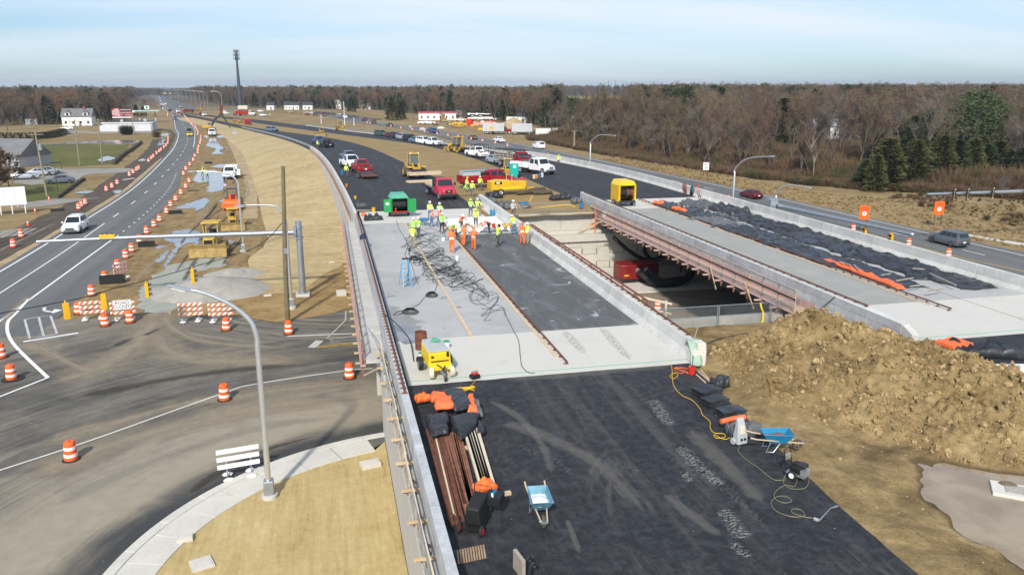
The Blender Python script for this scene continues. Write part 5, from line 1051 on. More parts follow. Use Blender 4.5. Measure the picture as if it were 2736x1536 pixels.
CARS={'sedan':dict(L=4.8,W=.90,r=.33,wb=1.4,st=[(2.38,.60,.66,.55,.38,.52,.60),(2.25,.75,.84,.74,.24,.60,.72),(1.5,.82,.90,.80,.20,.78,.86),(.95,.82,.91,.84,.20,.84,.95),(-1.0,.82,.91,.84,.20,.87,.98),(-1.75,.82,.90,.80,.20,.88,1.0),(-2.28,.75,.84,.74,.26,.80,.96),(-2.40,.60,.70,.6,.42,.70,.82)],gh=((1.05,-1.85,.82,.95,.99),(.22,-1.12,.60,1.43))),'suv':dict(L=4.8,W=.94,r=.37,wb=1.42,st=[(2.40,.60,.70,.58,.42,.66,.80),(2.25,.78,.88,.76,.28,.76,.94),(1.4,.85,.94,.84,.24,.92,1.05),(.95,.85,.95,.87,.24,.98,1.08),(-2.0,.85,.95,.87,.24,1.0,1.12),(-2.32,.80,.90,.82,.30,1.0,1.12),(-2.42,.66,.78,.70,.46,.9,1.05)],gh=((1.1,-2.34,.86,1.08,1.12),(.32,-2.0,.66,1.74))),'pickup':dict(L=5.8,W=1.0,r=.40,wb=1.8,st=[(2.88,.70,.80,.70,.48,.90,1.02),(2.72,.85,.97,.86,.36,.98,1.10),(1.6,.90,1.0,.92,.36,1.08,1.20),(1.1,.90,1.0,.94,.36,1.10,1.22),(-.95,.90,1.0,.94,.36,1.10,1.22),(-.96,.90,1.0,.96,.36,1.04,1.06),(-2.84,.90,1.0,.96,.36,1.04,1.06),(-2.90,.84,.94,.88,.5,.95,1.0)],gh=((1.2,-.92,.92,1.20,1.20),(.45,-.72,.70,1.90))),'van':dict(L=5.2,W=.98,r=.36,wb=1.6,st=[(2.58,.66,.78,.66,.42,.8,.92),(2.42,.82,.95,.82,.28,.92,1.12),(1.9,.9,.98,.9,.24,1.05,1.22),(1.4,.9,1.0,.92,.24,1.1,1.3),(-2.4,.9,1.0,.92,.24,1.1,1.3),(-2.55,.84,.95,.88,.3,1.1,1.3)],gh=((1.95,-2.52,.94,1.22,1.3),(1.15,-2.42,.84,2.05))),}
PROTO={}
def car(kind,paint,label,p,heading,group=None,s=1.0):
 k=(kind,paint)
 if k in PROTO:t=copy_tree(PROTO[k]);t['label']=label
 else:t=PROTO[k]=_car(kind,paint,label)
 t.location=p;t.rotation_euler=(0,0,heading);t.scale=(s,s,s)
 if group:t['group']=group
 elif 'group' in t:del t['group']
 return t
def _car(kind,paint,label):
 c=CARS[kind];t=thing(kind if kind!='suv' else 'suv',label,{'sedan':'car','suv':'SUV','pickup':'pickup truck','van':'van'}[kind])
 m=MB();m.loft([ring8(*q)for q in c['st']],0,True)
 (fx,rx,w,zf,zb),(tx,tr,tw,zt)=c['gh']
 B=[Vector((fx,-w,zf)),Vector((fx,w,zf)),Vector((rx,w,zb)),Vector((rx,-w,zb))];Tt=[Vector((tx,-tw,zt-.03)),Vector((tx,tw,zt-.03)),Vector((tr,tw,zt-.03)),Vector((tr,-tw,zt-.03))]
 roof=[(tx-.12,-tw*.8,zt),(tx-.12,tw*.8,zt),(tr+.12,tw*.8,zt+.01),(tr+.12,-tw*.8,zt+.01)]
 for i in range(4):m.add([B[i],B[(i+1)%4],Tt[(i+1)%4],Tt[i]],[(0,1,2,3)],0);m.add([Tt[i],Tt[(i+1)%4],roof[(i+1)%4],roof[i]],[(0,1,2,3)],0,True)
 m.add(roof,[(0,1,2,3)],0);body=m.build('body',paint,t)
 def pane(name,i,u0,u1,v0,v1):
  a,b,cc,d=B[i],B[(i+1)%4],Tt[(i+1)%4],Tt[i]
  def q(u,v):return a.lerp(b,u).lerp(d.lerp(cc,u),v)
  n=(b-a).cross(d-a).normalized();ctr=q(.5,.5)
  if n.dot(ctr-Vector(((fx+rx)/2,0,zf)))<0:n=-n
  P_=[q(u0,v0)+n*.012,q(u1,v0)+n*.012,q(u1,v1)+n*.012,q(u0,v1)+n*.012]
  MB().add(P_,[(0,1,2,3)]).build(name,'glass',t)
 pane('windscreen',0,.06,.94,.08,.93);pane('rear_window',2,.10,.90,.14 if kind!='pickup' else.2,.88)
 sp={'sedan':((.10,.47),(.50,.82)),'suv':((.10,.38),(.41,.66),(.69,.92)),'pickup':((.12,.50),(.54,.92)),'van':((.08,.30),)}[kind]
 for a,b in sp:pane('side_window',1,a,b,.10,.88);pane('side_window',3,1-b,1-a,.10,.88)
 r=c['r'];W=c['W']
 for x in(c['wb'],-c['wb']):
  for y in(-1,1):
   MB().cyl((x,y*(W-.02),r),(x,y*(W+.004),r),r*1.16,n=18).build('wheel_arch','black',t)
   wheel(t,x,y*(W-.09),r,.22)
 f,q=c['st'][0],c['st'][-1];X=c['st'][1][0];z=c['st'][1][5]
 for y in(-1,1):
  MB().obox((X-.0,y*.62,z+.02),(.22,.36,.13)).build('headlight','lamp_white',t,bevel=.03);MB().obox((c['st'][-2][0]-.02,y*.72,c['st'][-2][5]-.04),(.14,.22,.2 if kind!='van' else.5)).build('taillight','lamp_red',t,bevel=.02)
  MB().obox((fx-.25,y*(W+.09),zf+.08),(.12,.2,.15)).build('mirror',paint if kind!='pickup' else 'black',t,bevel=.03)
 MB().obox((f[0]-.02,0,f[5]-.02),(.06,.9,.2)).build('grille','black',t);MB().obox((f[0]-.04,0,f[4]+.03),(.1,1.3,.12)).build('bumper','black' if kind!='pickup' else 'chrome',t,bevel=.02)
 MB().obox((q[0]+.05,0,q[4]+.06),(.1,1.5,.16)).build('bumper','black' if kind not in('pickup',)else 'chrome',t,bevel=.02);MB().obox((q[0]-.012,0,q[4]+.22),(.02,.34,.16)).build('number_plate','sign_white',t)
 if kind=='pickup':
  MB().box(-2.78,-1.02,-.84,.84,1.062,1.07).build('bed_floor','black',t);MB().box(-2.86,-2.80,-.9,.9,.55,1.065).build('tailgate',paint,t)
  for y in(-1,1):MB().box(-2.8,-1.0,y*.92-.05,y*.92+.05,1.06,1.10).build('bed_rail',paint,t)
 if kind in('suv','van'):
  for y in(-1,1):MB().tube([(tx-.15,y*tw*.86,zt+.05),(tr+.2,y*tw*.86,zt+.05)],.025,5).build('roof_rail','alu',t)
 if kind=='van':
  for x in(-.2,-1.2,-2.1):MB().bar((x,-.75,zt+.14),(x,.75,zt+.14),.05,.05).build('roof_rack','alu',t)
 return t
t2=lambda u,v:(684+u/Z,200+v/Z);t3=lambda u,v:(1368+u/Z,200+v/Z);tl=lambda u,v:(u/Z,200+v/Z)
def hd(f,y,away=True,d=3):a=math.atan2(2*d,f(y+d)-f(y-d));return a if away else a+math.pi
aq=lambda u,v:atf(u,v,zq)
def q_car(kind,paint,label,uv,off=0,away=True,s=1.):p=aq(*uv);return car(kind,paint,label,p,hd(rr,p.y,away)+off,'vehicles driving on the old road',s)
q_car('sedan','p_maroon','dark red sedan driving behind the barrier on the old road',(2006,529));q_car('suv','p_grey','dark grey SUV driving past the barrier end at the right',(2532,655));q_car('van','p_white','white van with roof rack on the old road by the brush',t3(268,745));q_car('pickup','p_white','white pickup on the old road beside the trailers',t2(2445,680));q_car('sedan','p_brown','brownish sedan on the old road passing the yard',t2(2180,650));q_car('pickup','p_blue','dark blue pickup close behind another on the old road',t2(1790,587));q_car('sedan','p_blue','blue car trailing the dark blue pickup on the old road',t2(1762,568));q_car('sedan','p_dark','dark car on the old road near a single drum',t2(1345,520));q_car('suv','p_brown','brown SUV on the old road just beyond two drums',t2(1178,490));q_car('suv','p_maroon','maroon SUV on the old road beside the pond',t2(1085,466));q_car('pickup','p_white','white pickup beside the tall white pole',t2(895,440));q_car('suv','p_bluegrey','blue-grey SUV next to the white pickup by the tall pole',t2(850,436));q_car('sedan','p_blue','far blue car behind the short white pole',t2(692,418));q_car('suv','p_maroon','far maroon SUV behind the short white pole',t2(672,404));q_car('sedan','p_dark','far dark car alone on the old road',t2(597,412));q_car('sedan','p_maroon','far dark red car alone on the old road',t2(515,407));q_car('sedan','p_tan','far pale car near the straw bales',t2(345,388))
def r_car(kind,paint,label,uv,away,f=mr,off=0,group=None,s=1.):p=atr(*uv);p.z+=.02;return car(kind,paint,label,p,hd(f,p.y,away)+off,group,s)
GP='vehicles parked in a line on the new carriageway'
r_car('suv','p_green','dark green SUV at the far end of the parked line',t2(1260,617),False,mr,.35,GP);r_car('sedan','p_maroon','dark maroon sedan second from the far end of the parked line',t2(1362,632),False,mr,.3,GP);r_car('suv','p_dark','dark SUV parked behind the silver one',t2(1425,641),False,mr,.3,GP);r_car('suv','p_silver','silver SUV in the middle of the parked line',t2(1487,655),False,mr,.3,GP);r_car('suv','p_black','black SUV in the parked line in front of the silver one',t2(1555,669),False,mr,.3,GP);r_car('sedan','p_bluegrey','blue-grey sedan in the parked line behind the white SUV',t2(1618,685),False,mr,.3,GP);r_car('suv','p_white','white SUV parked just behind the white pickup',t2(1693,697),False,mr,.3,GP);r_car('pickup','p_white','white pickup at the near end of the parked line',t2(1778,716),False,mr,.3,GP)
pk=r_car('pickup','p_white','white pickup with a ladder rack seen from behind on black paving',t2(2222,830),True,mr,.25,None,1.06)
rack=MB()
for x in(-2.6,-.8,.2):rack.bar((x,-.9,1.1 if x<-.5 else 1.9),(x,-.9,2.25),.06).bar((x,.9,1.1 if x<-.5 else 1.9),(x,.9,2.25),.06).bar((x,-.92,2.25),(x,.92,2.25),.06)
for y in(-.9,.9):rack.bar((-2.6,y,2.25),(.25,y,2.25),.06)
rack.build('ladder_rack','steel_dark',pk)
r_car('sedan','p_silver','silver sedan parked facing the camera on fresh black paving',t2(2412,893),False,mr,.2);r_car('sedan','p_white','small far white car on the second carriageway',t2(75,418),False,mr,.5);r_car('suv','p_bluegrey','pale blue-green SUV by the guard rail on the new carriageway',t2(163,573),False,wl,.6)
r_car('pickup','p_blue','dark blue pickup beside the far end of the wall',t2(632,700),True,wl,.1);pk=r_car('pickup','p_black','black pickup with a covered bed near the far wall end',t2(705,731),True,wl,.2);MB().box(-2.85,-.9,-.95,.95,1.1,1.16).build('bed_cover','black',pk,bevel=.03)
r_car('pickup','p_white','white pickup parked behind the red pickup, facing the camera',t2(958,938),False,wl,.2,None,1.08)
bt=r_car('pickup','p_bluegrey','blue-grey flatbed pickup parked behind the white pickup',t2(940,880),False,wl,.15);MB().box(-3.0,-.9,-1.05,1.05,1.1,1.2).build('flat_bed','galv',bt)
# highway
def l_car(kind,paint,label,uv,away=False,off=0,group='vehicles on the highway',s=1.):p=at(*uv,-4);p.z=-3.985;return car(kind,paint,label,p,hd(fd,p.y,away)+off,group,s)
l_car('suv','p_white','white SUV driving towards the camera on the left highway',(203,618),False,0,None,1.04);l_car('sedan','p_yellow','bright yellow car on the highway bend',tl(1910,618));l_car('suv','p_black','black SUV right behind the yellow car',tl(1907,588));l_car('suv','p_bluegrey','blue-grey SUV where the highway straightens',tl(1763,452));z6=lambda u,v:(380+u/6.44,230+v/6.44)
r5=random.Random(11)
for i,(u,v)in enumerate([(345,385),(365,402),(385,418),(330,358),(325,332),(318,300),(322,275),(328,250),(310,228),(316,210),(332,196),(292,196),(348,300),(340,262),(355,345),(400,330),(430,222)]):
 l_car(r5 .choice(['sedan','suv','van','suv']),r5 .choice(['p_white','p_silver','p_dark','p_white','p_blue','p_grey']),'car in the far traffic queue, %s in order of listing from its head'%ordn(i)if False else 'car in the far queue between orange drums, %s along it'%ordn(i),z6(u,v),i%2==0,0,'cars in the far traffic queue')
for i,(u,v,pt,l)in enumerate([(655,372,'p_tan','tan car on the far carriageway shoulder'),(490,215,'p_silver','silver car on the far carriageway, farthest of four'),(545,228,'p_dark','dark car on the far carriageway, second farthest of four'),(582,246,'p_blue','blue car on the far carriageway, third farthest of four')]):l_car('sedan',pt,l,z6(u,v),True)
l_car('pickup','p_black','black pickup beside the far queue of cars',z6(480,445));l_car('pickup','p_white','white pickup on the far cross track, left one of a pair',z6(1400,462),False,.6);l_car('sedan','p_white','white car on the far cross track, right one of a pair',z6(1452,486),False,.6);l_car('sedan','p_blue','blue car beside the far red dump truck',z6(1610,508),False,.2);l_car('sedan','p_silver','silver car parked below the far cell tower',z6(1620,440),False,.4);l_car('sedan','p_white','white car on the far slip road, upper of two',z6(2045,448),False,.7);l_car('sedan','p_white','white car on the far slip road, lower of two',z6(2090,520),False,.7)
for(u,v,pt,rz,l)in((255,1050,'p_silver',10,'silver car parked under the bare tree'),(415,1015,'p_silver',12,'silver car parked between two others on the gravel drive'),(500,1000,'p_silver',20,'silver car parked at the far end of the gravel drive'),(600,1092,'p_grey',200,'grey car parked alone behind the empty sign frame'),(675,553,'p_white',185,'white car parked in front of the dormer house')):
 p=at(*tl(u,v),-4);car('sedan',pt,l,p+Vector((0,0,.02)),R(rz),'cars parked by the houses')
# --- trucks
def truck(name,label,cat,p,rz,cab='red',L=7.5,bed='flat',s=1.0,bedmat='steel_dark',crew=0,hood=1.5,bump='steel_dark'):
 t=thing(name,label,cat,p,rz);t.scale=(s,s,s);F=L/2;W=1.05;c0=F-hood;c1=c0-1.35-crew
 m=MB();m.loft([ring8(F-.05,.66,.74,.62,.62,.98,1.12),ring8(F-.18,.72,.80,.70,.60,1.08,1.28),ring8(c0+.1,.86,.95,.82,.58,1.30,1.48),ring8(c0,.9,.98,.9,.58,1.34,1.5)],0,True);m.build('hood',cab,t)
 B=[Vector(q)for q in((c0,-W,.62),(c0,W,.62),(c1,W,.62),(c1,-W,.62))];zt=2.32
 m=MB();m.loft([[(c0+.02,-W,.6),(c0+.02,W,.6),(c1,W,.6),(c1,-W,.6)],[(c0+.02,-W,1.42),(c0+.02,W,1.42),(c1,W,1.42),(c1,-W,1.42)],[(c0-.42,-.86,zt-.08),(c0-.42,.86,zt-.08),(c1+.06,.86,zt-.08),(c1+.06,-.86,zt-.08)],[(c0-.52,-.72,zt),(c0-.52,.72,zt),(c1+.18,.72,zt),(c1+.18,-.72,zt)]],0,False);m.build('cab',cab,t,bevel=.02)
 m=MB();m.add([(c0-.015+.01,-.88,1.52),(c0-.015+.01,.88,1.52),(c0-.37,.76,2.16),(c0-.37,-.76,2.16)],[(0,1,2,3)]);o=m.build('windscreen','glass',t);o.location.x=.035
 for y in(-1,1):
  for k in range(2 if crew else 1):
   a=c0-.28-k*1.0;b=a-.82;MB().add([(a,y*(W-.018),1.5),(b,y*(W-.018),1.5),(b,y*(W-.14),2.14),(a-.22*(k==0),y*(W-.14),2.14)],[(0,1,2,3)]).build('side_window','glass',t).location.y=y*.012
  MB().obox((c0-.25,y*(W+.16),1.65),(.1,.18,.34)).build('mirror','black',t);MB().obox((F-.1,y*.56,1.0),(.1,.24,.16)).build('headlight','lamp_white',t,bevel=.02);MB().prism([(F-.9+.62*math.cos(R(a)),.5+.6*math.sin(R(a)))for a in range(0,181,20)]+[(F-.9+.52*math.cos(R(a)),.5+.52*math.sin(R(a)))for a in range(180,-1,-20)],y*.72,y*1.03,'y').build('fender',cab,t)
 MB().obox((F-.04,0,1.0),(.05,.74,.36)).build('grille','chrome' if bump=='chrome' else 'black',t);MB().obox((F+.03,0,.62),(.16,2.05,.26)).build('bumper',bump,t,bevel=.02)
 MB().box(-F+.1,F-.4,-.42,.42,.55,.82).build('chassis','steel_dark',t)
 xr=-F+1.25
 for y in(-1,1):
  wheel(t,F-.9,y*.88,.48,.28,'rubber_dusty');wheel(t,xr,y*.82,.48,.44,'rubber_dusty')
 b0,b1_=-F,c1-.12
 if bed=='flat':
  MB().box(b0,b1_,-1.18,1.18,.98,1.12).build('flat_bed','wood_grey',t);MB().box(b1_-.1,b1_,-1.15,1.15,1.12,2.2).build('headboard',bedmat,t)
  for y in(-1.16,1.16):MB().box(b0,b1_,y-.03,y+.03,.95,1.16).build('bed_rail',bedmat,t)
 if bed=='stake':
  MB().box(b0,b1_,-1.18,1.18,.98,1.12).build('flat_bed','wood_grey',t)
  for y in(-1.15,1.15):
   for z in(1.35,1.7,2.05,2.4):MB().box(b0,b1_,y-.025,y+.025,z-.07,z+.07).build('side_slat','wood_grey',t)
   for x in yr(b0+.1,b1_-.1,1.0):MB().box(x-.04,x+.04,y-.04,y+.04,1.1,2.5).build('stake','wood_grey',t)
  MB().box(b0,c0-.3,-1.1,1.1,2.5,2.62).build('tarp_cover','black',t)
 if bed=='dump':
  MB().loft([[(b0,-1.0,1.0),(b1_,-1.0,1.0),(b1_,-1.2,2.25),(b0,-1.2,2.1)],[(b0,-.94,1.0),(b1_-.06,-.94,1.0),(b1_-.06,-1.14,2.25),(b0,-1.14,2.1)]],0,False).loft([[(b0,1.0,1.0),(b1_,1.0,1.0),(b1_,1.2,2.25),(b0,1.2,2.1)],[(b0,.94,1.0),(b1_-.06,.94,1.0),(b1_-.06,1.14,2.25),(b0,1.14,2.1)]],0,False).box(b0,b1_,-1,1,.92,1.0).box(b1_-.08,b1_,-1.18,1.18,1.0,2.5).box(b0,b0+.08,-1.15,1.15,1.0,2.1).build('dump_body',bedmat,t)
 if bed=='service':
  MB().box(b0,b1_,-1.12,1.12,.78,1.0).build('bed_floor',bedmat,t)
  for y in(-1,1):
   MB().box(b0,b1_,y*.9-.24,y*.9+.24,.8,1.62).build('side_locker',bedmat,t,bevel=.02)
   for x in yr(b0+.1,b1_-.1,.85)[:-1]:MB().box(x+.03,x+.78,y*1.145-.006,y*1.145+.006,.9,1.55).build('locker_door',bedmat,t)
 if bed=='box':MB().box(b0,b1_,-1.2,1.2,.9,3.2).build('cargo_box',bedmat,t,bevel=.04)
 return t
ft=truck('flatbed_truck','faded red flatbed truck facing the camera beside the lumber','truck',atr(*t2(1935,1262))+Vector((-.45,3.2,.02)),R(-83),'p_crimson',7.6,'flat',1.0)
for k in range(7):MB().obox((-2.2+rnd.uniform(-.3,.3),-.7+.22*k,1.2+.08*(k%3)),(3.2,.2,.1),0,0,rnd.uniform(-.05,.05)).build('plank','wood_new',ft)
text('CHEVROLET',.1,'lettering','chrome',ft,(3.79,0,1.22),(R(80),0,R(90)));MB().obox((3.78,0,1.0),(.03,.3,.09)).build('emblem','yellow',ft)
pu=r_car('pickup','p_red','red pickup seen from behind, hitched to the flat trailer',t2(1062,985),True,wl,.12,None,1.06)
tr=thing('flat_trailer','low black flatbed trailer with a mesh ramp behind the red pickup','trailer',atr(*t2(1118,1040))+Vector((0,.5,.02)),R(96))
MB().box(-2.3,2.0,-1.05,1.05,.55,.66).build('bed','steel_dark',tr);MB().box(-2.4,-2.3,-1.1,1.1,.38,.66).build('rear_beam','rust',tr);MB().bar((2,0,.5),(3.4,0,.5),.1).build('tongue','steel_dark',tr)
for y in(-1,1):
 MB().box(-.9,.9,y*1.2-.16,y*1.2+.16,.78,.84).build('mudguard','steel_dark',tr)
 for x in(-.45,.45):wheel(tr,x,y*1.2,.36,.22,'rubber_dusty')
for k in range(6):MB().bar((-2.36,-1.05+.42*k,.66),(-2.5,-1.05+.42*k,1.75),.05,.05).build('ramp_bar','steel_dark',tr)
for z in(.9,1.3,1.75):MB().bar((-2.36-(z-.66)*.13,-1.05,z),(-2.36-(z-.66)*.13,1.05,z),.05,.05).build('ramp_bar','steel_dark',tr)
sv=truck('service_truck','red service truck with lockers and a ladder, side on behind the crew','truck',atr(*t2(2330,1150))+Vector((.3,2.0,.02)),R(12),'p_red',7.6,'service',.98,'p_red',.9)
MB().box(-3.6,-1.2,-.85,.5,1.62,2.2).build('locker_top','siding_grey',sv,bevel=.03);MB().box(-1.0,.0,-.6,.6,1.1,1.9).build('welder','black',sv,bevel=.04)
for y in(-1.0,-.72):MB().bar((-3.7,y,2.32),(-.3,y,2.32),.05,.08).build('ladder_rail','blue_ladder',sv)
for k in range(11):MB().bar((-3.6+.31*k,-1.0,2.32),(-3.6+.31*k,-.72,2.32),.035).build('ladder_rung','blue_ladder',sv)
dt=truck('stake_truck','dark red stake-bed truck with a tarp roll and open door','truck',atr(*t3(120,948))+Vector((-.6,3.4,.02)),R(-68),'p_red',8.0,'stake',1.05,'wood_grey',0,1.6,'chrome')
MB().obox((1.35,1.55,1.25),(.9,.05,1.25),0,0,R(40)).build('open_door','p_red',dt)
ws=truck('service_truck','white crew-cab service truck with open lockers by the concrete barrier','truck',atr(*t3(345,1008))+Vector((-1.0,2.6,.02)),R(-62),'p_white',7.0,'service',1.0,'p_white',.9,1.5,'chrome')
for(x,y)in((-1.4,-1.45),(-2.9,-1.45)):MB().obox((x,y,1.25),(.05,.7,.7),0,0,R(15)).build('open_door','p_white',ws)
MB().obox((-1.5,0,2.25),(3.6,1.9,.06)).build('roof_rack','steel_dark',ws)
lt=lambda u,v,z=-4:at(*tl(u,v),z)+Vector((0,0,.03))
truck('dump_truck','white-cabbed dump truck in the work strip beside the excavator','truck',lt(2150,622)+Vector((-.8,3.6,0)),R(-84),'p_white',7.6,'dump',1.12,'red_dark',0,1.6,'chrome')
wt=truck('service_truck','white utility truck with its door open in the slush','truck',lt(2310,1055)+Vector((0,2.6,0)),R(-92),'p_white',6.4,'service',.98,'p_white',0,1.5,'chrome');MB().obox((1.25,1.5,1.2),(.9,.05,1.1),0,0,R(75)).build('open_door','p_white',wt);MB().box(-3.2,-.6,-1.1,1.1,1.6,2.3).build('canopy','p_white',wt,bevel=.04)
L6=lambda u,v:at(*z6(u,v),-4)
truck('dump_truck','far white-cabbed dump truck with a red body','truck',L6(1055,528),R(-70),'p_white',7.5,'dump',1.1,'red_dark');truck('dump_truck','far white-cabbed truck among the drums of the lane closure','truck',L6(605,468),R(-70),'p_white',7.5,'flat',1.1);truck('dump_truck','far dark red dump truck crossing by the queue','truck',L6(785,462),R(160),'p_red',7.5,'dump',1.0,'red_dark');truck('dump_truck','far large dump truck with red body and white cab','truck',L6(1790,515),R(-20),'p_white',9,'dump',1.3,'red');truck('fire_truck','far bright red truck at the start of the guard rail','truck',L6(1825,680),R(-75),'p_red',7.5,'box',.9,'red');truck('box_truck','far truck carrying a tan load below the cell tower','truck',L6(1700,425),R(170),'p_grey',9,'box',1.1,'siding_cream')
# ------------------------------------------------------------------ plant (built facing +X)
Yc='cat_yellow'
def cabin(t,x0,x1,w,z0,z1,mat=Yc,roof=None):
 for x in(x0,x1):
  for y in(-w,w):MB().bar((x,y,z0),(x*.98+.02*(x0+x1)/2,y*.94,z1),.09,.09).build('cab_pillar',mat,t)
 MB().box(x0+.05,x1-.05,-w+.03,w-.03,z0,z1-.03,0,None,.04,.04).build('cab_glass','glass_pale',t)
 MB().box(x0-.08,x1+.08,-w-.04,w+.04,z1,z1+.13).build('cab_roof',roof or mat,t,bevel=.04);MB().box(x0,x1,-w,w,z0-.35,z0).build('cab_floor','black',t)
def big_wheels(t,xs,y,r,w=.5):
 for x in xs:
  for s in(-1,1):
   o=wheel(t,x,s*y,r,w,'rubber_dusty',Yc)
def tracks(t,x0,x1,y,r,w,mat='rubber_dusty'):
 for s in(-1,1):
  poly=[(x1+r*math.cos(a),r+r*math.sin(a))for a in[R(q)for q in range(-90,91,20)]]+[(x0+r*math.cos(a),r+r*math.sin(a))for a in[R(q)for q in range(90,271,20)]]
  tk=MB().prism(poly,s*y-w/2,s*y+w/2,'y').build('track','mud',t)
  for i in range(int((x1-x0)/.3)+1):
   x=x0+i*.3;MB().box(x-.05,x+.05,s*y-w/2-.02,s*y+w/2+.02,2*r,2*r+.05).build('grouser','mud',tk)
  for x in(x0,x1):MB().cyl((x,s*(y+w/2-.02),r),(x,s*(y+w/2+.03),r),r*.7,n=12).build('sprocket','mud_yellow',tk)
def lights(t,pts,mat='lamp_white'):
 for p in pts:MB().obox(p,(.1,.18,.14)).build('work_light',mat,t)
def loader(label,p,rz,s=1.0,fork=True):
 t=thing('wheel_loader',label,'loader',p,rz);t.scale=(s,)*3
 big_wheels(t,(1.35,-1.35),.98,.72)
 MB().loft([[(-2.6,-.75,.9),(-2.6,.75,.9),(-2.6,.7,1.75),(-2.6,-.7,1.75)],[(-.75,-.8,.8),(-.75,.8,.8),(-.75,.72,2.0),(-.75,-.72,2.0)]],0,False).build('engine_hood',Yc,t,bevel=.06);MB().box(-.75,2.0,-.55,.55,.7,1.45).build('front_frame',Yc,t)
 cabin(t,-.75,.65,.66,1.75,3.2);lights(t,[(.7,-.55,3.4),(.7,.55,3.4)]);MB().cyl((-.6,0,3.33),(-.6,0,3.55),.08,n=8).build('beacon','amber',t)
 for y in(-1,1):
  MB().prism([(.4,1.5),(2.3,1.5),(2.1,1.62),(.5,1.62)],y*.98-.3,y*.98+.3,'y').build('fender',Yc,t)
  MB().bar((.9,y*.42,1.9),(2.9,y*.42,.75),.16,.3).build('lift_arm',Yc,t);MB().cyl((.6,y*.42,1.0),(2.0,y*.42,1.25),.07,n=8).build('ram','chrome',t)
 if fork:
  MB().box(2.85,2.98,-1.1,1.1,.35,1.35).build('fork_frame','steel_dark',t)
  for y in(-.6,.6):MB().box(2.95,4.2,y-.08,y+.08,.42,.5).build('fork','steel_dark',t)
 else:MB().prism([(2.8,.2),(3.9,.15),(3.95,.25),(3.1,.35),(2.95,.7),(3.05,1.15),(2.8,1.15)],-1.3,1.3,'y').build('bucket','mud_yellow',t)
 return t
def lumber(label,p,rz,nx,nz,L,w=.24,h=.05,mat='wood_new',rows=1):
 t=thing('lumber_stack',label,'lumber',p,rz);r=random.Random(int(abs(p[0])*10))
 for k in range(nz):
  for i in range(nx):MB().obox((r.uniform(-.12,.12),(i-(nx-1)/2)*(w+.012),h/2+k*(h+.004)),(L*r.uniform(.96,1),w,h),0,0,r.uniform(-.004,.004)).build('plank',mat,t)
 return t
pL=atr(*t2(1600,1040));loader('yellow wheel loader facing the camera with planks on its forks',pL+Vector((0,1.6,.02)),R(-82),1.0)
lumber('bundle of pale planks held on the loader forks',pL+Vector((1.25,-1.2,.55)),R(8),5,6,4.6,.22,.07);lumber('bundle of pale planks lying on the paving below the loader',atr(*t2(1700,1085))+Vector((0,.6,.02)),R(8),5,3,4.8,.22,.07)
loader('far yellow loader with its bucket up beside the tall white pole',atr(*t2(850,562)),R(-75),1.05,False);
def dozer(label,p,rz,s=1.,mat=Yc,canopy=True):
 t=thing('bulldozer',label,'bulldozer',p,rz);t.scale=(s,)*3
 tracks(t,-1.25,1.15,.95,.42,.5);MB().loft([[(.1,-.6,.7),(.1,.6,.7),(.1,.55,1.75),(.1,-.55,1.75)],[(1.75,-.52,.7),(1.75,.52,.7),(1.75,.45,1.55),(1.75,-.45,1.55)]],0,False).build('engine_hood',mat,t,bevel=.05);MB().box(-1.4,.1,-.62,.62,.7,1.3).build('body',mat,t,bevel=.04);MB().box(1.74,1.80,-.36,.36,.85,1.45).build('grille','black',t)
 MB().prism([(2.35,.1),(2.55,.05),(2.45,.5),(2.45,.85),(2.62,1.2),(2.48,1.22),(2.3,.85),(2.3,.5)],-1.6,1.6,'y').build('blade','mud_yellow',t)
 for y in(-1,1):MB().bar((-.2,y*1.3,.45),(2.35,y*1.3,.4),.16,.22).build('push_arm',mat,t);MB().cyl((1.2,y*.6,1.35),(2.35,y*.7,.8),.06,n=8).build('ram','chrome',t)
 MB().box(-1.1,-.5,-.3,.3,1.3,1.5).box(-1.2,-1.08,-.3,.3,1.5,2.0).build('seat','black',t);MB().cyl((.9,.25,1.6),(.9,.25,2.4),.05,n=8).build('exhaust','steel_dark',t)
 if canopy:
  for x in(-1.2,.15):
   for y in(-.62,.62):MB().bar((x,y,1.25),(x,y,2.7),.08).build('cab_pillar',mat,t)
  MB().box(-1.4,.4,-.8,.8,2.7,2.8).build('canopy',mat,t,bevel=.03)
 return t
Lt=lambda u,v:at(u/Z,500+v/Z,-4)
dozer('large muddy yellow bulldozer on the apron behind the mast arm',Lt(2120,690)+Vector((0,1.6,.02)),R(-92),1.12);dozer('small yellow bulldozer parked behind the lamp column',Lt(2340,432)+Vector((0,1.2,.02)),R(-85),.85);dozer('far yellow bulldozer alone on the straw median',atr(*t2(662,618)),R(-100),.95)
def roller(label,p,rz,s=1.):
 t=thing('roller',label,'roller',p,rz);t.scale=(s,)*3
 MB().cyl((1.5,-1.05,.75),(1.5,1.05,.75),.75,n=20).build('roller_drum','orange',t);MB().box(.6,2.45,-1.25,-1.1,.5,1.0).box(.6,2.45,1.1,1.25,.5,1.0).box(2.3,2.48,-1.25,1.25,.35,1.05).build('drum_frame','orange',t,bevel=.03)
 MB().box(-2.2,-.5,-.8,.8,.8,1.75,0,None,.1,.08).build('engine_hood','orange',t,bevel=.06);MB().box(-.5,.6,-.7,.7,.7,1.15).build('platform','steel_dark',t);big_wheels(t,(-1.4,),.95,.7)
 for x in(-.5,.55):
  for y in(-.65,.65):MB().bar((x,y,1.1),(x,y,2.75),.07).build('cab_pillar','steel_dark',t)
 MB().box(-.65,.7,-.75,.75,2.75,2.83).build('canopy','steel_dark',t);MB().box(-.4,.1,-.25,.25,1.15,1.4).box(-.5,-.38,-.25,.25,1.4,1.9).build('seat','red_dark',t)
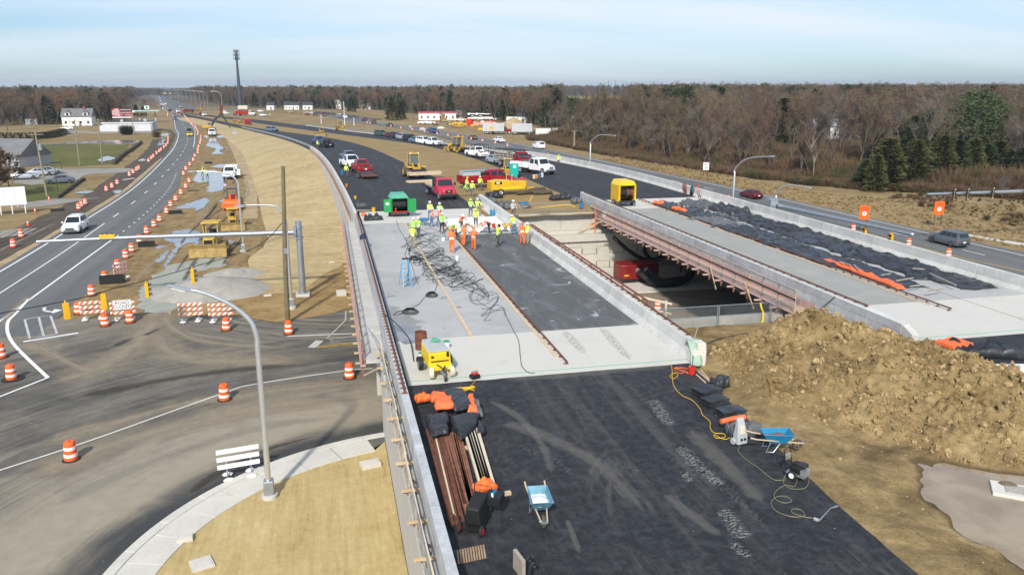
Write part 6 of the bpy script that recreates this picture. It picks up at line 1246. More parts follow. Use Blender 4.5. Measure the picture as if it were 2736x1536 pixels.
roller('orange soil roller with a wide smooth drum in the work strip',Lt(2335,232)+Vector((0,1.6,.02)),R(-90),.98)
def backhoe(label,p,rz,s=1.):
 t=thing('backhoe_loader',label,'backhoe',p,rz);t.scale=(s,)*3
 big_wheels(t,(-.9,),.85,.68,.42);big_wheels(t,(1.3,),.8,.45,.3);MB().box(.4,2.0,-.5,.5,.8,1.55,0,None,.06,.06).build('engine_hood',Yc,t,bevel=.05);cabin(t,-1.2,.4,.68,1.45,2.75);MB().box(-1.3,1.8,-.4,.4,.55,.9).build('chassis',Yc,t)
 MB().prism([(2.2,.2),(3.0,.15),(3.0,.25),(2.5,.35),(2.4,.8),(2.2,.95)],-1.15,1.15,'y').build('bucket','mud_yellow',t)
 for y in(-.7,.7):MB().bar((.6,y,1.35),(2.3,y,.6),.14,.2).build('lift_arm',Yc,t)
 MB().bar((-1.5,0,.9),(-2.2,0,2.9),.22,.3).build('boom',Yc,t);MB().bar((-2.2,0,3.2),(-2.0,0,1.3),.18,.24).build('dipper',Yc,t);MB().prism([(-2.3,.9),(-1.8,.85),(-1.75,1.3),(-2.2,1.4)],-.3,.3,'y').build('hoe_bucket','mud_yellow',t)
 for y in(-1,1):MB().bar((-1.5,y*.3,.7),(-1.6,y*1.2,.05),.12,.2).build('stabiliser',Yc,t)
backhoe('yellow backhoe loader beside the white ladder-rack pickup',atr(*t2(2020,782))+Vector((0,.8,.02)),R(118),1.05);loader('small yellow machine behind the portable toilet',atr(*t2(2530,1020)),R(-100),.75,False)
def excavator(label,p,rz,s=1.,boom='black'):
 t=thing('excavator',label,'excavator',p,rz);t.scale=(s,)*3
 tracks(t,-1.5,1.5,1.1,.42,.6);MB().box(-2.2,1.2,-1.2,1.2,1.0,2.0).build('house',Yc,t,bevel=.08);MB().box(-2.5,-1.9,-1.2,1.2,1.1,2.1).build('counterweight','mud_yellow',t,bevel=.15);cabin(t,-.1,1.3,.45,2.0,3.0);t.children[-1].location.y=0
 MB().prism([(.8,1.6),(2.4,4.4),(5.2,6.4),(5.6,6.0),(3.0,3.8),(1.5,1.4)],-.25,.25,'y').build('boom','steel_dark',t);MB().prism([(5.0,6.3),(5.9,6.1),(8.3,1.0),(7.9,.9)],-.2,.2,'y').build('dipper','steel_dark',t);MB().prism([(4.7,6.0),(5.9,6.2),(6.1,9.6),(4.9,9.8)],-.5,.5,'y').build('raised_bucket','rust',t);MB().cyl((2.2,0,2.6),(4.6,0,5.4),.11,n=8).build('ram','chrome',t)
excavator('excavator with a high dark boom loading the dump truck',lt(2130,570)+Vector((-2,6,0)),R(10),1.0)
for(u,v,l)in((1650,490,'far yellow earthmover beside the red dump truck'),(1620,640,'far yellow machine at the guard rail end'),(1720,660,'far pale yellow machine next to the bright red truck'),(985,432,'far yellow machine by the concrete median')):loader(l,L6(u,v),R(-60),1.1 if u<1000 else.9,False)
loader('yellow excavator-like loader in the equipment yard',at(*t2(1885,470),-4),R(-90),1.1,False)
for(u,v,l)in((1985,530,'yellow scraper parked in the yard, left of two'),(2075,530,'yellow grader parked in the yard, right of two')):dozer(l,at(*t2(u,v),-4),R(0 if u<2000 else 180),1.3,'yellow')
# --- trailers and site units on the paving
def reel_trailer(name,label,p,rz,W,H,L,mat,roof,doors,s=1.):
 t=thing(name,label,'trailer',p,rz);t.scale=(s,)*3;z=.55
 MB().box(-L/2,L/2,-W/2,W/2,z-.12,z).build('chassis','steel_dark',t)
 for y in(-1,1):MB().box(-L/2,L/2,y*W/2-.03,y*W/2+.03,z,z+H*.78).build('side_panel',mat,t)
 MB().box(-L/2,-L/2+.06,-W/2+.03,W/2-.03,z,z+H*.78).build('end_panel',mat,t);zt=z+H*.78
 MB().loft([[(x,-W/2-.02,zt),(x,-W/2+.28,zt+H*.22),(x,W/2-.28,zt+H*.22),(x,W/2+.02,zt)]for x in(-L/2-.05,L/2+.05)],0,False).build('roof',roof,t,bevel=.02)
 for(y0,y1)in((-W/2+.03,-W/2+.16),(W/2-.16,W/2-.03)):MB().box(L/2-.05,L/2,y0,y1,z,zt).build('jamb',mat,t)
 MB().box(L/2-.06,L/2,-W/2,W/2,z,z+.14).build('sill','red' if doors else 'steel_dark',t)
 n=2 if not doors else 1
 for k in range(n):
  yc=0 if n==1 else(-.4+.8*k);wd2=W*.36 if n==1 else.32
  rl=MB().lathe([(.12,-wd2),(.46,-wd2),(.46,-wd2+.03),(.38,-wd2+.04),(.40,0),(.38,wd2-.04),(.46,wd2-.03),(.46,wd2),(.12,wd2)],16,(0,0,0)).build('hose_reel','rubber' if n==1 or k==0 else 'rust_light',t,(L/2-.55,yc,z+H*.42));rl.rotation_euler=(math.pi/2,0,0)
  for q in range(5):cl=MB().lathe([(.40,-.03),(.43,0),(.40,.03)],16).build('hose_coil','rubber',rl,(0,0,(-.6+.3*q)*wd2))
 for y in(-1,1):wheel(t,0,y*(W/2+.05),.36,.22)
 if doors:
  for y in(-1,1):MB().obox((L/2+.1,y*(W/2+.42),z+H*.4),(.05,.85,H*.72),0,0,y*R(8)).build('open_door',mat,t)
  MB().obox((L/2+.14,-(W/2+.42),z+H*.52),(.02,.38,.3),0,0,-R(8)).build('notice','sign_white',t);MB().cyl((L/2-.1,-.5,z+.15),(L/2-.1,-.5,z+.55),.08,n=8).build('extinguisher','red_bucket',t)
 MB().bar((-L/2,0,.45),(-L/2-.9,0,.45),.1).build('tow_bar','steel_dark',t);return t
reel_trailer('tool_trailer','green hose trailer with its rear doors folded open',atr(684+1440/Z,200+1440/Z)+Vector((.1,1.2,.02)),R(-88),2.1,2.1,2.6,'green_trailer','green_lid',True,.84)
reel_trailer('tool_trailer','yellow hose reel trailer standing on the second bridge',at(1368+1150/Z,200+1332/Z)+Vector((.1,1.3,.02)),R(-90),2.0,2.35,2.6,'yellow','yellow_trail',False,.95)
def air_compressor():
 p=atr(*t2(2520,1215))+Vector((.2,.8,.02));t=thing('air_compressor','long yellow towable air compressor beside the red service truck','compressor',p,R(6));L=4.6
 MB().prism([(-2.2,.6),(2.0,.6),(2.2,.9),(2.2,1.55),(-1.2,1.75),(-2.2,1.6)],-.85,.85,'y').build('canopy','yellow',t,bevel=.05);MB().box(-1.0,1.6,-.875,-.852,.7,.95).build('side_door','yellow_trail',t);MB().obox((-1.3,-.865,1.45),(.9,.02,.3)).build('badge','black',t);text('DIESEL',.2,'lettering','sign_white',t,(-1.3,-.88,1.45),(math.pi/2,0,0))if False else None
 MB().obox((-1.35,-.879,1.46),(.42,.01,.16),0,0,0).build('emblem','sign_white',t)
 for k in range(6):MB().box(.2+.2*k,.3+.2*k,-.862,-.852,1.1,1.4).build('vent','cat_yellow',t)
 for y in(-1,1):wheel(t,-1.0,y*.88,.38,.22)
 MB().bar((2.2,0,.65),(3.4,0,.65),.12).build('tow_bar','yellow',t)
 for x in(-.2,.5):MB().bar((x,-.5,1.6),(x,-.5,2.4),.06).build('post','wood_new',t)
 tag(MB().loft([[(x,-.25*w,z),(x,0,z+.1),(x,.25*w,z),(x,0,z-.1)]for x,w,z in((-.9,.3,0),(-.3,1,.05),(.5,1.2,.08),(1.0,.5,.1),(1.25,.1,.1))]).build('kayak_cover','p_crimson',None,p+Vector((1.2,.1,1.72)),R(4)),'crimson curved cover lying on the yellow compressor','cover')
air_compressor()
pt=thing('portable_toilet','teal portable toilet with a white roof on the median','portable toilet',atr(1368+30/Z,200+1048/Z)+Vector((0,.6,.02)),R(-8))
MB().box(-.58,.58,-.58,.58,.1,2.1).build('cabin','teal',pt,bevel=.04);MB().box(-.6,.6,-.6,.6,2.1,2.16).prism([(-.58,2.16),(.58,2.16),(.4,2.36),(-.4,2.36)],-.58,.58,'y').build('roof','white_paint',pt,bevel=.03);MB().box(-.45,.45,-.60,-.585,.2,2.0).build('door','teal',pt);MB().box(-.18,.22,-.612,-.602,1.5,1.85).build('notice','sign_white',pt);MB().box(-.62,.62,-.62,.62,0,.1).build('skid','steel_dark',pt)
def pressure_trailer():
 p=at(684+1850/Z,800+800/Z)+Vector((0,.95,.012));t=thing('towable_generator','yellow towable generator on the white slab with a grey lid','generator',p,R(-84));t.scale=(.84,)*3
 MB().loft([[(-1.1,-.62,.5),(-1.1,.62,.5),(-1.1,.58,1.42),(-1.1,-.58,1.42)],[(.75,-.62,.5),(.75,.62,.5),(.75,.58,1.32),(.75,-.58,1.32)]],0,False).build('housing','yellow_trail',t,bevel=.07)
 MB().loft([[(-1.12,-.58,1.42),(-1.12,.58,1.42),(-1.12,.5,1.54),(-1.12,-.5,1.54)],[(.72,-.58,1.33),(.72,.58,1.33),(.72,.5,1.42),(.72,-.5,1.42)]],0,False).build('lid','siding_grey',t,bevel=.03)
 MB().prism([(.72,.42),(1.05,.42),(1.05,.62),(.72,.75)],-.6,.6,'y').build('front_tray','yellow_trail',t,bevel=.03);MB().obox((.78,.42,1.2),(.03,.12,.26)).build('control_box','black',t);MB().obox((.775,-.4,1.1),(.03,.14,.1)).build('vent','black',t);MB().obox((.775,0,.85),(.03,.95,.05)).build('louver','black',t)
 for y in(-1,1):
  wheel(t,-.55,y*.78,.34,.2);MB().prism([(-.55+.42*math.cos(R(a)),.34+.42*math.sin(R(a)))for a in range(0,181,20)]+[(-.55+.38*math.cos(R(a)),.34+.38*math.sin(R(a)))for a in range(180,-1,-20)],y*.66,y*.92,'y').build('mudguard','black',t)
  o=MB().lathe([(.1,-.12),(.27,-.12),(.30,0),(.27,.12),(.1,.12)],14).build('hose_coil','wood_pale',t,(1.05,y*.52,.34));o.rotation_euler=(math.pi/2,0,R(15)*y)
 MB().bar((.9,0,.42),(1.75,0,.34),.12,.12,0).build('tow_bar','galv',t);MB().tube([(1.15,0,.3),(1.2,.1,.6),(1.35,.12,.75)],.05,6).build('jockey_handle','steel_dark',t);o=wheel(t,1.62,0.06,.16,.1);MB().tube(catmull([(.9,-.2,.7),(1.15,-.05,.65),(1.3,.05,.5),(1.2,.15,.35)],5),.035,6).build('hose','steel_dark',t)
 sc=MB();r=random.Random(2);sc.tube(catmull([(-.9+.55*i/14+r.uniform(-.12,.12),.05+r.uniform(-.3,.3),1.56+r.uniform(0,.03))for i in range(15)],5),.022,5);o=sc.build('strap','green_tape',t)
pressure_trailer()
# ------------------------------------------------------------------ loose things on the decks and paving
def cloth(name,label,c,sx,sy,h,mat,rz=0,seed=1,cat='tarp',amp=.5,n=(26,20),z0=0.,ridge=0.,st=1.4):
 """crumpled or folded heap of sheet: closed lump with sharp creases"""
 m=MB();nx,ny=n
 def edge(u):return max(0.,1-abs(u)**6)
 def f(x,y):
  u,v=x/(sx/2),y/(sy/2);e=edge(u)*edge(v)
  k=abs(noise.noise((x*1.5,y*st,seed)))+.6*abs(noise.noise((x*3.4+y*.8,y*st*2.1,seed+3)))+.16*abs(noise.noise((x*8,y*st*5,seed+7)))
  return(h*(1-amp)+h*amp*1.7*k+ridge*(1-abs(v)))*min(1,e*2.2)
 def warp(x,y):q=noise.noise_vector((x*.8,y*.8,seed*1.3))*.16*min(sx,sy);return(x+q.x,y+q.y)
 vs=[]
 for j in range(ny+1):
  for i in range(nx+1):
   x,y=sx*(i/nx-.5),sy*(j/ny-.5);z=f(x,y);X,Y=warp(x,y);vs.append((X,Y,z0+z+.004))
 m.add(vs,[(j*(nx+1)+i,j*(nx+1)+i+1,(j+1)*(nx+1)+i+1,(j+1)*(nx+1)+i)for j in range(ny)for i in range(nx)],0,True)
 o=m.build(name,mat,None,c,rz,auto=False);s=o.modifiers.new('s','SOLIDIFY');s.thickness=.02
 return tag(o,label,cat)
def folded(name,label,c,sx,sy,h,mat,rz=0,layers=3,edge_mat=None,cat='blanket'):
 t=thing(name,label,cat,c,rz);r=random.Random(int(c[0]*31)%97)
 for k in range(layers):
  z=h*k/layers;a,b=sx/2*r.uniform(.92,1),sy/2*r.uniform(.92,1);hh=h/layers;rings=[]
  for i in range(9):
   x=-a+2*a*i/8;zz=z+.03*math.sin(i*1.3+k);e=.25*hh if i in(0,8)else 0
   rings.append([(x,-b,zz+e),(x,-b*1.03,zz+hh*.5),(x,-b*.97,zz+hh*.97-e),(x,0,zz+hh+.02*math.cos(i)-e),(x,b*.97,zz+hh*.97-e),(x,b*1.03,zz+hh*.5),(x,b,zz+e)])
  MB().loft(rings,0,True).build('fold',edge_mat if(edge_mat and k==layers-1)else mat,t)
 return t
G=lambda u,v,z=0.:at(u,v,z)
# heap of curing blankets beside the left parapet
hp=lambda u,v,z=0.:at(1100+u/2.857,1030+v/2.857,z)
def drape(label,cs,h,mat,seed,cat='blanket',name='curing_blanket',n=22,fold=.10,droop=.22):
 m=MB();vs=[];c=[Vector(q)for q in cs]
 for j in range(n+1):
  for i in range(n+1):
   u,v=i/n,j/n;p=c[0].lerp(c[1],u).lerp(c[3].lerp(c[2],u),v);e=min(u,v,1-u,1-v);q=noise.noise_vector((p.x*2.2,p.y*2.2,seed))*.07
   z=h+fold*(1.6*abs(noise.noise((p.x*2.3+p.y,p.y*1.4,seed)))+.8*abs(noise.noise((p.x*5,p.y*5+p.x*2,seed+4))))-droop*max(0,1-e/.16)**1.5
   vs.append((p.x+q.x,p.y+q.y,max(.02,z)))
 m.add(vs,[(j*(n+1)+i,j*(n+1)+i+1,(j+1)*(n+1)+i+1,(j+1)*(n+1)+i)for j in range(n)for i in range(n)],0,True);o=m.build(name,mat,None,None,0,0,False);sm_=o.modifiers.new('s','SOLIDIFY');sm_.thickness=.025;return tag(o,label,cat)
hq=lambda*l:[hp(u,v,.3)for u,v in l]
drape('black crumpled blanket draped over the rusty pipe ends',hq((95,235),(290,215),(285,360),(150,385)),.42,'tarp_black',3);drape('black blanket with a pale sheen draped over the pale planks',hq((290,250),(510,215),(490,330),(370,415)),.45,'plastic_black',5);drape('black blanket lying on top of the orange one by the yellow cord',hq((225,60),(400,55),(470,185),(330,215)),.58,'tarp_black',8);drape('flat folded orange blanket on the black heap',hq((165,130),(325,115),(330,190),(180,205)),.6,'orange_cloth',2,fold=.04);drape('orange blanket corner under the black one at the far side of the heap',hq((140,75),(260,85),(300,130),(150,135)),.52,'orange_cloth',12,fold=.05);drape('orange blanket edge showing at the right side of the heap',hq((430,80),(470,85),(505,205),(420,215)),.5,'orange_cloth',9,fold=.04);drape('grey plastic lining edge beside the orange blanket corner',hq((465,90),(500,120),(540,210),(500,215)),.35,'tarp_grey',15);drape('small black bundle at the corner of the blanket heap',hq((505,265),(550,290),(565,340),(495,365)),.35,'plastic_black',14);cloth('orange_vest','crumpled orange vest against the parapet foot',hp(85,110,.2),.7,.45,.3,'hivis_orange',.2,4,'vest',.7,(12,10))
def pipes(label,u0,u1,v0,v1,n,r,mat,name='steel_pipes',jit=.12,sq=False,z=.02,lift=0):
 t=thing(name,label,'pipes' if not sq else 'lumber');rr_=random.Random(n+int(u0[0]))
 for i in range(n):
  f=(i+.5)/n;a=hp(u0[0]+(u0[1]-u0[0])*f,v0+rr_.uniform(-15,15));b=hp(u1[0]+(u1[1]-u1[0])*f,v1+rr_.uniform(-60,60)*jit*8)
  zz=z+r+lift
  if sq:MB().bar(a+Vector((0,0,zz)),b+Vector((0,0,zz)),r*2,r*1.6).build('plank',mat,t)
  else:MB().cyl(a+Vector((0,0,zz)),b+Vector((0,0,zz)),r,n=8).build('pipe',mat if i%4 else('wood_pale' if i%8==4 else mat),t)
 return t
pipes('rusty brown pipes stacked against the parapet',(110,235),(275,400),345,1040,10,.045,'rust');pipes('rusty brown channel sections beside the pipe stack',(245,375),(395,525),380,985,7,.06,'rust_light','steel_sections',.12,True);pipes('pale new planks lying beside the rusty sections',(395,505),(535,650),370,860,5,.085,'wood_pale','plank_stack',.05,True,.12)
for(a,b,l)in(((385,885),(755,815),'short timber bearer under the plank ends, nearest the wheelbarrow'),((300,490),(550,455),'short timber bearer under the middle of the planks')):tag(MB().bar(hp(*a,.05),hp(*b,.05),.14,.1).build('timber_bearer','wood_new'),l,'timber')
cloth('orange_jacket','bright orange work jacket thrown over the plank ends',hp(555,785,.3)+Vector((0,0,.02)),.75,.5,.2,'hivis_orange',.3,6,'jacket',.7,(14,12))
dl=thing('hand_cart','black hand cart with two red wheels beside the rusty pipes','hand cart',hp(455,1130),R(60))
MB().box(-.05,.9,-.28,.28,.12,.2).build('frame','black',dl);MB().loft([[(.1,-.25,.2),(.1,.25,.2),(.1,.2,.75),(.1,-.2,.75)],[(.9,-.28,.2),(.9,.28,.2),(.9,.22,.9),(.9,-.22,.9)]],0,False).build('canvas_bag','black',dl,bevel=.06);MB().box(.75,1.25,-.62,-.12,.55,.8).build('tray','black',dl);MB().tube([(.95,-.26,.3),(1.05,-.26,1.0),(1.05,.26,1.0),(.95,.26,.3)],.022,6).build('handle','steel_dark',dl)
for y in(-.34,.34):wheel(dl,-.05,y,.17,.08,'rubber','red_bucket')
for k in range(3):MB().cyl((.85+.12*k,-.4,.6),(.85+.14*k,-.35,.9),.035,n=8).build('bottle','blue_bright' if k else 'sign_white',dl)
gt=thing('drain_grate','rust-coloured slotted drain grate set in the paving','grate',hp(455,1290)+Vector((0,0,.005)),R(8));MB().box(-.42,.42,-.36,.36,0,.015).build('frame','steel_dark',gt)
for k in range(11):MB().obox((-.38+.076*k,0,.022),(.045,.66,.018),0,0,R(-14)).build('slat','grate',gt)
hk=thing('lifting_bracket','dark steel bracket with two hooks at the bottom picture edge','bracket',at(1390,1530),R(10));MB().box(-.08,.02,-.3,.3,0,.55).build('plate','wood_grey',hk)
for k in(0,1):MB().tube([(.05,-.2-.3*k,0),(.06,-.2-.3*k,.5),(.14,-.2-.3*k,.58),(.22,-.2-.3*k,.5),(.17,-.2-.3*k,.43)],.045,6).build('hook','black',hk)
# wheelbarrows
def barrow(label,p,rz,tray='blue_barrow',load=None,s=1.):
 t=thing('wheelbarrow',label,'wheelbarrow',p,rz);t.scale=(s,)*3
 def ring(z,a,b,w0,w1):return[(a,-w0,z),(b,-w1,z),(b,w1,z),(a,w0,z)]
 m=MB();m.loft([ring(.30,-.26,.30,.17,.20),ring(.66,-.50,.55,.30,.34)],0,False,True,False);m.add(ring(.30,-.26,.30,.17,.20),[(0,1,2,3)]);o=m.build('tray',tray,t);s_=o.modifiers.new('s','SOLIDIFY');s_.thickness=.015;o2=MB().tube([(-.50,-.30,.66),(.55,-.34,.66),(.55,.34,.66),(-.50,.30,.66),(-.50,-.30,.66)],.018,5).build('rim',tray,t)
 for y in(-1,1):
  MB().tube([(-.98,y*.31,.56),(-.75,y*.30,.50),(.95,y*.09,.27)],[.03,.024,.024],6).build('handle','wood_new',t);MB().tube([(-.25,y*.26,.38),(-.38,y*.25,.0),(-.12,y*.25,.0),(.1,y*.22,.32)],.016,5).build('leg','galv',t)
 w=MB().lathe([(.10,-.05),(.18,-.05),(.2,0),(.18,.05),(.1,.05)],14).build('wheel','rubber_dusty',t,(.78,0,.2));w.rotation_euler=(math.pi/2,0,0);MB().cyl((.78,-.12,.2),(.78,.12,.2),.03,n=6).build('axle','galv',t);MB().box(.93,1.0,-.11,.11,.24,.29).build('nose_guard','galv',t)
 if load:
  m=MB();m.grid(-.36,.42,-.24,.26,12,10,lambda x,y:.47+.13*max(0,1-((x-.1)**2+y**2)/.09)+.02*noise.noise((x*9,y*9,1)));m.build('load',load,t,auto=False)
 return t
barrow('dusty blue wheelbarrow with a white load alone on the black paving',at(1441,1372),R(-96),'blue_barrow','snow_salt',1.0);barrow('bright blue wheelbarrow with rubble beside the soil heap',at(2070,1200)+Vector((0,0,.01)),R(-14),'blue_bright','brick_red',1.0);barrow('blue wheelbarrow tipped with grey mix on the fenced median',at(1340+420/7.23,420+1000/7.23,0)+Vector((0,0,.03)),R(20),'blue_bright','gravel',1.0);barrow('dark blue wheelbarrow behind the pair of lime-jacketed workers',at(684+1690/Z,500+385/Z),R(160),'blue',None,1.0)
# bags and folded blankets along the foot of the heap
bg=lambda u,v,z=0.:at(1840+u/3.2875,980+v/3.2875,z)
cloth('plastic_bag','tied black plastic bag leaning on the soil heap',bg(275,170,-.1),.75,.6,.5,'plastic_black',.3,5,'bag',.5,(14,12));folded('curing_blanket','folded black blanket with a white stripe by the soil heap',bg(155,265,-.05),1.2,.75,.42,'plastic_black',.25,3);folded('curing_blanket','second folded black blanket in the row, in front of the striped one',bg(225,345,-.05),1.1,.6,.38,'plastic_black',.25,3);folded('curing_blanket','folded blue-black blanket under the orange roll',bg(365,450,-.05),1.1,.65,.42,'tarp_black',.15,3)
tag(MB().tube([bg(285,480,.42),bg(380,455,.46),bg(490,440,.44)],[.10,.09,.11],8).build('orange_roll','orange_cloth'),'rolled orange blanket lying on the blue-black one','blanket');cloth('tarpaulin','grey tarpaulin bundled behind the pressure washer',bg(470,590,-.05),1.35,.8,.5,'tarp_grey',.1,11,'tarp',.5);
# pressure washers
pw_=thing('pressure_washer','upright grey pressure washer beside the blankets','pressure washer',bg(460,690)+Vector((0,.1,.01)),R(-80))
MB().loft([[(-.14,-.2,.05),(.16,-.22,.05),(.16,.22,.05),(-.14,.2,.05)],[(-.16,-.21,.35),(.14,-.22,.4),(.14,.22,.4),(-.16,.21,.35)],[(-.14,-.15,.75),(.06,-.15,.75),(.06,.15,.75),(-.14,.15,.75)],[(-.12,-.14,1.0),(-.04,-.14,1.0),(-.04,.14,1.0),(-.12,.14,1.0)]],0,True).build('body','siding_grey',pw_,bevel=.03);MB().obox((.09,0,.58),(.1,.22,.34),0,R(-10),0).build('front_cover','siding_cream',pw_,bevel=.04);MB().obox((-.07,0,.92),(.06,.1,.09)).build('grip_slot','black',pw_)
for y in(-.25,.25):wheel(pw_,-.08,y,.13,.07,'siding_grey','siding_grey')
for y in(-.06,.08):MB().cyl((.16,y,.25),(.18,y,.25),.05,n=10).build('hose_port','black',pw_)
p2w=thing('pressure_washer','black engine-driven pressure washer with a looped hose at the paving edge','pressure washer',bg(965,985)+Vector((0,.1,.01)),R(-60))
MB().box(-.3,.35,-.22,.22,.14,.2).build('frame','galv',p2w);MB().box(-.2,.2,-.18,.18,.2,.45).build('engine','black',p2w,bevel=.05);MB().cyl((-.02,0,.45),(-.02,0,.52),.15,n=12).build('recoil_cover','black',p2w);MB().box(.02,.3,-.1,.16,.42,.56).build('fuel_tank','steel_dark',p2w,bevel=.04);MB().obox((.28,-.02,.3),(.2,.3,.16)).build('pump','alu',p2w);MB().tube([(-.3,-.2,.2),(-.42,-.2,.9),(-.42,.2,.9),(-.3,.2,.2)],.02,6).build('handle','black',p2w);MB().box(-.40,-.34,-.15,.15,.55,.72).build('panel','alu',p2w)
for y in(-.27,.27):wheel(p2w,-.05,y,.15,.07,'rubber','sign_white')
wn=thing('spray_wand','grey spray wand lying near the paving edge','spray wand',(0,0,0));MB().tube([bg(1100,1335,.04),bg(1145,1350,.05),bg(1200,1290,.05),bg(1245,1240,.05),bg(1305,1222,.06)],[.03,.03,.018,.014,.03],6).build('lance','galv',wn);MB().bar(bg(1100,1330,.05),bg(1140,1345,.05),.07,.07).build('trigger','siding_grey',wn)
def hose(name,label,pts,r,mat,cat='hose',z=.0):return tag(MB().tube(catmull([p+Vector((0,0,r+z))for p in pts],8),r,5).build(name,mat),label,cat)
hose('hose','thin olive hose looping from the black washer to the wand',[bg(u,v)for u,v in[(845,1000),(860,940),(960,890),(1050,960),(1030,1060),(900,1070),(830,1010),(880,920),(950,960),(930,1050),(850,1040),(760,1100),(760,1160),(840,1195),(905,1180),(860,1140),(780,1140),(725,1190),(760,1260),(860,1305),(960,1320),(1020,1300),(980,1255),(915,1250),(910,1280),(1000,1315),(1090,1330)]],.012,'hose_olive');hose('hose','thin olive hose running from the grey washer down to the black one',[bg(u,v)for u,v in[(450,695),(435,740),(500,810),(600,880),(700,960),(760,995),(840,995)]],.012,'hose_olive')
hose('extension_cord','yellow extension cord snaking past the folded blankets',[at(u,v)for u,v in[(1792,962),(1796,995),(1790,1005),(1800,1012),(1812,1002),(1797,998),(1800,1030),(1820,1055),(1850,1070)]]+[bg(u,v)for u,v in[(100,370),(120,420),(185,480),(190,540),(225,580),(310,590),(315,620),(240,625),(225,595),(290,630),(345,632),(395,575)]],.013,'yellow_cord','cord')
# parapet end clutter
gm=MB();gv=[]
for i,(y,z)in enumerate(((33.4,.55),(33.2,.9),(32.95,.97),(32.7,.88),(32.45,.5),(32.2,.12),(31.95,.03))):
 for k in range(5):gv.append((15.95+.14*k-.05*i+.04*math.sin(i*2+k),y+.05*math.sin(k*2.1+i),z+.03*math.cos(k*1.9+i)))
gm.add(gv,[(i*5+k,i*5+k+1,(i+1)*5+k+1,(i+1)*5+k)for i in range(6)for k in range(4)],0,True);gm=gm.build('green_cloth','green_cloth',None,(.2,0,.02));gm.modifiers.new('s','SOLIDIFY').thickness=.02;tag(gm,'pale green sheet hanging over the parapet end block','cloth')
bk=thing('bucket','red bucket with tools at the parapet end block','bucket',at(1848,1000)+Vector((0,0,.01)));MB().lathe([(0,0),(.13,0),(.16,.36),(.14,.36),(.12,.05)],12).build('body','red_bucket',bk);MB().bar((0,0,.2),(.05,.05,.85),.025).build('tool_handle','black',bk);MB().tube([(-.15,0,.34),(0,0,.5),(.15,0,.34)],.008,4).build('handle','galv',bk)
hose('rope','orange rope coiled beside the red bucket',[at(1815+26*math.cos(i*1.1)*(.5+.04*i)+i,990+8*math.sin(i*1.3))for i in range(15)],.015,'orange_cloth','rope');tag(MB().bar(at(1845,940,.02),(16.6,33.1,1.5),.035,.035).build('broom_handle','wood_new'),'wooden pole leaning on the parapet end','pole')
for i,(a,b)in enumerate((((1860,1000),(1885,1022)),((1865,992),(1900,1022)),((1872,988),(1893,1012)))):tag(MB().bar(at(*a,.04),at(*b,.04),.05,.04).build('wood_offcut','wood_new'),'thin wood offcut beside the red bucket, %s from it'%ordn(i),'wood')
hose('power_cable','black cable running over the dirt from the parapet end to the fence',[Vector((16.75,33.0,-.3)),Vector((17.4,35,fillz(17.4,35))),Vector((18.8,37.2,fillz(18.8,37.2))),Vector((21,39,fillz(21,39))),Vector((24,39.8,fillz(24,39.8)+.02)),Vector((27,40.0,-.7)),Vector((27.7,38.5,.9))],.025,'cable','cable',.03)
hose('power_cable','black cable lying on the white slab beside the screed rail',[at(u,v)for u,v in[(1345,830),(1370,880),(1385,910),(1390,950),(1395,980),(1412,996),(1430,998)]],.016,'cable','cable',.012)
# slab things: oil drum, pails, tool box, cord, ladder
od=thing('oil_drum','rusty open oil drum standing in the deck puddle','oil drum',at(684+1665/Z,800+505/Z)+Vector((0,.1,.01)));MB().lathe([(0,0),(.29,0),(.29,.28),(.305,.3),(.29,.32),(.29,.58),(.305,.6),(.29,.62),(.29,.88),(.27,.88),(.27,.4),(0,.38)],18).build('body','rust',od)
def pail(p,label,lid='green_pail',body='white_paint',s=1.):
 t=thing('pail',label,'pail',p);t.scale=(s,)*3;MB().lathe([(0,0),(.135,0),(.155,.36),(0,.36)],12).build('body',body,t);MB().lathe([(.165,.34),(.165,.385),(0,.39)],12).build('lid',lid,t)if lid else None
for(u,v,l)in((1805,468,'white pail with a green lid between the drum and generator, leftmost'),(1860,500,'white pail with a green lid behind the generator, middle one'),(1918,492,'white pail with a green lid behind the generator, rightmost'),(1672,612,'white pail with a green lid left of the generator')):pail(at(684+u/Z,800+v/Z)+Vector((0,0,.012)),l)
pail(at(684+1885/Z,500+540/Z),'white pail with a green rim beside the cable tangle','green_pail');pail(at(684+2022/Z,500+735/Z),'clear white bottle-like pail beside the middle rail',None,'white_paint',.9)
tb=thing('tool_box','small black and red power tool on the white slab edge','tool box',at(684+2205/Z,800+805/Z)+Vector((0,.1,.012)),R(20));MB().box(-.2,.2,-.16,.16,.02,.2).build('body','black',tb,bevel=.03);MB().box(-.12,.16,-.1,.1,.2,.27).build('top','red_bucket',tb,bevel=.02);MB().tube([(-.15,0,.2),(-.15,0,.34),(.15,0,.34),(.15,0,.2)],.014,5).build('handle','black',tb)
r7=random.Random(4);cc=at(684+2110/Z,800+905/Z)
hose('extension_cord','yellow extension cord heaped at the white slab edge',[cc+Vector((r7 .uniform(-.55,.55)*math.cos(i),r7 .uniform(-.3,.3)*math.sin(i*1.7),.01*(i%6)))for i in range(46)]+[at(684+2180/Z,800+850/Z),at(684+2220/Z,800+800/Z)],.012,'yellow_cord','cord');hose('string_line','thin ochre string running up the slab to the power tool',[at(684+u/Z,800+v/Z)for u,v in[(2220,730),(2195,560),(2170,400),(2150,330)]],.008,'yellow_cord','cord')
patch('deck_puddle',[at(684+u/Z,800+v/Z)for u,v in[(1375,210),(1440,235),(1520,265),(1600,310),(1640,360),(1760,410),(1720,435),(1600,440),(1500,455),(1440,400),(1400,330)]],'water_sky',.0185,0,.08,.3)
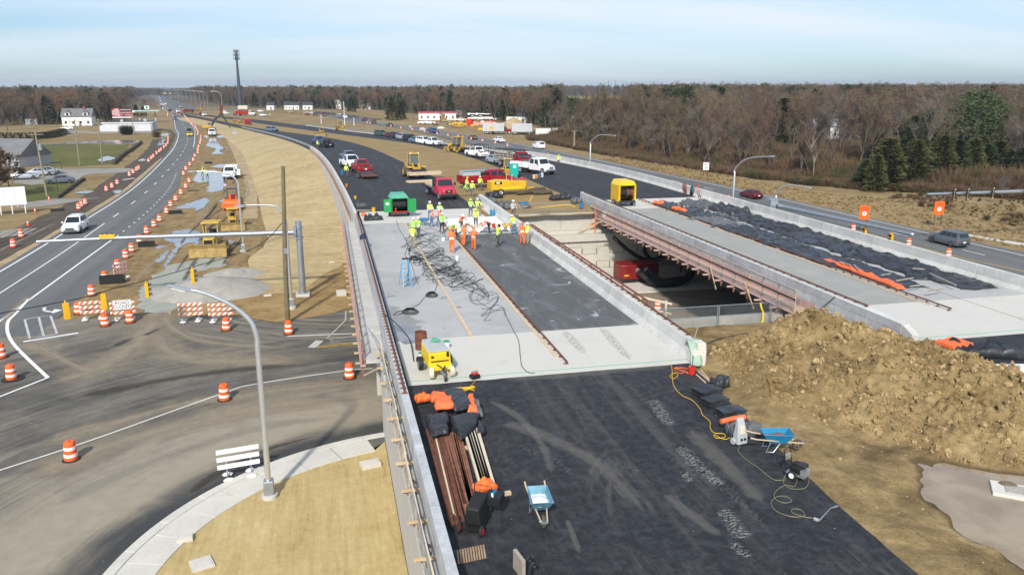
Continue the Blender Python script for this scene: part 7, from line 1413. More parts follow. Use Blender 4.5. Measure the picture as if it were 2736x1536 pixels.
ld=thing('step_ladder','blue step ladder standing on the dry deck','step ladder',at(684+1515/Z,500+1000/Z)+Vector((0,.25,.01)),R(-80));Hh=1.75
for y in(-1,1):MB().bar((.45,y*.30,0),(.05,y*.17,Hh),.07,.035).build('front_rail','blue_ladder',ld);MB().bar((-.5,y*.33,0),(-.05,y*.17,Hh),.05,.03).build('rear_rail','blue_ladder',ld)
for k in range(5):z=.28+.3*k;f=z/Hh;MB().box(.45-.4*f-.05,.45-.4*f+.05,-.30+.13*f,.30-.13*f,z-.015,z+.015).build('step','blue_ladder',ld)
for z in(.5,1.05):f=z/Hh;MB().bar((-.5+.45*f,-.33+.15*f,z),(-.5+.45*f,.33-.15*f,z),.03).build('rear_brace','blue_ladder',ld)
MB().box(-.12,.12,-.2,.2,Hh,Hh+.06).build('top_cap','black',ld);tp=thing('camera_tripod','camera on a thin black tripod beside the blue ladder','tripod',at(684+1545/Z,500+990/Z)+Vector((.1,.3,.01)))
for a in(0,2.1,4.2):MB().bar((.45*math.cos(a),.45*math.sin(a),0),(0,0,1.7),.03).build('leg','black',tp)
MB().bar((0,0,1.6),(0,0,2.2),.03).build('column','black',tp);MB().box(-.07,.07,-.1,.1,2.2,2.36).build('camera_body','black',tp);MB().box(-.04,.04,-.04,.04,2.36,2.44).build('viewfinder','black',tp)
# the tangle of black cables
tc_=lambda u,v,z=0.:at(684+u/Z,500+v/Z,z)
spine=[(1690,420),(1730,470),(1650,560),(1690,650),(1770,720),(1850,790),(1880,870),(2020,940),(2180,1010),(2300,1120),(2390,1230),(2440,1340)]
for k in range(10):
 r=random.Random(40+k);pts=[];ph=r.uniform(0,6);a0=r.randint(0,4);a1=r.randint(7,11)
 n=(a1-a0)*5
 for i in range(n):
  f=a0+(a1-a0)*i/n;j=int(f);g=f-j;sx=spine[j][0]*(1-g)+spine[j+1][0]*g;sy=spine[j][1]*(1-g)+spine[j+1][1]*g
  w=170 if j<8 else 110
  pts.append(tc_(sx+w*math.sin(ph+i*.95+r.uniform(-.5,.5))+r.uniform(-25,25),sy+60*math.cos(ph*2+i*1.3)+r.uniform(-14,14))+Vector((0,0,.02*(k%4))))
 hose('power_cable','loose black cable in the big tangle on the deck',pts,.0125,'cable','cable')['group']='tangled black cables on the deck'
for(u,v,w,h,l)in((1590,725,55,16,'flat coil of black cable beside the ladder top'),(1768,1092,65,24,'coil of black cable halfway down the deck'),(1552,1260,88,28,'large coil of black cable near the deck puddle')):hose('cable_coil',l,[tc_(u+w*(1-.015*i)*math.cos(i*.9),v+h*(1-.02*i)*math.sin(i*.9))+Vector((0,0,.006*i))for i in range(36)],.02,'cable','cable coil')
hose('power_cable','single black cable joining the two lower coils',[tc_(u,v)for u,v in[(1830,960),(1790,1060),(1700,1110),(1640,1180),(1540,1230),(1440,1250),(1385,1285),(1450,1280),(1470,1265)]],.018,'cable','cable');hose('power_cable','black cable trailing from the green trailer to the ladder',[tc_(u,v)for u,v in[(1410,330),(1440,420),(1500,520),(1530,590),(1500,680),(1540,740)]],.018,'cable','cable');hose('power_cable','black cable draped over the left parapet to the slab',[Vector((2.5,40.6,.9)),Vector((2.95,39.5,.75)),Vector((3.5,38.2,.25)),at(684+1590/Z,800+630/Z)],.025,'cable','cable')
cloth('tarpaulin','black plastic heap left of the green trailer',tc_(1180,330),1.9,1.1,.5,'plastic_black',.1,21,'tarp',.6);cloth('orange_bag','orange sack beside the black plastic heap',tc_(1085,290),.5,.5,.4,'orange_cloth',0,9,'sack',.5,(10,10));cloth('plastic_sheet','grey plastic sheet heap by the far parapet',tc_(1060,200),1.2,.9,.4,'tarp_grey',.3,12,'sheet',.6);pail(tc_(1185,250),'orange-topped water cooler behind the black heap','amber','yellow',1.2);pail(tc_(1000,120),'yellow bucket by the far parapet',None,'yellow');pail(atr(684+870/Z,200+1005/Z),'blue tub beside the worker walking by the wall',None,'blue_bright',1.6);pail(atr(684+912/Z,200+1130/Z),'orange bucket on the paving by the wall',None,'amber')
tag(MB().obox((0,0,.06),(1.9,.28,.05),0,.1,.5).build('plank','wood_new',None,tc_(1090,250)+Vector((0,0,.1))),'loose plank leaning among the sheets by the parapet','plank');cloth('jacket','dark jacket hung over the left parapet rail',Vector((2.4,63.6,.75)),.5,.8,.35,'navy',0,4,'jacket',.6,(10,10))
# finishing bridge and white sheets at the far end of the first deck
ws_=thing('plastic_sheet','white plastic sheeting spread over fresh concrete on the first bridge','sheeting')
for k,(x0,x1,y0,y1)in enumerate(((10.5,13.3,69.9,76.4),(13.2,15.9,69.9,76.6))):
 m=MB();m.grid(x0,x1,y0,y1,20,30,lambda x,y,k=k:.03+.012*k+.035*abs(noise.noise((x*1.3,y*1.1,k))));m.build('sheet','white_sheet',ws_,auto=False)
fb2=thing('finishing_bridge','timber working bridge spanning the fresh concrete between the rails','working bridge')
for y in(68.3,69.4):MB().box(10.0,16.6,y-.14,y+.14,.42,.52).build('plank','wood_pale',fb2)
for k in range(7):x=10.3+k*.95;MB().bar((x,68.3,.5),(x,69.4,.5),.07).build('strut','galv',fb2);MB().add([(x,68.15,.42),(x+.9,68.15,.42),(x+.45,68.12,.02)],[(0,1,2)]).build('splash_panel','white_sheet',fb2)
MB().box(10.1,16.5,68.16,68.2,.25,.42).build('edge_board','white_paint',fb2)
for(u,v,m_,l)in((2390,408,'red_bucket','red pail on the working bridge'),(2502,403,'yellow','yellow pail on the working bridge, left of two'),(2560,403,'yellow','yellow pail on the working bridge, right of two')):pail(tc_(u,v,.5),l,None,m_)
for(u,v,l)in((2365,290,'blue gas bottle by the far parapet, left of two'),(2392,290,'blue gas bottle by the far parapet, right of two')):t=thing('gas_bottle',l,'gas bottle',tc_(u,v));MB().lathe([(0,0),(.12,0),(.12,.55),(.05,.68),(.04,.78),(0,.78)],10).build('cylinder','blue_bright',t);MB().cyl((0,0,.78),(0,0,.86),.05,n=8).build('valve','galv',t)
# grey tarps along the far end of the gap parapet
for(u,v,sx,sy,m_,sd_,l)in((1300,545,2.6,1.5,'tarp_grey',3,'grey tarpaulin heap behind the parapet, nearest the service truck'),(1345,560,2.4,1.6,'tarp_grey',6,'grey and blue tarpaulin heap at the railing end'),(1322,530,1.8,1.2,'plastic_black',7,'dark tarpaulin heap between the grey ones'),(1500,535,2.4,1.2,'plastic_black',9,'black plastic heap at the paving corner of the median'),(1543,545,1.2,1.0,'tarp_grey',4,'small grey sack heap at the block-faced parapet end')):cloth('tarpaulin',l,at(u,v,0)+Vector((0,.5,.03)),sx,sy,.6,m_,.2,sd_,'tarp',.6)
for(u,v,rx,l)in((1405,520,0,'fat brown filter roll by the compressor, left one'),(1435,514,.3,'fat brown filter roll behind the others'),(1450,520,-.2,'fat brown filter roll, right one')):p=at(u,v);tag(MB().tube([p+Vector((x,rx*x+.3*math.sin(x),.28))for x in(-1.2,-.8,-.4,0,.4,.8,1.2)],[.2,.3,.27,.31,.28,.3,.2],10).build('filter_roll','silt_sock'),l,'filter roll')
for(u,v,m_,l)in((1427,478,'siding_cream','cream bucket on the paving edge, first of four'),(1434,477,'amber','orange bucket on the paving edge, second of four'),(1442,475,'blue','blue bucket on the paving edge, third of four'),(1448,474,'white_paint','white bucket on the paving edge, last of four'),(1387,478,'black','black bin beside the portable toilet'),(1553,558,'blue','small blue bucket at the parapet end')):pail(at(u,v)+Vector((0,0,.03)),l,None,m_,1.5)
tag(MB().tube([at(1427,556,.55),at(1465,552,.6),at(1520,547,.75),at(1536,553,.5)],.05,6).build('yellow_hose','yellow_cord'),'yellow hose laid along the low fence of the median','hose');tag(MB().bar(at(1414,540,.6),at(1422,524,1.2),.06).build('shovel_handle','yellow_cord'),'yellow tool handle standing in the tipped blue wheelbarrow','tool')
# black sheeting on the second bridge
sh=[(35.6,79,1.9,5.5,'tarp_black',.35),(35.9,74,2.2,6,'tarp_black',.4),(35.7,68.5,2.3,6,'tarp_grey',.3),(35.8,63,2.4,6.5,'tarp_black',.4),(35.9,57.5,2.3,6,'tarp_black',.35),(36.0,52,2.2,6,'tarp_black',.3),(36.2,46.2,2.0,7,'plastic_black',.16),(39.2,79,2.6,5,'tarp_grey',.5),(40.2,74.5,2.4,5,'tarp_black',.6),(39.6,70,2.2,6,'tarp_black',.35),(39.8,64.5,2.4,6,'tarp_black',.4),(39.6,59,2.6,6,'tarp_black',.35),(39.7,53.5,2.6,6.5,'tarp_black',.35),(39.8,47.5,2.7,6.5,'plastic_black',.28),(40.2,43.2,2.2,4,'tarp_black',.2)]
la=['nearest the reel trailer','beside the rail below the reel trailer','greyer and flatter beside the rail','high-folded in the middle beside the rail','beside the rail behind the plank scraps','under plank scraps beside the rail','under the orange strip near the slab','grey, by the leaning mesh crate','bulky, against the barrier at the far end','behind the white sheet near the barrier','next to the white sheet along the barrier','along the barrier opposite the sedan','along the barrier middle with a plank','along the barrier towards the slab','thin tip closest to the white slab']
for i,(x,y,sx,sy,m_,h)in enumerate(sh):cloth('black_sheeting','crumpled black sheeting on the second bridge, '+la[i],(x,y,.02+.004*(i%3)),sx*1.3,sy*1.05,h*.85,m_,rnd.uniform(-.08,.08),30+i,'sheeting',.8,(26,46),st=.6)
cloth('orange_sheeting','long bright orange sheet strip beside the second bridge rail',(35.15,46.5,.12),.55,9,.2,'orange_cloth',-.05,3,'sheeting',.5,(10,50));cloth('orange_sheeting','small orange sheet end near the reel trailer',(34.9,75.2,.2),.7,2.6,.3,'orange_cloth',.1,6,'sheeting',.5,(10,20));cloth('orange_sheeting','tiny orange sheet scrap at the top of the black sheeting',(34.8,80.3,.2),.9,.9,.3,'orange_cloth',.1,7,'sheeting',.5,(10,10));cloth('white_sheeting','white sheet ridge lying between the black sheets',(38.0,71,.02),.6,5,.3,'tarp_grey',.04,8,'sheeting',.7,(12,50))
for i,(u,v,du,dv)in enumerate([(2244,700,30,8),(2282,708,12,12),(2395,750,45,-8),(2432,765,30,-4),(2480,778,40,-6),(2484,730,70,32),(2438,717,32,2),(2355,735,24,-4)]):a,b=at(u,v,.4),at(u+du,v+dv,.4);tag(MB().bar(a,b,.1,.05).build('plank_scrap','wood_grey'),'grey plank weighting the black sheeting, %s of the scattered ones counted from the trailer'%ordn(i),'plank')
# clutter at the near end of the second bridge
e2=lambda u,v,z=0.:at(2440+u/6.574,880+v/6.574,z)
folded('curing_blanket','thick orange folded blanket beyond the parapet end',e2(700,400,0),1.5,1.0,.6,'orange_cloth',.2,2);tag(MB().lathe([(.30,0),(.34,0),(.34,1.6),(.30,1.6),(.30,0)],18).build('steel_tube','pipe_brown',None,e2(880,590,.3)),'open brown tube end lying by the orange blanket','tube');bpy.data.objects['steel_tube'].rotation_euler=(R(90),0,R(-70));bpy.data.objects['steel_tube'].location.z=.36
cloth('plastic_sheet','shiny black plastic spread behind the brown tube',e2(1150,430,0),3.2,1.6,.6,'plastic_black',-.35,5,'sheet',.6);cloth('plastic_sheet','shiny black plastic tail trailing down the heap edge',e2(1400,830,0),2.2,.9,.35,'plastic_black',-.2,8,'sheet',.6);cloth('orange_sack','small orange sack lying on the black plastic',e2(1140,700,.1),.7,.5,.35,'orange_cloth',-.3,5,'sack',.5,(12,10))
bx_=thing('foam_box','white foam block with rusty clamps at the right picture edge','block',e2(1800,930,0)+Vector((.3,.3,0)),R(-12));MB().box(-1.0,1.2,-.35,.35,0,.62).build('block','white_paint',bx_,bevel=.05);MB().tube([(-.4,-.4,.3),(-.2,-.42,.45),(.1,-.42,.4),(.3,-.42,.42)],.05,6).build('clamp','rust',bx_);MB().bar((.3,-.45,0),(.3,-.45,.6),.05).build('clamp','rust',bx_)
# crates leaning on the barrier, red hand truck
lc=thing('mesh_crate','wire mesh crate and tarp leaning at the barrier gap','crate',at(1368+1790/Z,200+1200/Z)+Vector((0,.3,.02)),R(-5))
for k in range(6):MB().obox((-.55,-.6+.24*k,.65),(.05,.04,1.3),0,R(-8),0).build('mesh_bar','rust_light',lc);MB().obox((-.55,0,.1+.24*k),(.04,1.25,.04),0,0,0).build('mesh_bar','rust_light',lc)
cloth('tarpaulin','dark tarpaulin hanging beside the mesh crate',at(1368+1850/Z,200+1215/Z),1.2,.9,1.35,'tarp_grey',0,5,'tarp',.35);ht=thing('hand_truck','red hand truck standing at the barrier gap','hand truck',at(1368+1890/Z,200+1245/Z)+Vector((0,0,.02)),R(-30))
for y in(-.2,.2):MB().bar((0,y,.15),(-.25,y,1.6),.05).build('rail','red_bucket',ht);wheel(ht,-.05,y*1.3,.16,.08)
for z in(.4,.8,1.2,1.6):MB().bar((-.02-.16*z+.02,-.2,z),(-.02-.16*z+.02,.2,z),.04).build('rung','red_bucket',ht)
MB().box(0,.3,-.22,.22,.02,.05).build('toe_plate','red_bucket',ht)
# down in the gap: red blower with fat black ducts
bl_=thing('blower_unit','dark red skid unit with two black ducts at the bottom of the gap','blower',at(1712,757,-5.56)+Vector((0,1.4,.0)),R(4));MB().loft([[(x,-1.1*w,.35),(x,1.1*w,.35),(x,1.1*w,1.75),(x,-1.1*w,1.75)]for x,w in((-2.0,.7),(-1.5,1),(1.6,1),(2.0,.85))],0,False).build('housing','red_dark',bl_,bevel=.08);MB().box(-1.9,1.9,-.9,.9,.1,.35).build('skid','steel_dark',bl_);MB().box(-1.7,-1.2,-1.115,-1.105,.7,.85).build('label_plate','yellow',bl_)
for x in(-.3,.55):MB().cyl((x,-1.05,1.2),(x+.1,-1.5,1.15),.27,n=12).build('duct_collar','galv',bl_)
b0=bl_.location
for i,x in enumerate((-.2,.65)):tag(MB().tube(catmull([b0+Vector(q)for q in((x,-1.45,1.15),(x+.3,-2.2,.8),(x+.8,-3.0,.42),(x+2.2,-3.2+.8*i,.35),(x+4.0,-2.6+.8*i,.4),(5.6,-.8+.4*i,.9),(5.5,.2+.3*i,1.9))],6),.33,10).build('air_duct','rubber'),'fat black air duct curling from the red unit, '+('lower' if i==0 else 'upper')+' of two','duct')
for i,pts in enumerate(([(26.6,72,-1.6),(28.5,72,-3.2),(30.5,72.5,-4.2),(32.5,73,-4.0)],[(29.5,71,-1.9),(29.8,71.5,-3.2),(31,72,-4.2),(32.5,73,-4.1)],[(32.0,71,-1.9),(32.4,71.5,-3.0),(33,72,-4.0),(35,73,-3.6)])):tag(MB().tube(catmull(pts,6),.2,8).build('air_duct','rubber'),'black duct hanging under the second bridge, %s from its edge'%ordn(i),'duct')
fr_=thing('scaffold_frame','dark rusty frame behind the ducts under the second bridge','frame',(32.4,71.6,-5.6));
for x in(-1.6,1.6):
 for y in(-.6,.6):MB().bar((x,y,0),(x,y,1.5),.12).build('leg','rust',fr_)
for y in(-.6,.6):MB().bar((-1.8,y,1.5),(1.8,y,1.5),.14).build('beam','wood_grey',fr_)
tr_=thing('timber_rail','short timber railing at the foot of the rusty guard rail','railing',(0,0,0));
for p in((17.7,42.9),(18.9,41.9)):MB().bar((p[0],p[1],-1.3),(p[0],p[1],.35),.1).build('post','wood_pale',tr_)
for z in(.3,-.3):MB().bar((17.6,43,z+.1),(19.2,41.7,z-.12),.05,.12).build('rail','wood_pale',tr_)
# ------------------------------------------------------------------ people
def person(label,p,rz,top='hivis',legs='jeans',hat='white_paint',lean=0,stride=.12,arms=((20,12),(20,12)),sleeves=None,boots='boot',kneel=False,skin='skin',s=1.,stripe=True,hood=False):
 """one continuous skinned body facing -Y, feet on the ground"""
 V,E,Rr=[],[],[]
 def v(q,r,par=None):
  V.append(Vector(q));Rr.append(r if isinstance(r,tuple)else(r,r))
  if par is not None:E.append((par,len(V)-1))
  return len(V)-1
 hz=.94 if not kneel else.55
 L=R(lean)
 def up(x,f,z):return Vector((x,-(f*math.cos(L)+z*math.sin(L)),hz+z*math.cos(L)-f*math.sin(L)))
 pel=v((0,0,hz),(.16,.12));sp=v(up(0,0,.22),(.15,.115),pel);ch=v(up(0,.0,.44),(.18,.125),sp);nk=v(up(0,.01,.585),(.062,.065),ch);hd_=v(up(0,.03,.70),(.098,.105),nk);v(up(0,.03,.80),(.07,.075),hd_)
 bones=[(pel,sp,'torso'),(sp,ch,'torso'),(ch,nk,'torso'),(nk,hd_,'head'),(hd_,len(V)-1,'head')];hands=[]
 for sd,(fa,oa)in zip((-1,1),arms):
  sh=v(up(sd*.20,0,.49),(.075,.075),ch);a=R(fa);o=math.sin(R(oa))*sd
  d1=Vector((o*.30,-math.sin(a)*.30,-math.cos(a)*.30));a2=a+R(25 if fa<60 else 12);d2=Vector((o*.12,-math.sin(a2)*.26,-math.cos(a2)*.26))
  el=v(V[sh]+d1,(.052,.052),sh);wr=v(V[el]+d2,(.036,.036),el);hnd=v(V[wr]+d2 .normalized()*.07,(.038,.024),wr);hands.append((V[hnd].copy(),d2 .normalized(),sd))
  bones+=[(ch,sh,'torso'),(sh,el,'arm'),(el,wr,'arm'),(wr,hnd,'hand')]
 for sd in(-1,1):
  hp_=v((sd*.095,0,hz-.06),(.105,.11),pel);fx=-sd*stride
  if kneel:kn=v((sd*.13,-.30 if sd<0 else-.1,.42 if sd<0 else.08),(.07,.07),hp_);an=v((sd*.13,-.25 if sd<0 else.32,.07),(.05,.05),kn)
  else:kn=v((sd*.11,fx*.6-.03,.50),(.068,.07),hp_);an=v((sd*.115,fx*1.2+.02,.09),(.048,.05),kn)
  to=v(V[an]+Vector((sd*.02,-.15,-.045)),(.045,.035),an);bones+=[(pel,hp_,'leg'),(hp_,kn,'leg'),(kn,an,'leg'),(an,to,'foot')]
 me=bpy.data.meshes.new('body');me.from_pydata(V,E,[]);o=bpy.data.objects.new('body',me);SIDE.collection.objects.link(o)
 md=o.modifiers.new('sk','SKIN');md.use_smooth_shade=True;sb=o.modifiers.new('ss','SUBSURF');sb.levels=1;sb.render_levels=1
 for i,q in enumerate(me.skin_vertices[0].data):q.radius=Rr[i];q.use_root=(i==0)
 nm=side_mesh(o);bpy.data.objects.remove(o)
 mats=[top,sleeves or top,legs,boots,skin,'reflect','glove'];nm.materials.clear()
 for q in mats:nm.materials.append(MAT(q))
 idx={'torso':0,'arm':1,'leg':2,'foot':3,'head':4,'hand':6}
 for f in nm.polygons:
  c=f.center;best=None
  for a,b,k in bones:
   d=V[b]-V[a];t=max(0,min(1,(c-V[a]).dot(d)/d.length_squared));q=(c-V[a]-d*t).length
   if best is None or q<best[0]:best=(q,k,t,a)
  mi=idx[best[1]]
  if stripe and best[1]=='torso' and best[3]==pel and.35<best[2]<.75:mi=5
  if stripe and best[1]=='arm' and.35<best[2]<.6:mi=5
  if best[1]=='head' and hood:mi=1
  f.material_index=mi;f.use_smooth=True
 t=thing('person',label,'person',p,rz);t.scale=(s,)*3;obj('body',nm,t)
 hc=V[hd_];M=Matrix.Translation(hc)@Matrix.Rotation(L,4,'X')
 h=MB();h.lathe([(.125,.045),(.125,.07),(.115,.13),(.08,.175),(0,.19)],12,M=M);h.lathe([(.118,.04),(.16,.04),(.16,.052),(.12,.058)],12,(0,-.015,0),M=M);h.build('hard_hat' if hat!='hair' else 'hair',hat,t)
 MB().ball((0,-.108,-.01),(.016,.022,.025),6,4,M=M).build('nose',skin,t)
 for x in(-.036,.036):MB().ball((x,-.098,.022),.011,6,4,M=M).build('eye','black',t)
 for q,d,sd in hands:
  hh=MB();side=d.cross(Vector((0,1,0)));side=side.normalized()if side.length>.1 else Vector((1,0,0));fwd=side.cross(d).normalized()
  for k in range(4):b=q+side*(-.026+.0175*k)+d*.01;ln=(.055,.068,.064,.05)[k];hh.tube([b,b+d*ln*.6,b+d*ln*.95+fwd*ln*.35],[.0095,.009,.007],5)
  b=q-d*.03+side*.03*-sd;hh.tube([b,b+d*.03-side*.03*sd,b+d*.055-side*.035*sd],[.011,.010,.008],5);hh.build('fingers','glove',t)
 return t
PT=lambda u,v,z=.01:at(684+u/Z,500+v/Z,0)+Vector((0,0,z));PR=lambda u,v:atr(684+u/Z,200+v/Z)+Vector((0,0,.02))
person('worker in a yellow vest and orange sleeves standing near the far crew, white hat',PT(1752,330),R(10),'hivis','jeans');person('worker in an orange vest and jeans with a white hat beside the wheelbarrow',PT(1765,402),R(80),'hivis_orange','jeans',lean=8);person('worker in a lime jacket and jeans facing the group',PT(1850,345),R(5),'hivis_green','jeans',arms=((45,15),(45,15)));person('worker in an orange vest stooping behind the lime-jacketed one',PT(1838,398),R(60),'hivis_orange','jeans',lean=18);person('worker in a lime jacket and navy trousers at the sheet corner',PT(1872,462),R(20),'hivis_green','navy',arms=((30,10),(35,12)))
person('worker in a lime jacket, left one of the pair by the plank strip',PT(1592,520),R(200),'hivis_green','trousers');person('worker in a lime jacket and black trousers, right one of the pair',PT(1637,515),R(150),'hivis_green','hoodie',arms=((40,12),(30,12)));person('worker with a green hat in a yellow vest and khaki trousers by the plank',PT(1580,612),R(170),'hivis','khaki','hivis',lean=10)
person('worker in a lime jacket with a green hat behind the white sheets',PT(2160,298),R(15),'hivis_green','trousers','hivis_green',arms=((50,15),(35,12)));person('worker in a yellow-green jacket and khaki trousers with a white hat',PT(2228,294),R(20),'hivis','khaki',arms=((55,12),(55,12)));person('worker in a yellow vest and grey camouflage trousers on the white sheets',PT(2213,412),R(-10),'hivis','hoodie','hivis',lean=6,arms=((40,10),(20,12)))
person('worker in full orange waterproofs walking away beside the middle rail',PT(1972,662),R(170),'hivis_orange','hivis_orange','orange',sleeves='hivis_orange',stride=.16,s=1.06,boots='hivis_orange');person('worker in orange waterproofs bending over the wet concrete, middle one',PT(2085,600),R(150),'hivis_orange','hivis_orange','orange',lean=32,arms=((45,10),(45,10)));person('worker in orange waterproofs walking on the dark deck',PT(2190,635),R(165),'hivis_orange','hivis_orange','orange',lean=12,stride=.15);person('worker in an orange jacket kneeling behind the working bridge',PT(2060,440,.3),R(20),'hivis_orange','trousers',lean=35,kneel=True,arms=((60,10),(60,10)));person('worker in a yellow vest crouching at the rail end with a white hat',PT(2005,490),R(-30),'hivis','hoodie',lean=40,kneel=True,arms=((60,10),(60,10)))
person('worker doubled over on the working bridge in orange and yellow',PT(2345,475,.1),R(-60),'hivis_orange','navy',lean=75,arms=((60,10),(60,10)));person('worker in a yellow vest and camouflage trousers striding on the dark deck',PT(2432,600),R(120),'hivis','camo','hair',lean=10,stride=.2,sleeves='camo',skin='skin_dark');person('worker in a grey suit reaching over at the rail',PT(2085,520),R(40),'cloth_grey','cloth_grey',lean=45,arms=((50,10),(50,10)),stripe=False)
P7=lambda u,v:at(1368+u/Z,500+v/Z,0)+Vector((0,0,.01))
person('worker in orange with an orange hat, back turned at the gap parapet',P7(105,578),R(175),'hivis_orange','hivis_orange','orange',s=1.0);person('worker in a yellow jacket and yellow boots at the gap parapet',P7(150,576),R(150),'hivis','khaki','white_paint',arms=((70,20),(30,12)),boots='boot_yellow');person('worker in a yellow vest leaning at the parapet machine',P7(25,480),R(200),'hivis','jeans',lean=30);person('worker with a white hat sitting beyond the parapet top',P7(60,350)+Vector((0,2,0)),R(10),'cloth_grey','trousers')
person('worker in a yellow vest by the far wall end, beside the dark pickups',PR(622,748),R(30),'hivis','trousers','hivis');person('worker in a yellow jacket walking towards the camera beside the wall',PR(912,1030),R(0),'hivis','trousers','hivis',stride=.18);person('worker in a yellow vest climbing at the service truck tail',PR(2112,1180),R(100),'hivis','khaki','hivis',lean=15);person('worker in lime bending beside the faded red truck',PR(2090,1225),R(60),'hivis_green','khaki','hivis',lean=40);person('worker in a yellow vest and jeans between the two red trucks',PR(2178,1228),R(0),'hivis','jeans');person('worker in a yellow vest behind the yellow compressor',PR(2255,1170),R(10),'hivis','trousers')
person('worker in a yellow jacket behind the white service truck',atr(1368+445/Z,200+925/Z)+Vector((.6,.8,.02)),R(0),'hivis','hoodie','hivis');person('worker in yellow beside the slush puddle, left of two',at(2038/Z,200+1020/Z,-4),R(80),'hivis','hoodie','hivis',lean=15);person('worker in yellow beside the slush puddle, right of two',at(2092/Z,200+1050/Z,-4),R(250),'hivis','hoodie','white_paint',lean=25);person('far worker in yellow on the second carriageway verge',PR(140,425),R(0),'hivis','hoodie','hivis')
# ------------------------------------------------------------------ trees, woods, ground cover
def scatter(name,label,pts,protos,kind='stuff',tilt=.05,parent=None):
 """one object: protos (meshes) instanced on points (x, y, z, scale)"""
 me=bpy.data.meshes.new(name);me.from_pydata([p[:3]for p in pts],[],[]);a=me.attributes.new('sc','FLOAT','POINT');a.data.foreach_set('value',[p[3]for p in pts])
 o=obj(name,me,parent);col=bpy.data.collections.new(name+'_kinds')
 for i,p in enumerate(protos):q=bpy.data.objects.new(name+'_kind',p);col.objects.link(q)
 g=bpy.data.node_groups.new(name,'GeometryNodeTree');g.interface.new_socket('Geometry',in_out='INPUT',socket_type='NodeSocketGeometry');g.interface.new_socket('Geometry',in_out='OUTPUT',socket_type='NodeSocketGeometry')
 N,L=g.nodes,g.links;gi=N.new('NodeGroupInput');go=N.new('NodeGroupOutput');ip=N.new('GeometryNodeInstanceOnPoints');ci=N.new('GeometryNodeCollectionInfo');ci.inputs['Collection'].default_value=col;ci.inputs['Separate Children'].default_value=True;ci.inputs['Reset Children'].default_value=True
 rv=N.new('FunctionNodeRandomValue');rv.data_type='FLOAT_VECTOR';rv.inputs[0].default_value=(-tilt,-tilt,0);rv.inputs[1].default_value=(tilt,tilt,6.283);na_=N.new('GeometryNodeInputNamedAttribute');na_.data_type='FLOAT';na_.inputs['Name'].default_value='sc'
 L.new(gi.outputs[0],ip.inputs['Points']);L.new(ci.outputs[0],ip.inputs['Instance']);ip.inputs['Pick Instance'].default_value=True;L.new(rv.outputs[0],ip.inputs['Rotation']);L.new(na_.outputs[0],ip.inputs['Scale']);L.new(ip.outputs[0],go.inputs[0])
 m=o.modifiers.new('scatter','NODES');m.node_group=g;o['kind']=kind;o['label']=label;return o
def sliver(m,a,b,w,r,k=0):
 d=(b-a);n=d.cross(Vector((r.uniform(-1,1),r.uniform(-1,1),r.uniform(-1,1))))
 if n.length<1e-6:return
 n=n.normalized()*w;m.v+=[tuple(a-n),tuple(a+n),tuple(b)];i=len(m.v);m.f.append((i-3,i-2,i-1));m.m.append(k);m.sm.append(False)
def bare_tree(seed,H=15,spread=.42,dens=1.,clear=.28,tw=1.0,up=.55):
 """returns (trunk MB, crown MB): forking limbs, then fine twigs as slivers"""
 r=random.Random(seed);tr,cr=MB(),MB()
 def limb(p,d,L,rad,lev):
  n=4;pts=[p.copy()];q=p.copy();dd=d.copy()
  for i in range(n):dd=(dd+Vector((r.uniform(-.22,.22),r.uniform(-.22,.22),r.uniform(-.05,.16)))).normalized();q=q+dd*L/n;pts.append(q.copy())
  if lev<3:tr.tube(pts,[rad*(1-.6*i/n)for i in range(n+1)],5 if lev==0 else 4 if lev==1 else 3,caps=False)
  else:
   for a,b in zip(pts,pts[1:]):sliver(cr,a,b,rad*1.1,r)
  if lev>=4:return
  k={0:8,1:5,2:5,3:5}[lev]
  for i in range(int(k*(dens if lev>1 else 1)+.5)):
   t=r.uniform(clear if lev==0 else.25,1.0);j=min(int(t*n),n-1);b=pts[j].lerp(pts[j+1],t*n-j)
   az=r.uniform(0,6.283);out=Vector((math.cos(az),math.sin(az),0));nd=(out*spread*r.uniform(.8,1.5)+Vector((0,0,up*r.uniform(.5,1.4)))+dd*.5).normalized()
   limb(b,nd,L*r.uniform(.38,.58)*(1.0 if lev else(1.25-.5*t)),rad*.46,lev+1)
  if lev>=2:
   for i in range(int(7*dens)):
    t=r.random();j=min(int(t*n),n-1);b=pts[j].lerp(pts[j+1],t*n-j);az=r.uniform(0,6.283);nd=Vector((math.cos(az)*.7,math.sin(az)*.7,r.uniform(-.1,.9))).normalized();sliver(cr,b,b+nd*r.uniform(.5,1.3)*H/15,.022*tw,r)
 limb(Vector((0,0,-.2)),Vector((r.uniform(-.05,.05),r.uniform(-.05,.05),1)),H*.72,H*.0135,0);return tr,cr
def conifer(seed,H=12,R0=2.6,n=2600,shape=1.0,base=.04,leaf=.42):
 r=random.Random(seed);tr,cr=MB(),MB();tr.tube([(0,0,-.2),(0,0,H*.5),(0,0,H*.96)],[H*.018,H*.012,.02],6)
 for i in range(n):
  t=r.random()**.85;z=H*(base+(1-base)*t);rad=R0*((1-t)**shape)*(1+.16*math.sin(t*34+2*math.sin(seed))+.30*noise.noise((t*6,i%7,seed)))+.12;az=r.uniform(0,6.283);f=r.uniform(.45,1.05)**.5
  rad*=1+.55*noise.noise((math.cos(az)*1.6,math.sin(az)*1.6,t*4.5+seed))
  c=Vector((math.cos(az)*rad*f,math.sin(az)*rad*f,z));d=Vector((math.cos(az+r.uniform(-.6,.6)),math.sin(az+r.uniform(-.6,.6)),r.uniform(-.25,.75))).normalized();sliver(cr,c,c+d*leaf*r.uniform(.6,1.4)*1.5,leaf*.38,r)
 return tr,cr
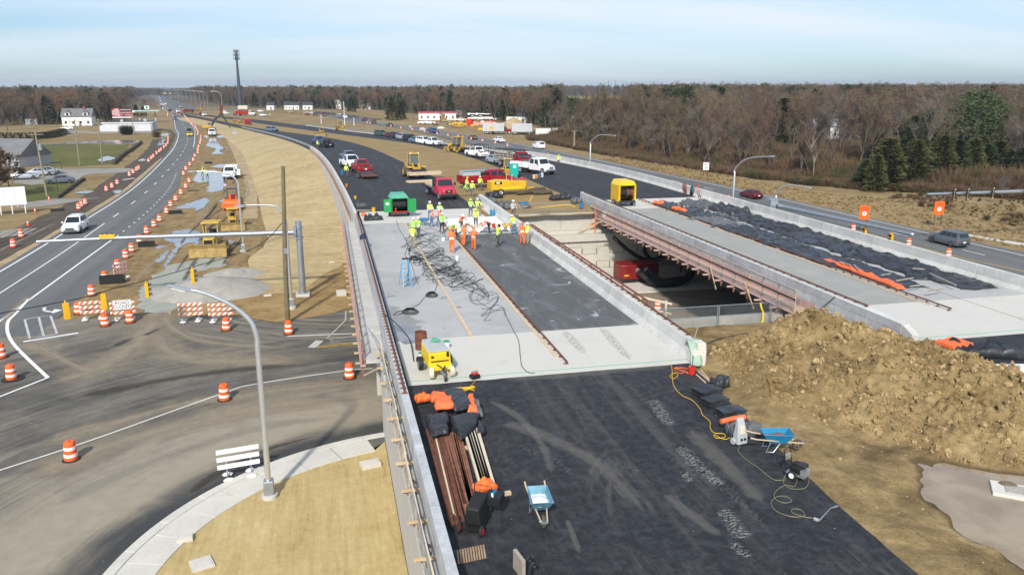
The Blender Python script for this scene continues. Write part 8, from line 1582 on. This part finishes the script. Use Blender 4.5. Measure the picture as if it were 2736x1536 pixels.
def pine(seed,H=18,n=2600):
 r=random.Random(seed);tr,cr=MB(),MB();tr.tube([(0,0,-.2),(.2,.1,H*.5),(.1,0,H*.95)],[H*.016,H*.011,.05],6)
 for k in range(26):
  t=.42+.58*(k/26);az=r.uniform(0,6.283);L=H*.27*(1.15-t)*1.9*r.uniform(.7,1.1)+.5;c=Vector((math.cos(az)*L*.75,math.sin(az)*L*.75,H*t+L*.15));tr.tube([(0,0,H*t-L*.1),c],[.1,.03],3)
  for i in range(n//26):q=Vector((r.gauss(0,1),r.gauss(0,1),r.gauss(0,.55)))*(L*.30+.35);b=c+q;d=Vector((r.uniform(-1,1),r.uniform(-1,1),r.uniform(-.2,1))).normalized();sliver(cr,b,b+d*.75,.17,r)
 return tr,cr
def bush(seed,h=1.6,n=260,tw=.02):
 r=random.Random(seed);m=MB()
 for i in range(n):az=r.uniform(0,6.283);rr_=r.uniform(0,.35)*h;a=Vector((math.cos(az)*rr_,math.sin(az)*rr_,r.uniform(0,.5)*h));d=Vector((math.cos(az)*r.uniform(.1,.9),math.sin(az)*r.uniform(.1,.9),r.uniform(.2,1))).normalized();sliver(m,a,a+d*h*r.uniform(.3,.7),tw*h,r)
 return m
def fast(m,name,mats):
 me=bpy.data.meshes.new(name);me.from_pydata(m.v,[],m.f)
 for q in mats:me.materials.append(MAT(q))
 me.polygons.foreach_set('material_index',m.m);return me
BT=[]
TINT=['twig','twig_red','twig_olive','twig_grey','twig_dark','twig_orange']
for k in range(6):
 tr,cr=bare_tree(20+k,15,(.42,.5,.36,.55,.45,.4)[k],(1.0,1.1,.95,1.0,.9,1.15)[k],(.28,.2,.4,.25,.3,.2)[k]);BT.append((tr,cr,{},fast(tr,'trunk',['bark']),fast(tr,'trunk',['bark_pale'])))
def bt_mesh(k,tint):
 d=BT[k][2]
 if tint not in d:d[tint]=fast(BT[k][1],'crown',[tint])
 return d[tint]
def put_tree(name,label,p,trunk,crown,s,rz,group=None,cat='tree'):
 t=thing(name,label,cat,p,rz,group);t.scale=(s[0],s[0],s[1])if isinstance(s,tuple)else(s,)*3;obj('trunk',trunk,t);obj('crown',crown,t);return t
CON=[tuple(fast(q,n_,[m_])for q,n_,m_ in zip(conifer(50+k,12,(2.5,2.9,2.3)[k],4200,(.5,.45,.6)[k]),('trunk','crown'),('bark',('needle_olive','needle','needle')[k])))for k in range(3)]
PIN=[tuple(fast(q,n_,[m_])for q,n_,m_ in zip(pine(60+k),('trunk','crown'),('bark',('needle_bright','needle')[k])))for k in range(2)]
rt=random.Random(77)
def zg(x,y):return lowz(x,y)
def pxp(u,v,f=None):
 d=ray(u,v);t=20.
 while t<6000 and CZ+d[2]*t>zg(d[0]*t,d[1]*t):t*=1.002
 return Vector((d[0]*t,d[1]*t,zg(d[0]*t,d[1]*t)-.05))
def tall(p,v):return onY((1368),v,p.y).z if False else(CZ+(232-v)/FPX*math.hypot(p.x,p.y))-p.z
# row of cedars at the wood edge on the right
for i,(u,v,tv,k)in enumerate([(2362,506,352,0),(2398,502,372,1),(2438,503,355,0),(2470,500,385,1),(2508,498,342,0),(2548,497,352,2),(2590,495,348,0),(2625,492,360,1),(2655,490,350,0),(2690,495,372,2),(2722,500,365,1),(2455,478,352,2),(2530,475,345,1),(2612,472,342,0),(2675,474,346,2),(2335,512,392,0),(2312,505,405,1)]):
 p=pxp(u,v);h=tall(p,tv);put_tree('cedar_tree','dark cedar at the edge of the wood, %s in the row from the gap'%ordn(i),p,*CON[k],(h/12*rt.uniform(1.35,1.75),h/12),rt.uniform(0,6),'dark cedars at the edge of the wood')
ev=[(2590,440,245,'P',0,'tall bright green pine rising above the wood at the right'),(2640,435,262,'P',0,'second bright green pine beside the tallest one'),(2475,435,285,'C',1,'rounded dark evergreen in the middle of the wood'),(2430,440,300,'C',2,'broad dark evergreen beside the rounded one'),(2085,415,262,'C',2,'small dark evergreen standing in the brown wood'),(1815,395,236,'P',1,'lone green pine rising out of the brown wood'),(2330,470,340,'C',1,'low dark evergreen left of the cedar row'),(848,291,243,'P',0,'big round green pine beside the far white houses'),(1048,322,258,'C',0,'dark green spruce at the pond end, left of two'),(1072,320,268,'C',2,'dark green spruce at the pond end, right of two'),(1140,300,250,'P',1,'green pine behind the red-trimmed building, left'),(1185,300,248,'P',1,'green pine behind the red-trimmed building, right'),(1345,318,255,'C',1,'dense dark spruce at the edge of the yard'),(1360,322,262,'C',1,'dense dark spruce in front at the edge of the yard'),(1440,316,236,'P',0,'large green pine behind the grey trailer'),(1462,320,246,'P',1,'darker pine beside the large green one'),(1410,325,262,'P',1,'dark pine left of the large green one'),(76,300,232,'P',1,'round dark pine above the left brown trees'),(268,312,272,'C',1,'broad evergreen behind the dormer house'),(365,312,274,'C',2,'dark evergreen hedge tree behind the billboard'),(385,312,278,'C',1,'second dark evergreen behind the billboard'),(940,300,258,'C',1,'small dark spruce behind the cream house'),(885,292,255,'C',1,'dark evergreen left of the white gable house'),(1535,345,262,'P',1,'dark pine at the start of the right-hand wood')]
for(u,v,tv,kd,k,l)in ev:
 p=pxp(u,v);h=max(5,tall(p,tv));put_tree('evergreen_tree',l,p,*(PIN[k]if kd=='P' else CON[k]),(h/18*1.15,h/18)if kd=='P' else(h/12*1.25,h/12),rt.uniform(0,6))
# bare trees one can tell apart
WR='bare trees of the right-hand wood'
def wood_tree(p,tint=None,s=None,label=None,group=None,k=None,pale=False):
 k=rt.randrange(6)if k is None else k;tint=tint or rt.choice(TINT[:5]);s=s or rt.uniform(.85,1.2)
 return put_tree('bare_tree',label or{'twig':'bare brown tree in the wood beyond the old road','twig_red':'bare reddish tree in the wood beyond the old road','twig_olive':'bare olive-brown tree in the wood beyond the old road','twig_grey':'bare pale grey tree in the wood beyond the old road','twig_dark':'bare dark tree in the wood beyond the old road'}[tint],p,BT[k][4 if pale else 3],bt_mesh(k,tint),s,rt.uniform(0,6),group)
def pu(x,y):return 1368+FPX*(x*CY-y*SY)/(x*SY+y*CY)
edge=[(66.5,270),(72,225),(78,180),(84,150),(93,128),(112,118)]
cnt=0;y=128.
while cnt<230:
 f=rt.random()**1.5;y=rt.uniform(120,330);x0=interp([(125,110),(112,122),(94,140),(86,160),(80,185),(75,225),(72,262),(78,330)],y);x=x0+2+110*f
 if y>262 and x<96+(y-262)or(y<142 and x<125)or 2530<pu(x,y)<2668 and y<175:continue
 rsel=x-x0;tint=rt.choice(['twig','twig_red','twig_dark','twig_olive','twig_olive','twig_grey'])if y<185 else rt.choice(['twig_olive','twig_olive','twig','twig_grey','twig'])
 wood_tree(Vector((x,y,zg(x,y)-.1)),tint,(rt.uniform(.55,.8)if rsel<7 else rt.uniform(.85,1.15)),None,WR,None,rsel<9 and y<200 and rt.random()<.45);cnt+=1
for(u,v,tv,tint,l)in[(150,335,250,'twig_orange','orange-brown bare tree behind the dormer house'),(115,322,262,'twig_orange','second orange-brown bare tree beside it'),(215,330,268,'twig_grey','bare grey tree growing in front of the dormer house'),(60,345,280,'twig_dark','bare tree in the left yard by the shrubs'),(20,350,250,'twig','tall bare tree at the left picture edge above the shrubs'),(100,350,285,'twig','small bare tree beside the hedge'),(1470,370,285,'twig_grey','large bare tree in front of the white container'),(1105,322,262,'twig_grey','bare pale tree beside the spruces'),(1260,318,268,'twig','bare tree behind the bucket trucks'),(1180,322,290,'twig_olive','bare tree in front of the red-trimmed building'),(1265,322,285,'twig_red','small bare reddish tree in the yard'),(1590,372,300,'twig','bare tree at the front of the wood by the pole'),(2680,548,440,'twig_grey','pale bare sapling in the rough grass at the right'),(900,293,270,'twig','bare tree in front of the white gable house'),(965,296,272,'twig_red','bare reddish tree behind the cream shed'),(1010,300,265,'twig_red','bare reddish tree left of the spruces')]:
 p=pxp(u,v);wood_tree(p,tint,max(.3,tall(p,tv)/15.5),l)
for i in range(34):
 u,v=rt.uniform(-20,395),rt.uniform(292,330);p=pxp(u,v)
 if interp(LRl,p.y)-12<p.x:continue
 wood_tree(p,rt.choice(TINT),rt.uniform(.6,1.05),'bare tree among the houses left of the highway','bare trees among the left houses')
for k,(u,v,l)in enumerate(((27,521,'spreading bare tree in front of the grey-roofed house'),(3,530,'leaning bare tree at the left edge above the white board'))):
 tr,cr=bare_tree(301+k,7.5,.75,1.3,.12,2.6,.35);put_tree('bare_tree',l,pxp(u,v),fast(tr,'trunk',['bark']),fast(cr,'crown',['twig']),1.0,k)
# distant woodland: one mass of small trees
def join(tr,cr,tint,bark='bark'):
 m=MB();m.v=tr.v+cr.v;m.f=tr.f+[tuple(i+len(tr.v)for i in f)for f in cr.f];m.m=[0]*len(tr.f)+[1]*len(cr.f);return fast(m,'far_tree',[bark,tint])
FT=[]
for k in range(6):
 tr,cr=bare_tree(120+k,15,.5,.62,.22,2.4);FT.append(join(tr,cr,['twig','twig_red','twig_olive','twig_dark','twig','twig_orange'][k]))
for k in range(2):tr,cr=conifer(130+k,14,3.0,420,.7,.1,1.0);FT.append(join(tr,cr,'needle'))
FT2=FT[:5]*4+FT[5:]+FT[6:]
def woods():
 st=[(-700,330),(-100,345),(150,360),(300,400),(380,520),(450,1500),(520,760),(640,680),(760,640),(900,610),(1050,540),(1200,455),(1330,400),(1450,340),(1500,330),(1560,300),(1700,300),(1900,260),(2200,215),(2736,190),(3400,170)]
 fd_=lambda u:interp([(b,a)for a,b in st],u)
 pts=[];r=random.Random(5)
 while len(pts)<26000:
  u=r.uniform(-500,3236);d0=fd_(u);d=d0*(4200/d0)**(r.random()**1.25)
  q=ray(u,768);f=q[0]*SY+q[1]*CY;x,y=q[0]*d/f,q[1]*d/f
  if y<1750 and interp(LRl,max(y,400))-14<x<interp([(-60,560),(-130,804),(-255,1400),(-312,1700)],max(y,560))+34:continue
  if d<200 and 2530<u<2668:continue
  if 640<d<1280 and 1500<u<1665:continue
  if y<335 and x<200 and x>60 and d<330 and u>1500:continue
  s=r.uniform(.75,1.25)*(1.0 if d<900 else 1.15)
  if 1480<u<1680 and d<640:s*=.55
  if u<1450:s*=.84+.22*noise.noise((x*.012,y*.012,6))
  if 420<u<560:s*=.8
  if u>1700 and d<330:s*=.8
  z=-4.2+(0 if d<900 else smooth((d-900)/2500)*9*(noise.noise((x*.0009,y*.0007,3))-.15))
  pts.append((x,y,z if x<40 or y>330 else zg(x,y)-.2,s))
 scatter('far_woods','bare winter woodland stretching to the horizon',pts,FT2)
woods()
def undergrowth():
 B1=[fast(bush(200+k,1.7,300),'bush',[('brush','brush','brush_green','twig_red','brush')[k]])for k in range(5)];pts=[];r=random.Random(8)
 for i in range(9000):
  y=r.uniform(95,270);x0=interp([(135,92),(118,108),(104,120),(91,137),(84,158),(77.5,185),(72.5,225),(69,262)],y);x=x0-3+75*r.random()**1.7
  if x<x0-1.5+2*noise.noise((y*.15,0,4)):continue
  pts.append((x,y,zg(x,y)-.05,r.uniform(.5,1.2)*(1+1.3*smooth((x-x0-3)/10))))
 for i in range(500):y=r.uniform(72,118);x=r.uniform(90,125);pts.append((x,y,zg(x,y)-.05,r.uniform(.35,.8)if noise.noise((x*.09,y*.09,1))>-.05 else.25))
 scatter('undergrowth','brown brush and briars along the edge of the wood',pts,B1,tilt=.2)
 G1_=[fast(bush(220+k,.45,70,.035),'tuft',[('field_tan','verge')[k]])for k in range(2)];pts=[]
 for i in range(5000):
  y=r.uniform(60,200);x=rr(y)+1.8+r.uniform(0,1)*(9+22*smooth((125-y)/30));pts.append((x,y,zright(y)-.0,r.uniform(.5,1.2)))
 scatter('dry_grass','dry tufted grass on the verge of the old road',pts,G1_,tilt=.2)
undergrowth()
def clods():
 K=[]
 for k in range(6):
  m=MB();m.ball((0,0,0),(1,.8,.6),7,5);m.v=[tuple(Vector(v)*(1+.9*noise.noise(Vector(v)*1.7+Vector((k*7,0,0)))))for v in m.v];K.append(fast(m,'clod',[('soil_clod','soil_pile','soil_pile','soil_clod','soil_pile','soil_pile')[k]]))
 r=random.Random(3);pts=[]
 while len(pts)<22000:
  x,y=r.uniform(15.4,34),r.uniform(12,38.5);h=heap(x,y)
  if r.random()>(.03 if h<.05 else.25+1.1*max(0,noise.noise((x*.7,y*.7,5))+.15)):continue
  if 17.6<x<24 and y<22.2 and h<.1 and r.random()<.9:continue
  s=.016+.15*r.random()**7*(1 if h>.1 else.5);pts.append((x,y,fillz(x,y)+s*.2,s))
 scatter('soil_clods','clods and crumbs of dug soil over the heap',pts,K,tilt=3)
clods()
# clipped shrubs, hedge, round bush on the left
SH=[fast(conifer(240+k,2.2,1.0,500,.45,.02,.22)[1],'crown',['hedge'])for k in range(2)]
for i,(u,v)in enumerate([(18,662),(96,662),(175,662),(247,662),(324,660)]):p=at(u/Z,200+v/Z,-4);t=thing('shrub','small clipped dark shrub in the row on the left lawn, %s from the left'%ordn(i),'shrub',p,i,'clipped shrubs on the left lawn');obj('crown',SH[i%2],t).scale=(1.3,1.3,1.1)
p=at(1280/Z,200+605/Z,-4);t=thing('shrub','big round dark bush in front of the long white building','shrub',p);o=obj('crown',fast(bush(77,3.2,2600,.03),'crown',['hedge']),t);o.scale=(1.2,1.2,1.1)
hd2=[at(u/Z,200+v/Z,-4)for u,v in[(410,645),(500,632),(580,615),(650,592)]];hg=thing('hedge','low dark clipped hedge at the edge of the left lawn','hedge')
for i in range(9):q=obj('hedge_clump',SH[i%2],hg,catmull(hd2,3)[i]);q.scale=(1.9,1.9,.9)
p=at(1580/Z,200+632/Z,-4);t=thing('shrub','brown bush at the corner of the long white building','shrub',p);obj('crown',fast(bush(9,3,420),'crown',['brush']),t)
# pond, fields
patch('pond',px([(450,378),(640,372),(860,392),(1100,425),(1285,452),(1150,458),(1000,440),(800,415),(600,395)],-4,(684,200),Z),'water_sky',.05,-4,1.5,12)
patch('field',[pxp(u,v).to_tuple()for u,v in[(1500,259),(1660,259),(1640,283),(1510,283)]],'field_green',.3,-4);patch('field',[pxp(u,v).to_tuple()for u,v in[(424,247),(462,247),(470,253),(420,253)]],'field_tan',.3,-4);patch('field',[pxp(u,v).to_tuple()for u,v in[(700,300),(1010,318),(1060,322),(1060,314),(960,300),(760,292)]],'lawn_dry',.04,-4)
# ------------------------------------------------------------------ buildings, yard, mast
def house(label,u,v,wpx,rz,d,h,wall,roof,name='house',gable='x',pitch=.45,wins=3,dormers=0,z=-4,cat='house',chim=False,rows=1):
 p=pxp(u,v);p.z+=.05;dist=math.hypot(p.x,p.y);w=wpx*dist/FPX;t=thing(name,label,cat,p,rz)
 MB().box(-w/2,w/2,0,d,0,h).build('wall',wall,t);rh=(d if gable=='x' else w)/2*pitch;e=.35
 rf=MB()
 if gable=='x':rf.prism([(-e,h-.05),(d/2,h+rh),(d+e,h-.05),(d/2,h+rh-.2)]if False else[(-e,h-.08),(d+e,h-.08),(d/2,h+rh)],-w/2-e,w/2+e,'x')
 else:rf.prism([(-w/2-e,h-.08),(w/2+e,h-.08),(0,h+rh)],-e,d+e,'y');MB().prism([(-w/2+.1,h),(w/2-.1,h),(0,h+rh-.25)],-.37,-.33,'y').build('gable',wall,t)
 ro=rf.build('roof',roof,t)
 if chim:MB().box(w*.2,w*.2+.7,d*.4,d*.4+.7,h,h+rh+.9).build('chimney','brick_red',ro)
 for k in range(rows):
  for i in range(wins):
   x=-w/2+w*(i+.5)/wins;zz=.9+2.7*k;f=MB().box(x-.5,x+.5,-.06,.0,zz,zz+1.3).build('window','white_paint',t);MB().box(x-.4,x+.4,-.075,-.062,zz+.1,zz+1.2).build('pane','glass',f)
 MB().box(w*.1-.45,w*.1+.45,-.05,.0,0,2.05).build('door','roof_brown',t)
 for i in range(dormers):
  x=w*(-.3+.6*i);dm=MB().box(x-1.0,x+1.0,.4,2.6,h,h+1.7).build('dormer',wall,t);MB().prism([(x-1.25,h+1.65),(x+1.25,h+1.65),(x,h+2.7)],.2,3.4,'y').build('dormer_roof',roof,dm);MB().box(x-.45,x+.45,.33,.39,h+.4,h+1.4).build('pane','glass',dm)
 return t
house('white house with two dormers and grey roof behind the lawn',207,337,62,R(4),9,4.0,'siding_white','roof_grey',dormers=2,wins=4,pitch=.75,chim=True,rows=1)
lb=thing('commercial_building','long low white building with a dark flat roof beside the highway','building',at(1290/Z,200+570/Z,-4)+Vector((0,0,.03)),R(4));w=17.2
MB().box(-w/2,w/2,0,14,0,3.0).build('wall','block_white',lb);MB().box(-w/2-.3,w/2+.3,-.3,14.3,3.0,3.35).build('parapet','white_paint',lb);MB().box(-w/2,w/2,.2,14,3.35,3.42).build('roof','roof_dark',lb)
for x in(-3.4,3.6):MB().box(x-.06,x+.06,-.03,0,0,3.0).build('joint','siding_grey',lb)
MB().box(-3,-2,4,5,3.42,4.2).build('roof_unit','shed_metal',lb);MB().box(5,6,6,7,3.42,4.4).build('roof_unit','shed_metal',lb);MB().box(-w/2-1.4,-w/2-.02,1,6,0,2.2,0,None,.2,.2).build('annex','shed_metal',lb)
bb=thing('billboard','billboard on a dark post reading WORK INJURY? AUTO ACCIDENT?','billboard',at(1262/Z,200+548/Z,-4),R(6));H0=4.9
MB().tube([(0,0,0),(0,0,H0+1)],.32,10).build('post','steel_dark',bb);MB().box(-4.2,3.2,-.15,.15,H0,H0+3.3).build('panel','bill_red',bb);MB().box(-4.2,12.0-8.8,-.5,.2,H0-.45,H0-.05).build('catwalk','white_paint',bb);MB().box(-1.3,3.1,-.162,-.152,H0+2.15,H0+3.2).build('header_band','sign_black',bb);MB().add([(-4.15,-.16,H0+.6),(-1.5,-.16,H0+.1),(-1.4,-.16,H0+2.4),(-1.9,-.16,H0+3.25),(-3.0,-.16,H0+3.1),(-4.15,-.16,H0+2.2)],[(0,1,2,3,4,5)]).build('picture','bill_pink',bb)
text('WORK INJURY?',.62,'lettering','sign_white',bb,(.9,-.17,H0+1.5),(math.pi/2,0,0));text('AUTO ACCIDENT?',.58,'lettering','sign_white',bb,(.9,-.17,H0+.65),(math.pi/2,0,0));MB().box(-1.1,2.9,-.168,-.163,H0+2.5,H0+2.8).build('header_text','siding_grey',bb)
gc=thing('petrol_canopy','white and teal petrol station canopy behind the long building','canopy',at(1400/Z,200+480/Z,-4),R(3));MB().box(-9,9,0,8,4.6,5.4).build('fascia','white_paint',gc);MB().box(-1.5,9.02,-.04,-.005,4.75,5.3).build('teal_band','gas_teal',gc);MB().box(-1.5,9.02,-.05,-.041,4.62,4.74).build('yellow_band','yellow',gc)
for x in(-7,0,7):MB().box(x-.3,x+.3,3,3.6,0,4.6).build('column','siding_grey',gc)
ps=thing('petrol_sign','white square petrol station sign with a dark round emblem','sign',at(1497/Z,200+520/Z,-4));MB().tube([(0,0,0),(0,0,9)],.14,8).build('post','galv',ps);MB().box(-.95,.95,-.12,.12,7.2,8.6).build('panel','sign_white',ps);MB().cyl((0,-.13,7.9),(0,-.14,7.9),.5,n=16).build('emblem','sign_green',ps)
house('grey-roofed house at the left picture edge',6,447,92,R(-24),9,2.3,'siding_grey','roof_grey',wins=2,pitch=.75);house('long low white shed behind the left trees',70,318,65,R(2),8,3.0,'siding_white','shed_metal','shed',wins=2,cat='shed',pitch=.2);house('white shed half hidden in the left trees',100,290,22,R(0),7,4,'siding_white','roof_grey','shed',wins=1,cat='shed');house('pale shed at the far left under the trees',84,334,24,R(0),7,2.8,'siding_grey','roof_dark','shed',wins=1,cat='shed')
F_=[(145,355,18,'white hip-roofed shed at the left end of the far houses','siding_white','roof_dark','x',1),(360,353,36,'long white far house with a dark roof','siding_white','roof_dark','x',4),(520,353,24,'small white far house left of the big pine','siding_white','roof_dark','x',2),(745,340,22,'white far house wing right of the big pine','siding_white','roof_brown','x',2),(815,346,26,'white gable-ended far house','siding_white','roof_brown','y',2),(1072,350,22,'cream two-storey far house','siding_cream','roof_brown','y',2),(1170,364,22,'white shed with a brown roof beside the blue bin','siding_white','roof_brown','x',1),(930,345,20,'low pale house behind the bare tree','siding_cream','roof_grey','x',2)]
for(u,v,wp_,l,wl_,rf_,g_,n_)in F_:house(l,684+u/Z,200+v/Z,wp_,R(-6),8,5.2 if g_=='y' else 3.4,wl_,rf_,gable=g_,wins=n_,pitch=.55,rows=2 if g_=='y' else 1)
rb=house('long white building with a red roof band behind the yard',684+1825/Z,200+458/Z,97,R(-8),10,3.6,'siding_white','red_trim','workshop',wins=6,cat='building',pitch=.12);house('cream house with a grey roof behind the bucket trucks',684+2400/Z,200+440/Z,38,R(-8),9,3.2,'siding_cream','roof_grey',wins=4);house('grey-roofed house among the trees behind the yard',684+2290/Z,200+400/Z,40,R(-8),9,3.4,'siding_grey','roof_grey',wins=3);house('white-gabled garage behind the spruces',684+2080/Z,200+405/Z,40,R(-8),8,3.0,'siding_grey','roof_dark',wins=2)
house('pale pink house glimpsed at the edge of the wood',1368+600/Z,200+528/Z,46,R(-12),8,3.4,'pink_wall','shed_metal',wins=3,pitch=.3);house('white gable house glimpsed through the wood',1368+935/Z,200+478/Z,24,R(-10),8,4.5,'siding_white','roof_grey',gable='y',wins=2);house('low red barn glimpsed through the wood',1368+930/Z,200+505/Z,34,R(-10),6,2.4,'brick_red','roof_brown','barn',wins=1,cat='barn');house('white shed beside the dark spruces of the yard',1368+105/Z,200+495/Z,24,R(-10),6,3.4,'siding_white','roof_dark','shed',wins=1,cat='shed');house('white house glimpsed behind the reddish saplings',2052+580/Z,200+740/Z,56,R(-25),9,6.5,'siding_white','shed_metal',wins=3,rows=2);house('small white barn far inside the wood at the right',2052+1355/Z,200+480/Z,30,R(-25),9,5.5,'siding_white','siding_grey','barn',gable='y',wins=2,cat='barn')
def box_trailer(label,u,v,wpx,h,mat,rz=0,wheels=True,d=2.6):
 p=pxp(u,v);p.z+=.05;w=wpx*math.hypot(p.x,p.y)/FPX;t=thing('box_trailer',label,'trailer',p,rz);MB().box(-w/2,w/2,0,d,1.0 if wheels else.1,h).build('box',mat,t,bevel=.04)
 for i in range(int(w/1.2)):x=-w/2+1.2*(i+.5);MB().box(x-.03,x+.03,-.03,0,1.05 if wheels else.15,h-.05).build('rib',mat,t)
 if wheels:
  for x in(-w*.38,-w*.28,w*.36):
   for y in(.2,d-.2):o=wheel(t,x,y,.5,.3)
 MB().box(w/2-.02,w/2+.03,.2,d-.2,1.1 if wheels else.2,h-.1).build('door',mat,t)
box_trailer('long grey box trailer in the yard, left of two',684+2390/Z,200+600/Z,56,3.9,'shed_metal',R(-10));box_trailer('long grey box trailer in the yard, right of two',1368+100/Z,200+605/Z,54,3.9,'shed_metal',R(-10));box_trailer('white storage container beside the large bare tree',1368+350/Z,200+630/Z,58,2.9,'siding_white',R(-12),False);box_trailer('white open-ended container behind the sand pile',684+2590/Z,200+492/Z,36,3.0,'siding_white',R(-8),False)
heap_obj('sand_heap','pale sand heap between the trailers',pxp(684+2590/Z,200+535/Z),7,4.2,'soil_track',4,.2)
truck('old_truck','old black and red truck parked before the left grey trailer','truck',pxp(684+2460/Z,200+592/Z)+Vector((0,0,.05)),R(-12),'p_red',7.5,'dump',1.15,'black')
for(u,v,l,rz)in((2215,462,'white bucket truck in the yard, left of two',170),(2295,462,'white bucket truck in the yard, right of two',170)):
 t=truck('bucket_truck',l,'truck',pxp(684+u/Z,200+v/Z)+Vector((0,0,.05)),R(rz),'p_white',8,'service',1.1,'p_white');MB().bar((-3,0,2.9),(3.2,0,3.1),.35,.4).build('boom','white_paint',t);MB().box(2.8,3.8,-.5,.5,2.5,3.4).build('bucket','white_paint',t)
for(u,v,pt_,l)in((2060,470,'p_white','white pickup in the yard beside the red-banded building'),(2110,468,'p_black','black pickup in the yard next to the white one'),(1690,500,'p_white','white pickup at the left end of the yard'),(1740,500,'p_white','second white pickup at the left end of the yard')):car('pickup',pt_,l,pxp(684+u/Z,200+v/Z)+Vector((0,0,.06)),R(175))
car('sedan','p_white','white car parked before the cream house',pxp(684+2400/Z,200+460/Z)+Vector((0,0,.06)),R(180))
t=thing('water_tank','bright red tank standing in the yard','tank',pxp(684+2150/Z,200+510/Z));MB().lathe([(0,.2),(1.6,.2),(1.6,2.6),(1.4,2.8),(0,2.9)],16).build('shell','red_bucket',t);MB().box(-1.3,1.3,-.4,.4,0,.25).build('skid','steel_dark',t)
r9=random.Random(6)
for i in range(34):drum(pxp(684+r9 .uniform(2190,2420)/Z,200+r9 .uniform(486,508)/Z),'orange drum stored in the crowded yard behind the grey trailer','orange drums stored in the yard',1.15)
for i in range(16):
 u,v=r9 .uniform(1530,2280),r9 .uniform(478,560);mt=r9 .choice(['concrete','wood_grey','steel_dark','white_paint','rust_light','tarp_grey','yellow','siding_white']);p=pxp(684+u/Z,200+v/Z);l_,w_,h_=r9 .uniform(1.2,4),r9 .uniform(.8,1.6),r9 .uniform(.4,1.2);t=MB().box(-l_/2,l_/2,-w_/2,w_/2,0,h_*.6,0,None,.1,.1).box(-l_/3,l_/4,-w_/3,w_/3,h_*.6,h_).build('material_stack',mt,None,p,r9 .uniform(-.4,.4),.05);tag(t,'low stack of site material in the yard, %s by distance in the list'%ordn(i)if False else 'low %s material stack lying about the yard'%{'concrete':'concrete','wood_grey':'timber','steel_dark':'dark steel','white_paint':'white','rust_light':'rusty','tarp_grey':'grey sheeted','yellow':'yellow','siding_white':'pale'}[mt],'material stack','material stacks in the yard')
s=thing('diamond_sign','yellow diamond warning sign at the yard edge','sign',pxp(684+2370/Z,200+605/Z),R(-10));MB().obox((0,0,2.4),(1.2,.03,1.2),0,R(45),0).build('panel','yellow',s);MB().bar((0,.05,0),(0,.05,2.6),.08).build('post','galv',s)
# tan work fence and wooden fence behind the pond
fp=[pxp(684+u/Z,200+v/Z)for u,v in[(970,365),(1090,372),(1200,382),(1290,392)]];fn=thing('wooden_fence','brown wooden fence behind the pond','fence')
for a,b in zip(fp,fp[1:]):
 for k in range(10):MB().bar(a.lerp(b,(k+.05)/10)+Vector((0,0,.9)),a.lerp(b,(k+.95)/10)+Vector((0,0,.9)),.08,1.8).build('panel','fence_wood',fn)
# mobile phone mast
tw=thing('cell_tower','tall dark tapering mast with antennas rising above the far trees','tower',pxp(643,289));HT=(232-146)/FPX*math.hypot(*tw.location[:2])+16.4
MB().tube([(0,0,0),(0,0,HT*.5),(0,0,HT)],[1.7,1.15,.55],12).build('mast','tower',tw)
for z in(.86,.92,.985):
 for k in range(6):a=k*1.047;x,y=2.2*math.cos(a),2.2*math.sin(a);MB().box(x-.18,x+.18,y-.1,y+.1,HT*z-1.2,HT*z+1.2).build('antenna','tower',tw);MB().bar((0,0,HT*z),(x,y,HT*z),.15).build('antenna_arm','tower',tw)
MB().tube([(0,0,HT),(0,0,HT+2.5)],.06,5).build('lightning_rod','tower',tw)
# far transmission poles on the skyline
for i,u in enumerate([1590,1610,1628,1647,1655,1684,1695,1714,1784,1825,1939,2066,2270,2498,2700]):
 q=ray(u,768);f=q[0]*SY+q[1]*CY;d=1500+40*i;t=thing('transmission_pole','thin dark transmission pole on the skyline, %s from the left'%ordn(i),'pole',(q[0]*d/f,q[1]*d/f,-4),0,'transmission poles on the skyline');MB().tube([(0,0,0),(0,0,25+(i*7)%5)],.35,5).build('shaft','steel_dark',t);MB().bar((-2.2,0,21),(2.2,0,21),.3).build('crossarm','steel_dark',t)
# slab in the muddy pool
sl=thing('concrete_slab','pale concrete slab lying in the muddy pool at the right','slab',(21.9,18.9,-.4),R(-38));MB().box(-1.4,1.4,-.5,.5,0,.12).build('slab','concrete_white',sl,bevel=.02);MB().box(-1.0,1.0,-.3,.3,.12,.15).build('dried_mud','gravel',sl);MB().ball((-.9,.3,.16),(.28,.12,.08)).build('rag','dirt_dark',sl)
def haze():
 o=tag(MB().box(-5200,5200,-60,7600,-14,60).build('haze','haze_air'),'thin blue winter haze over the far land',None,None,'stuff');return o
haze()
bpy.data.scenes.remove(SIDE)
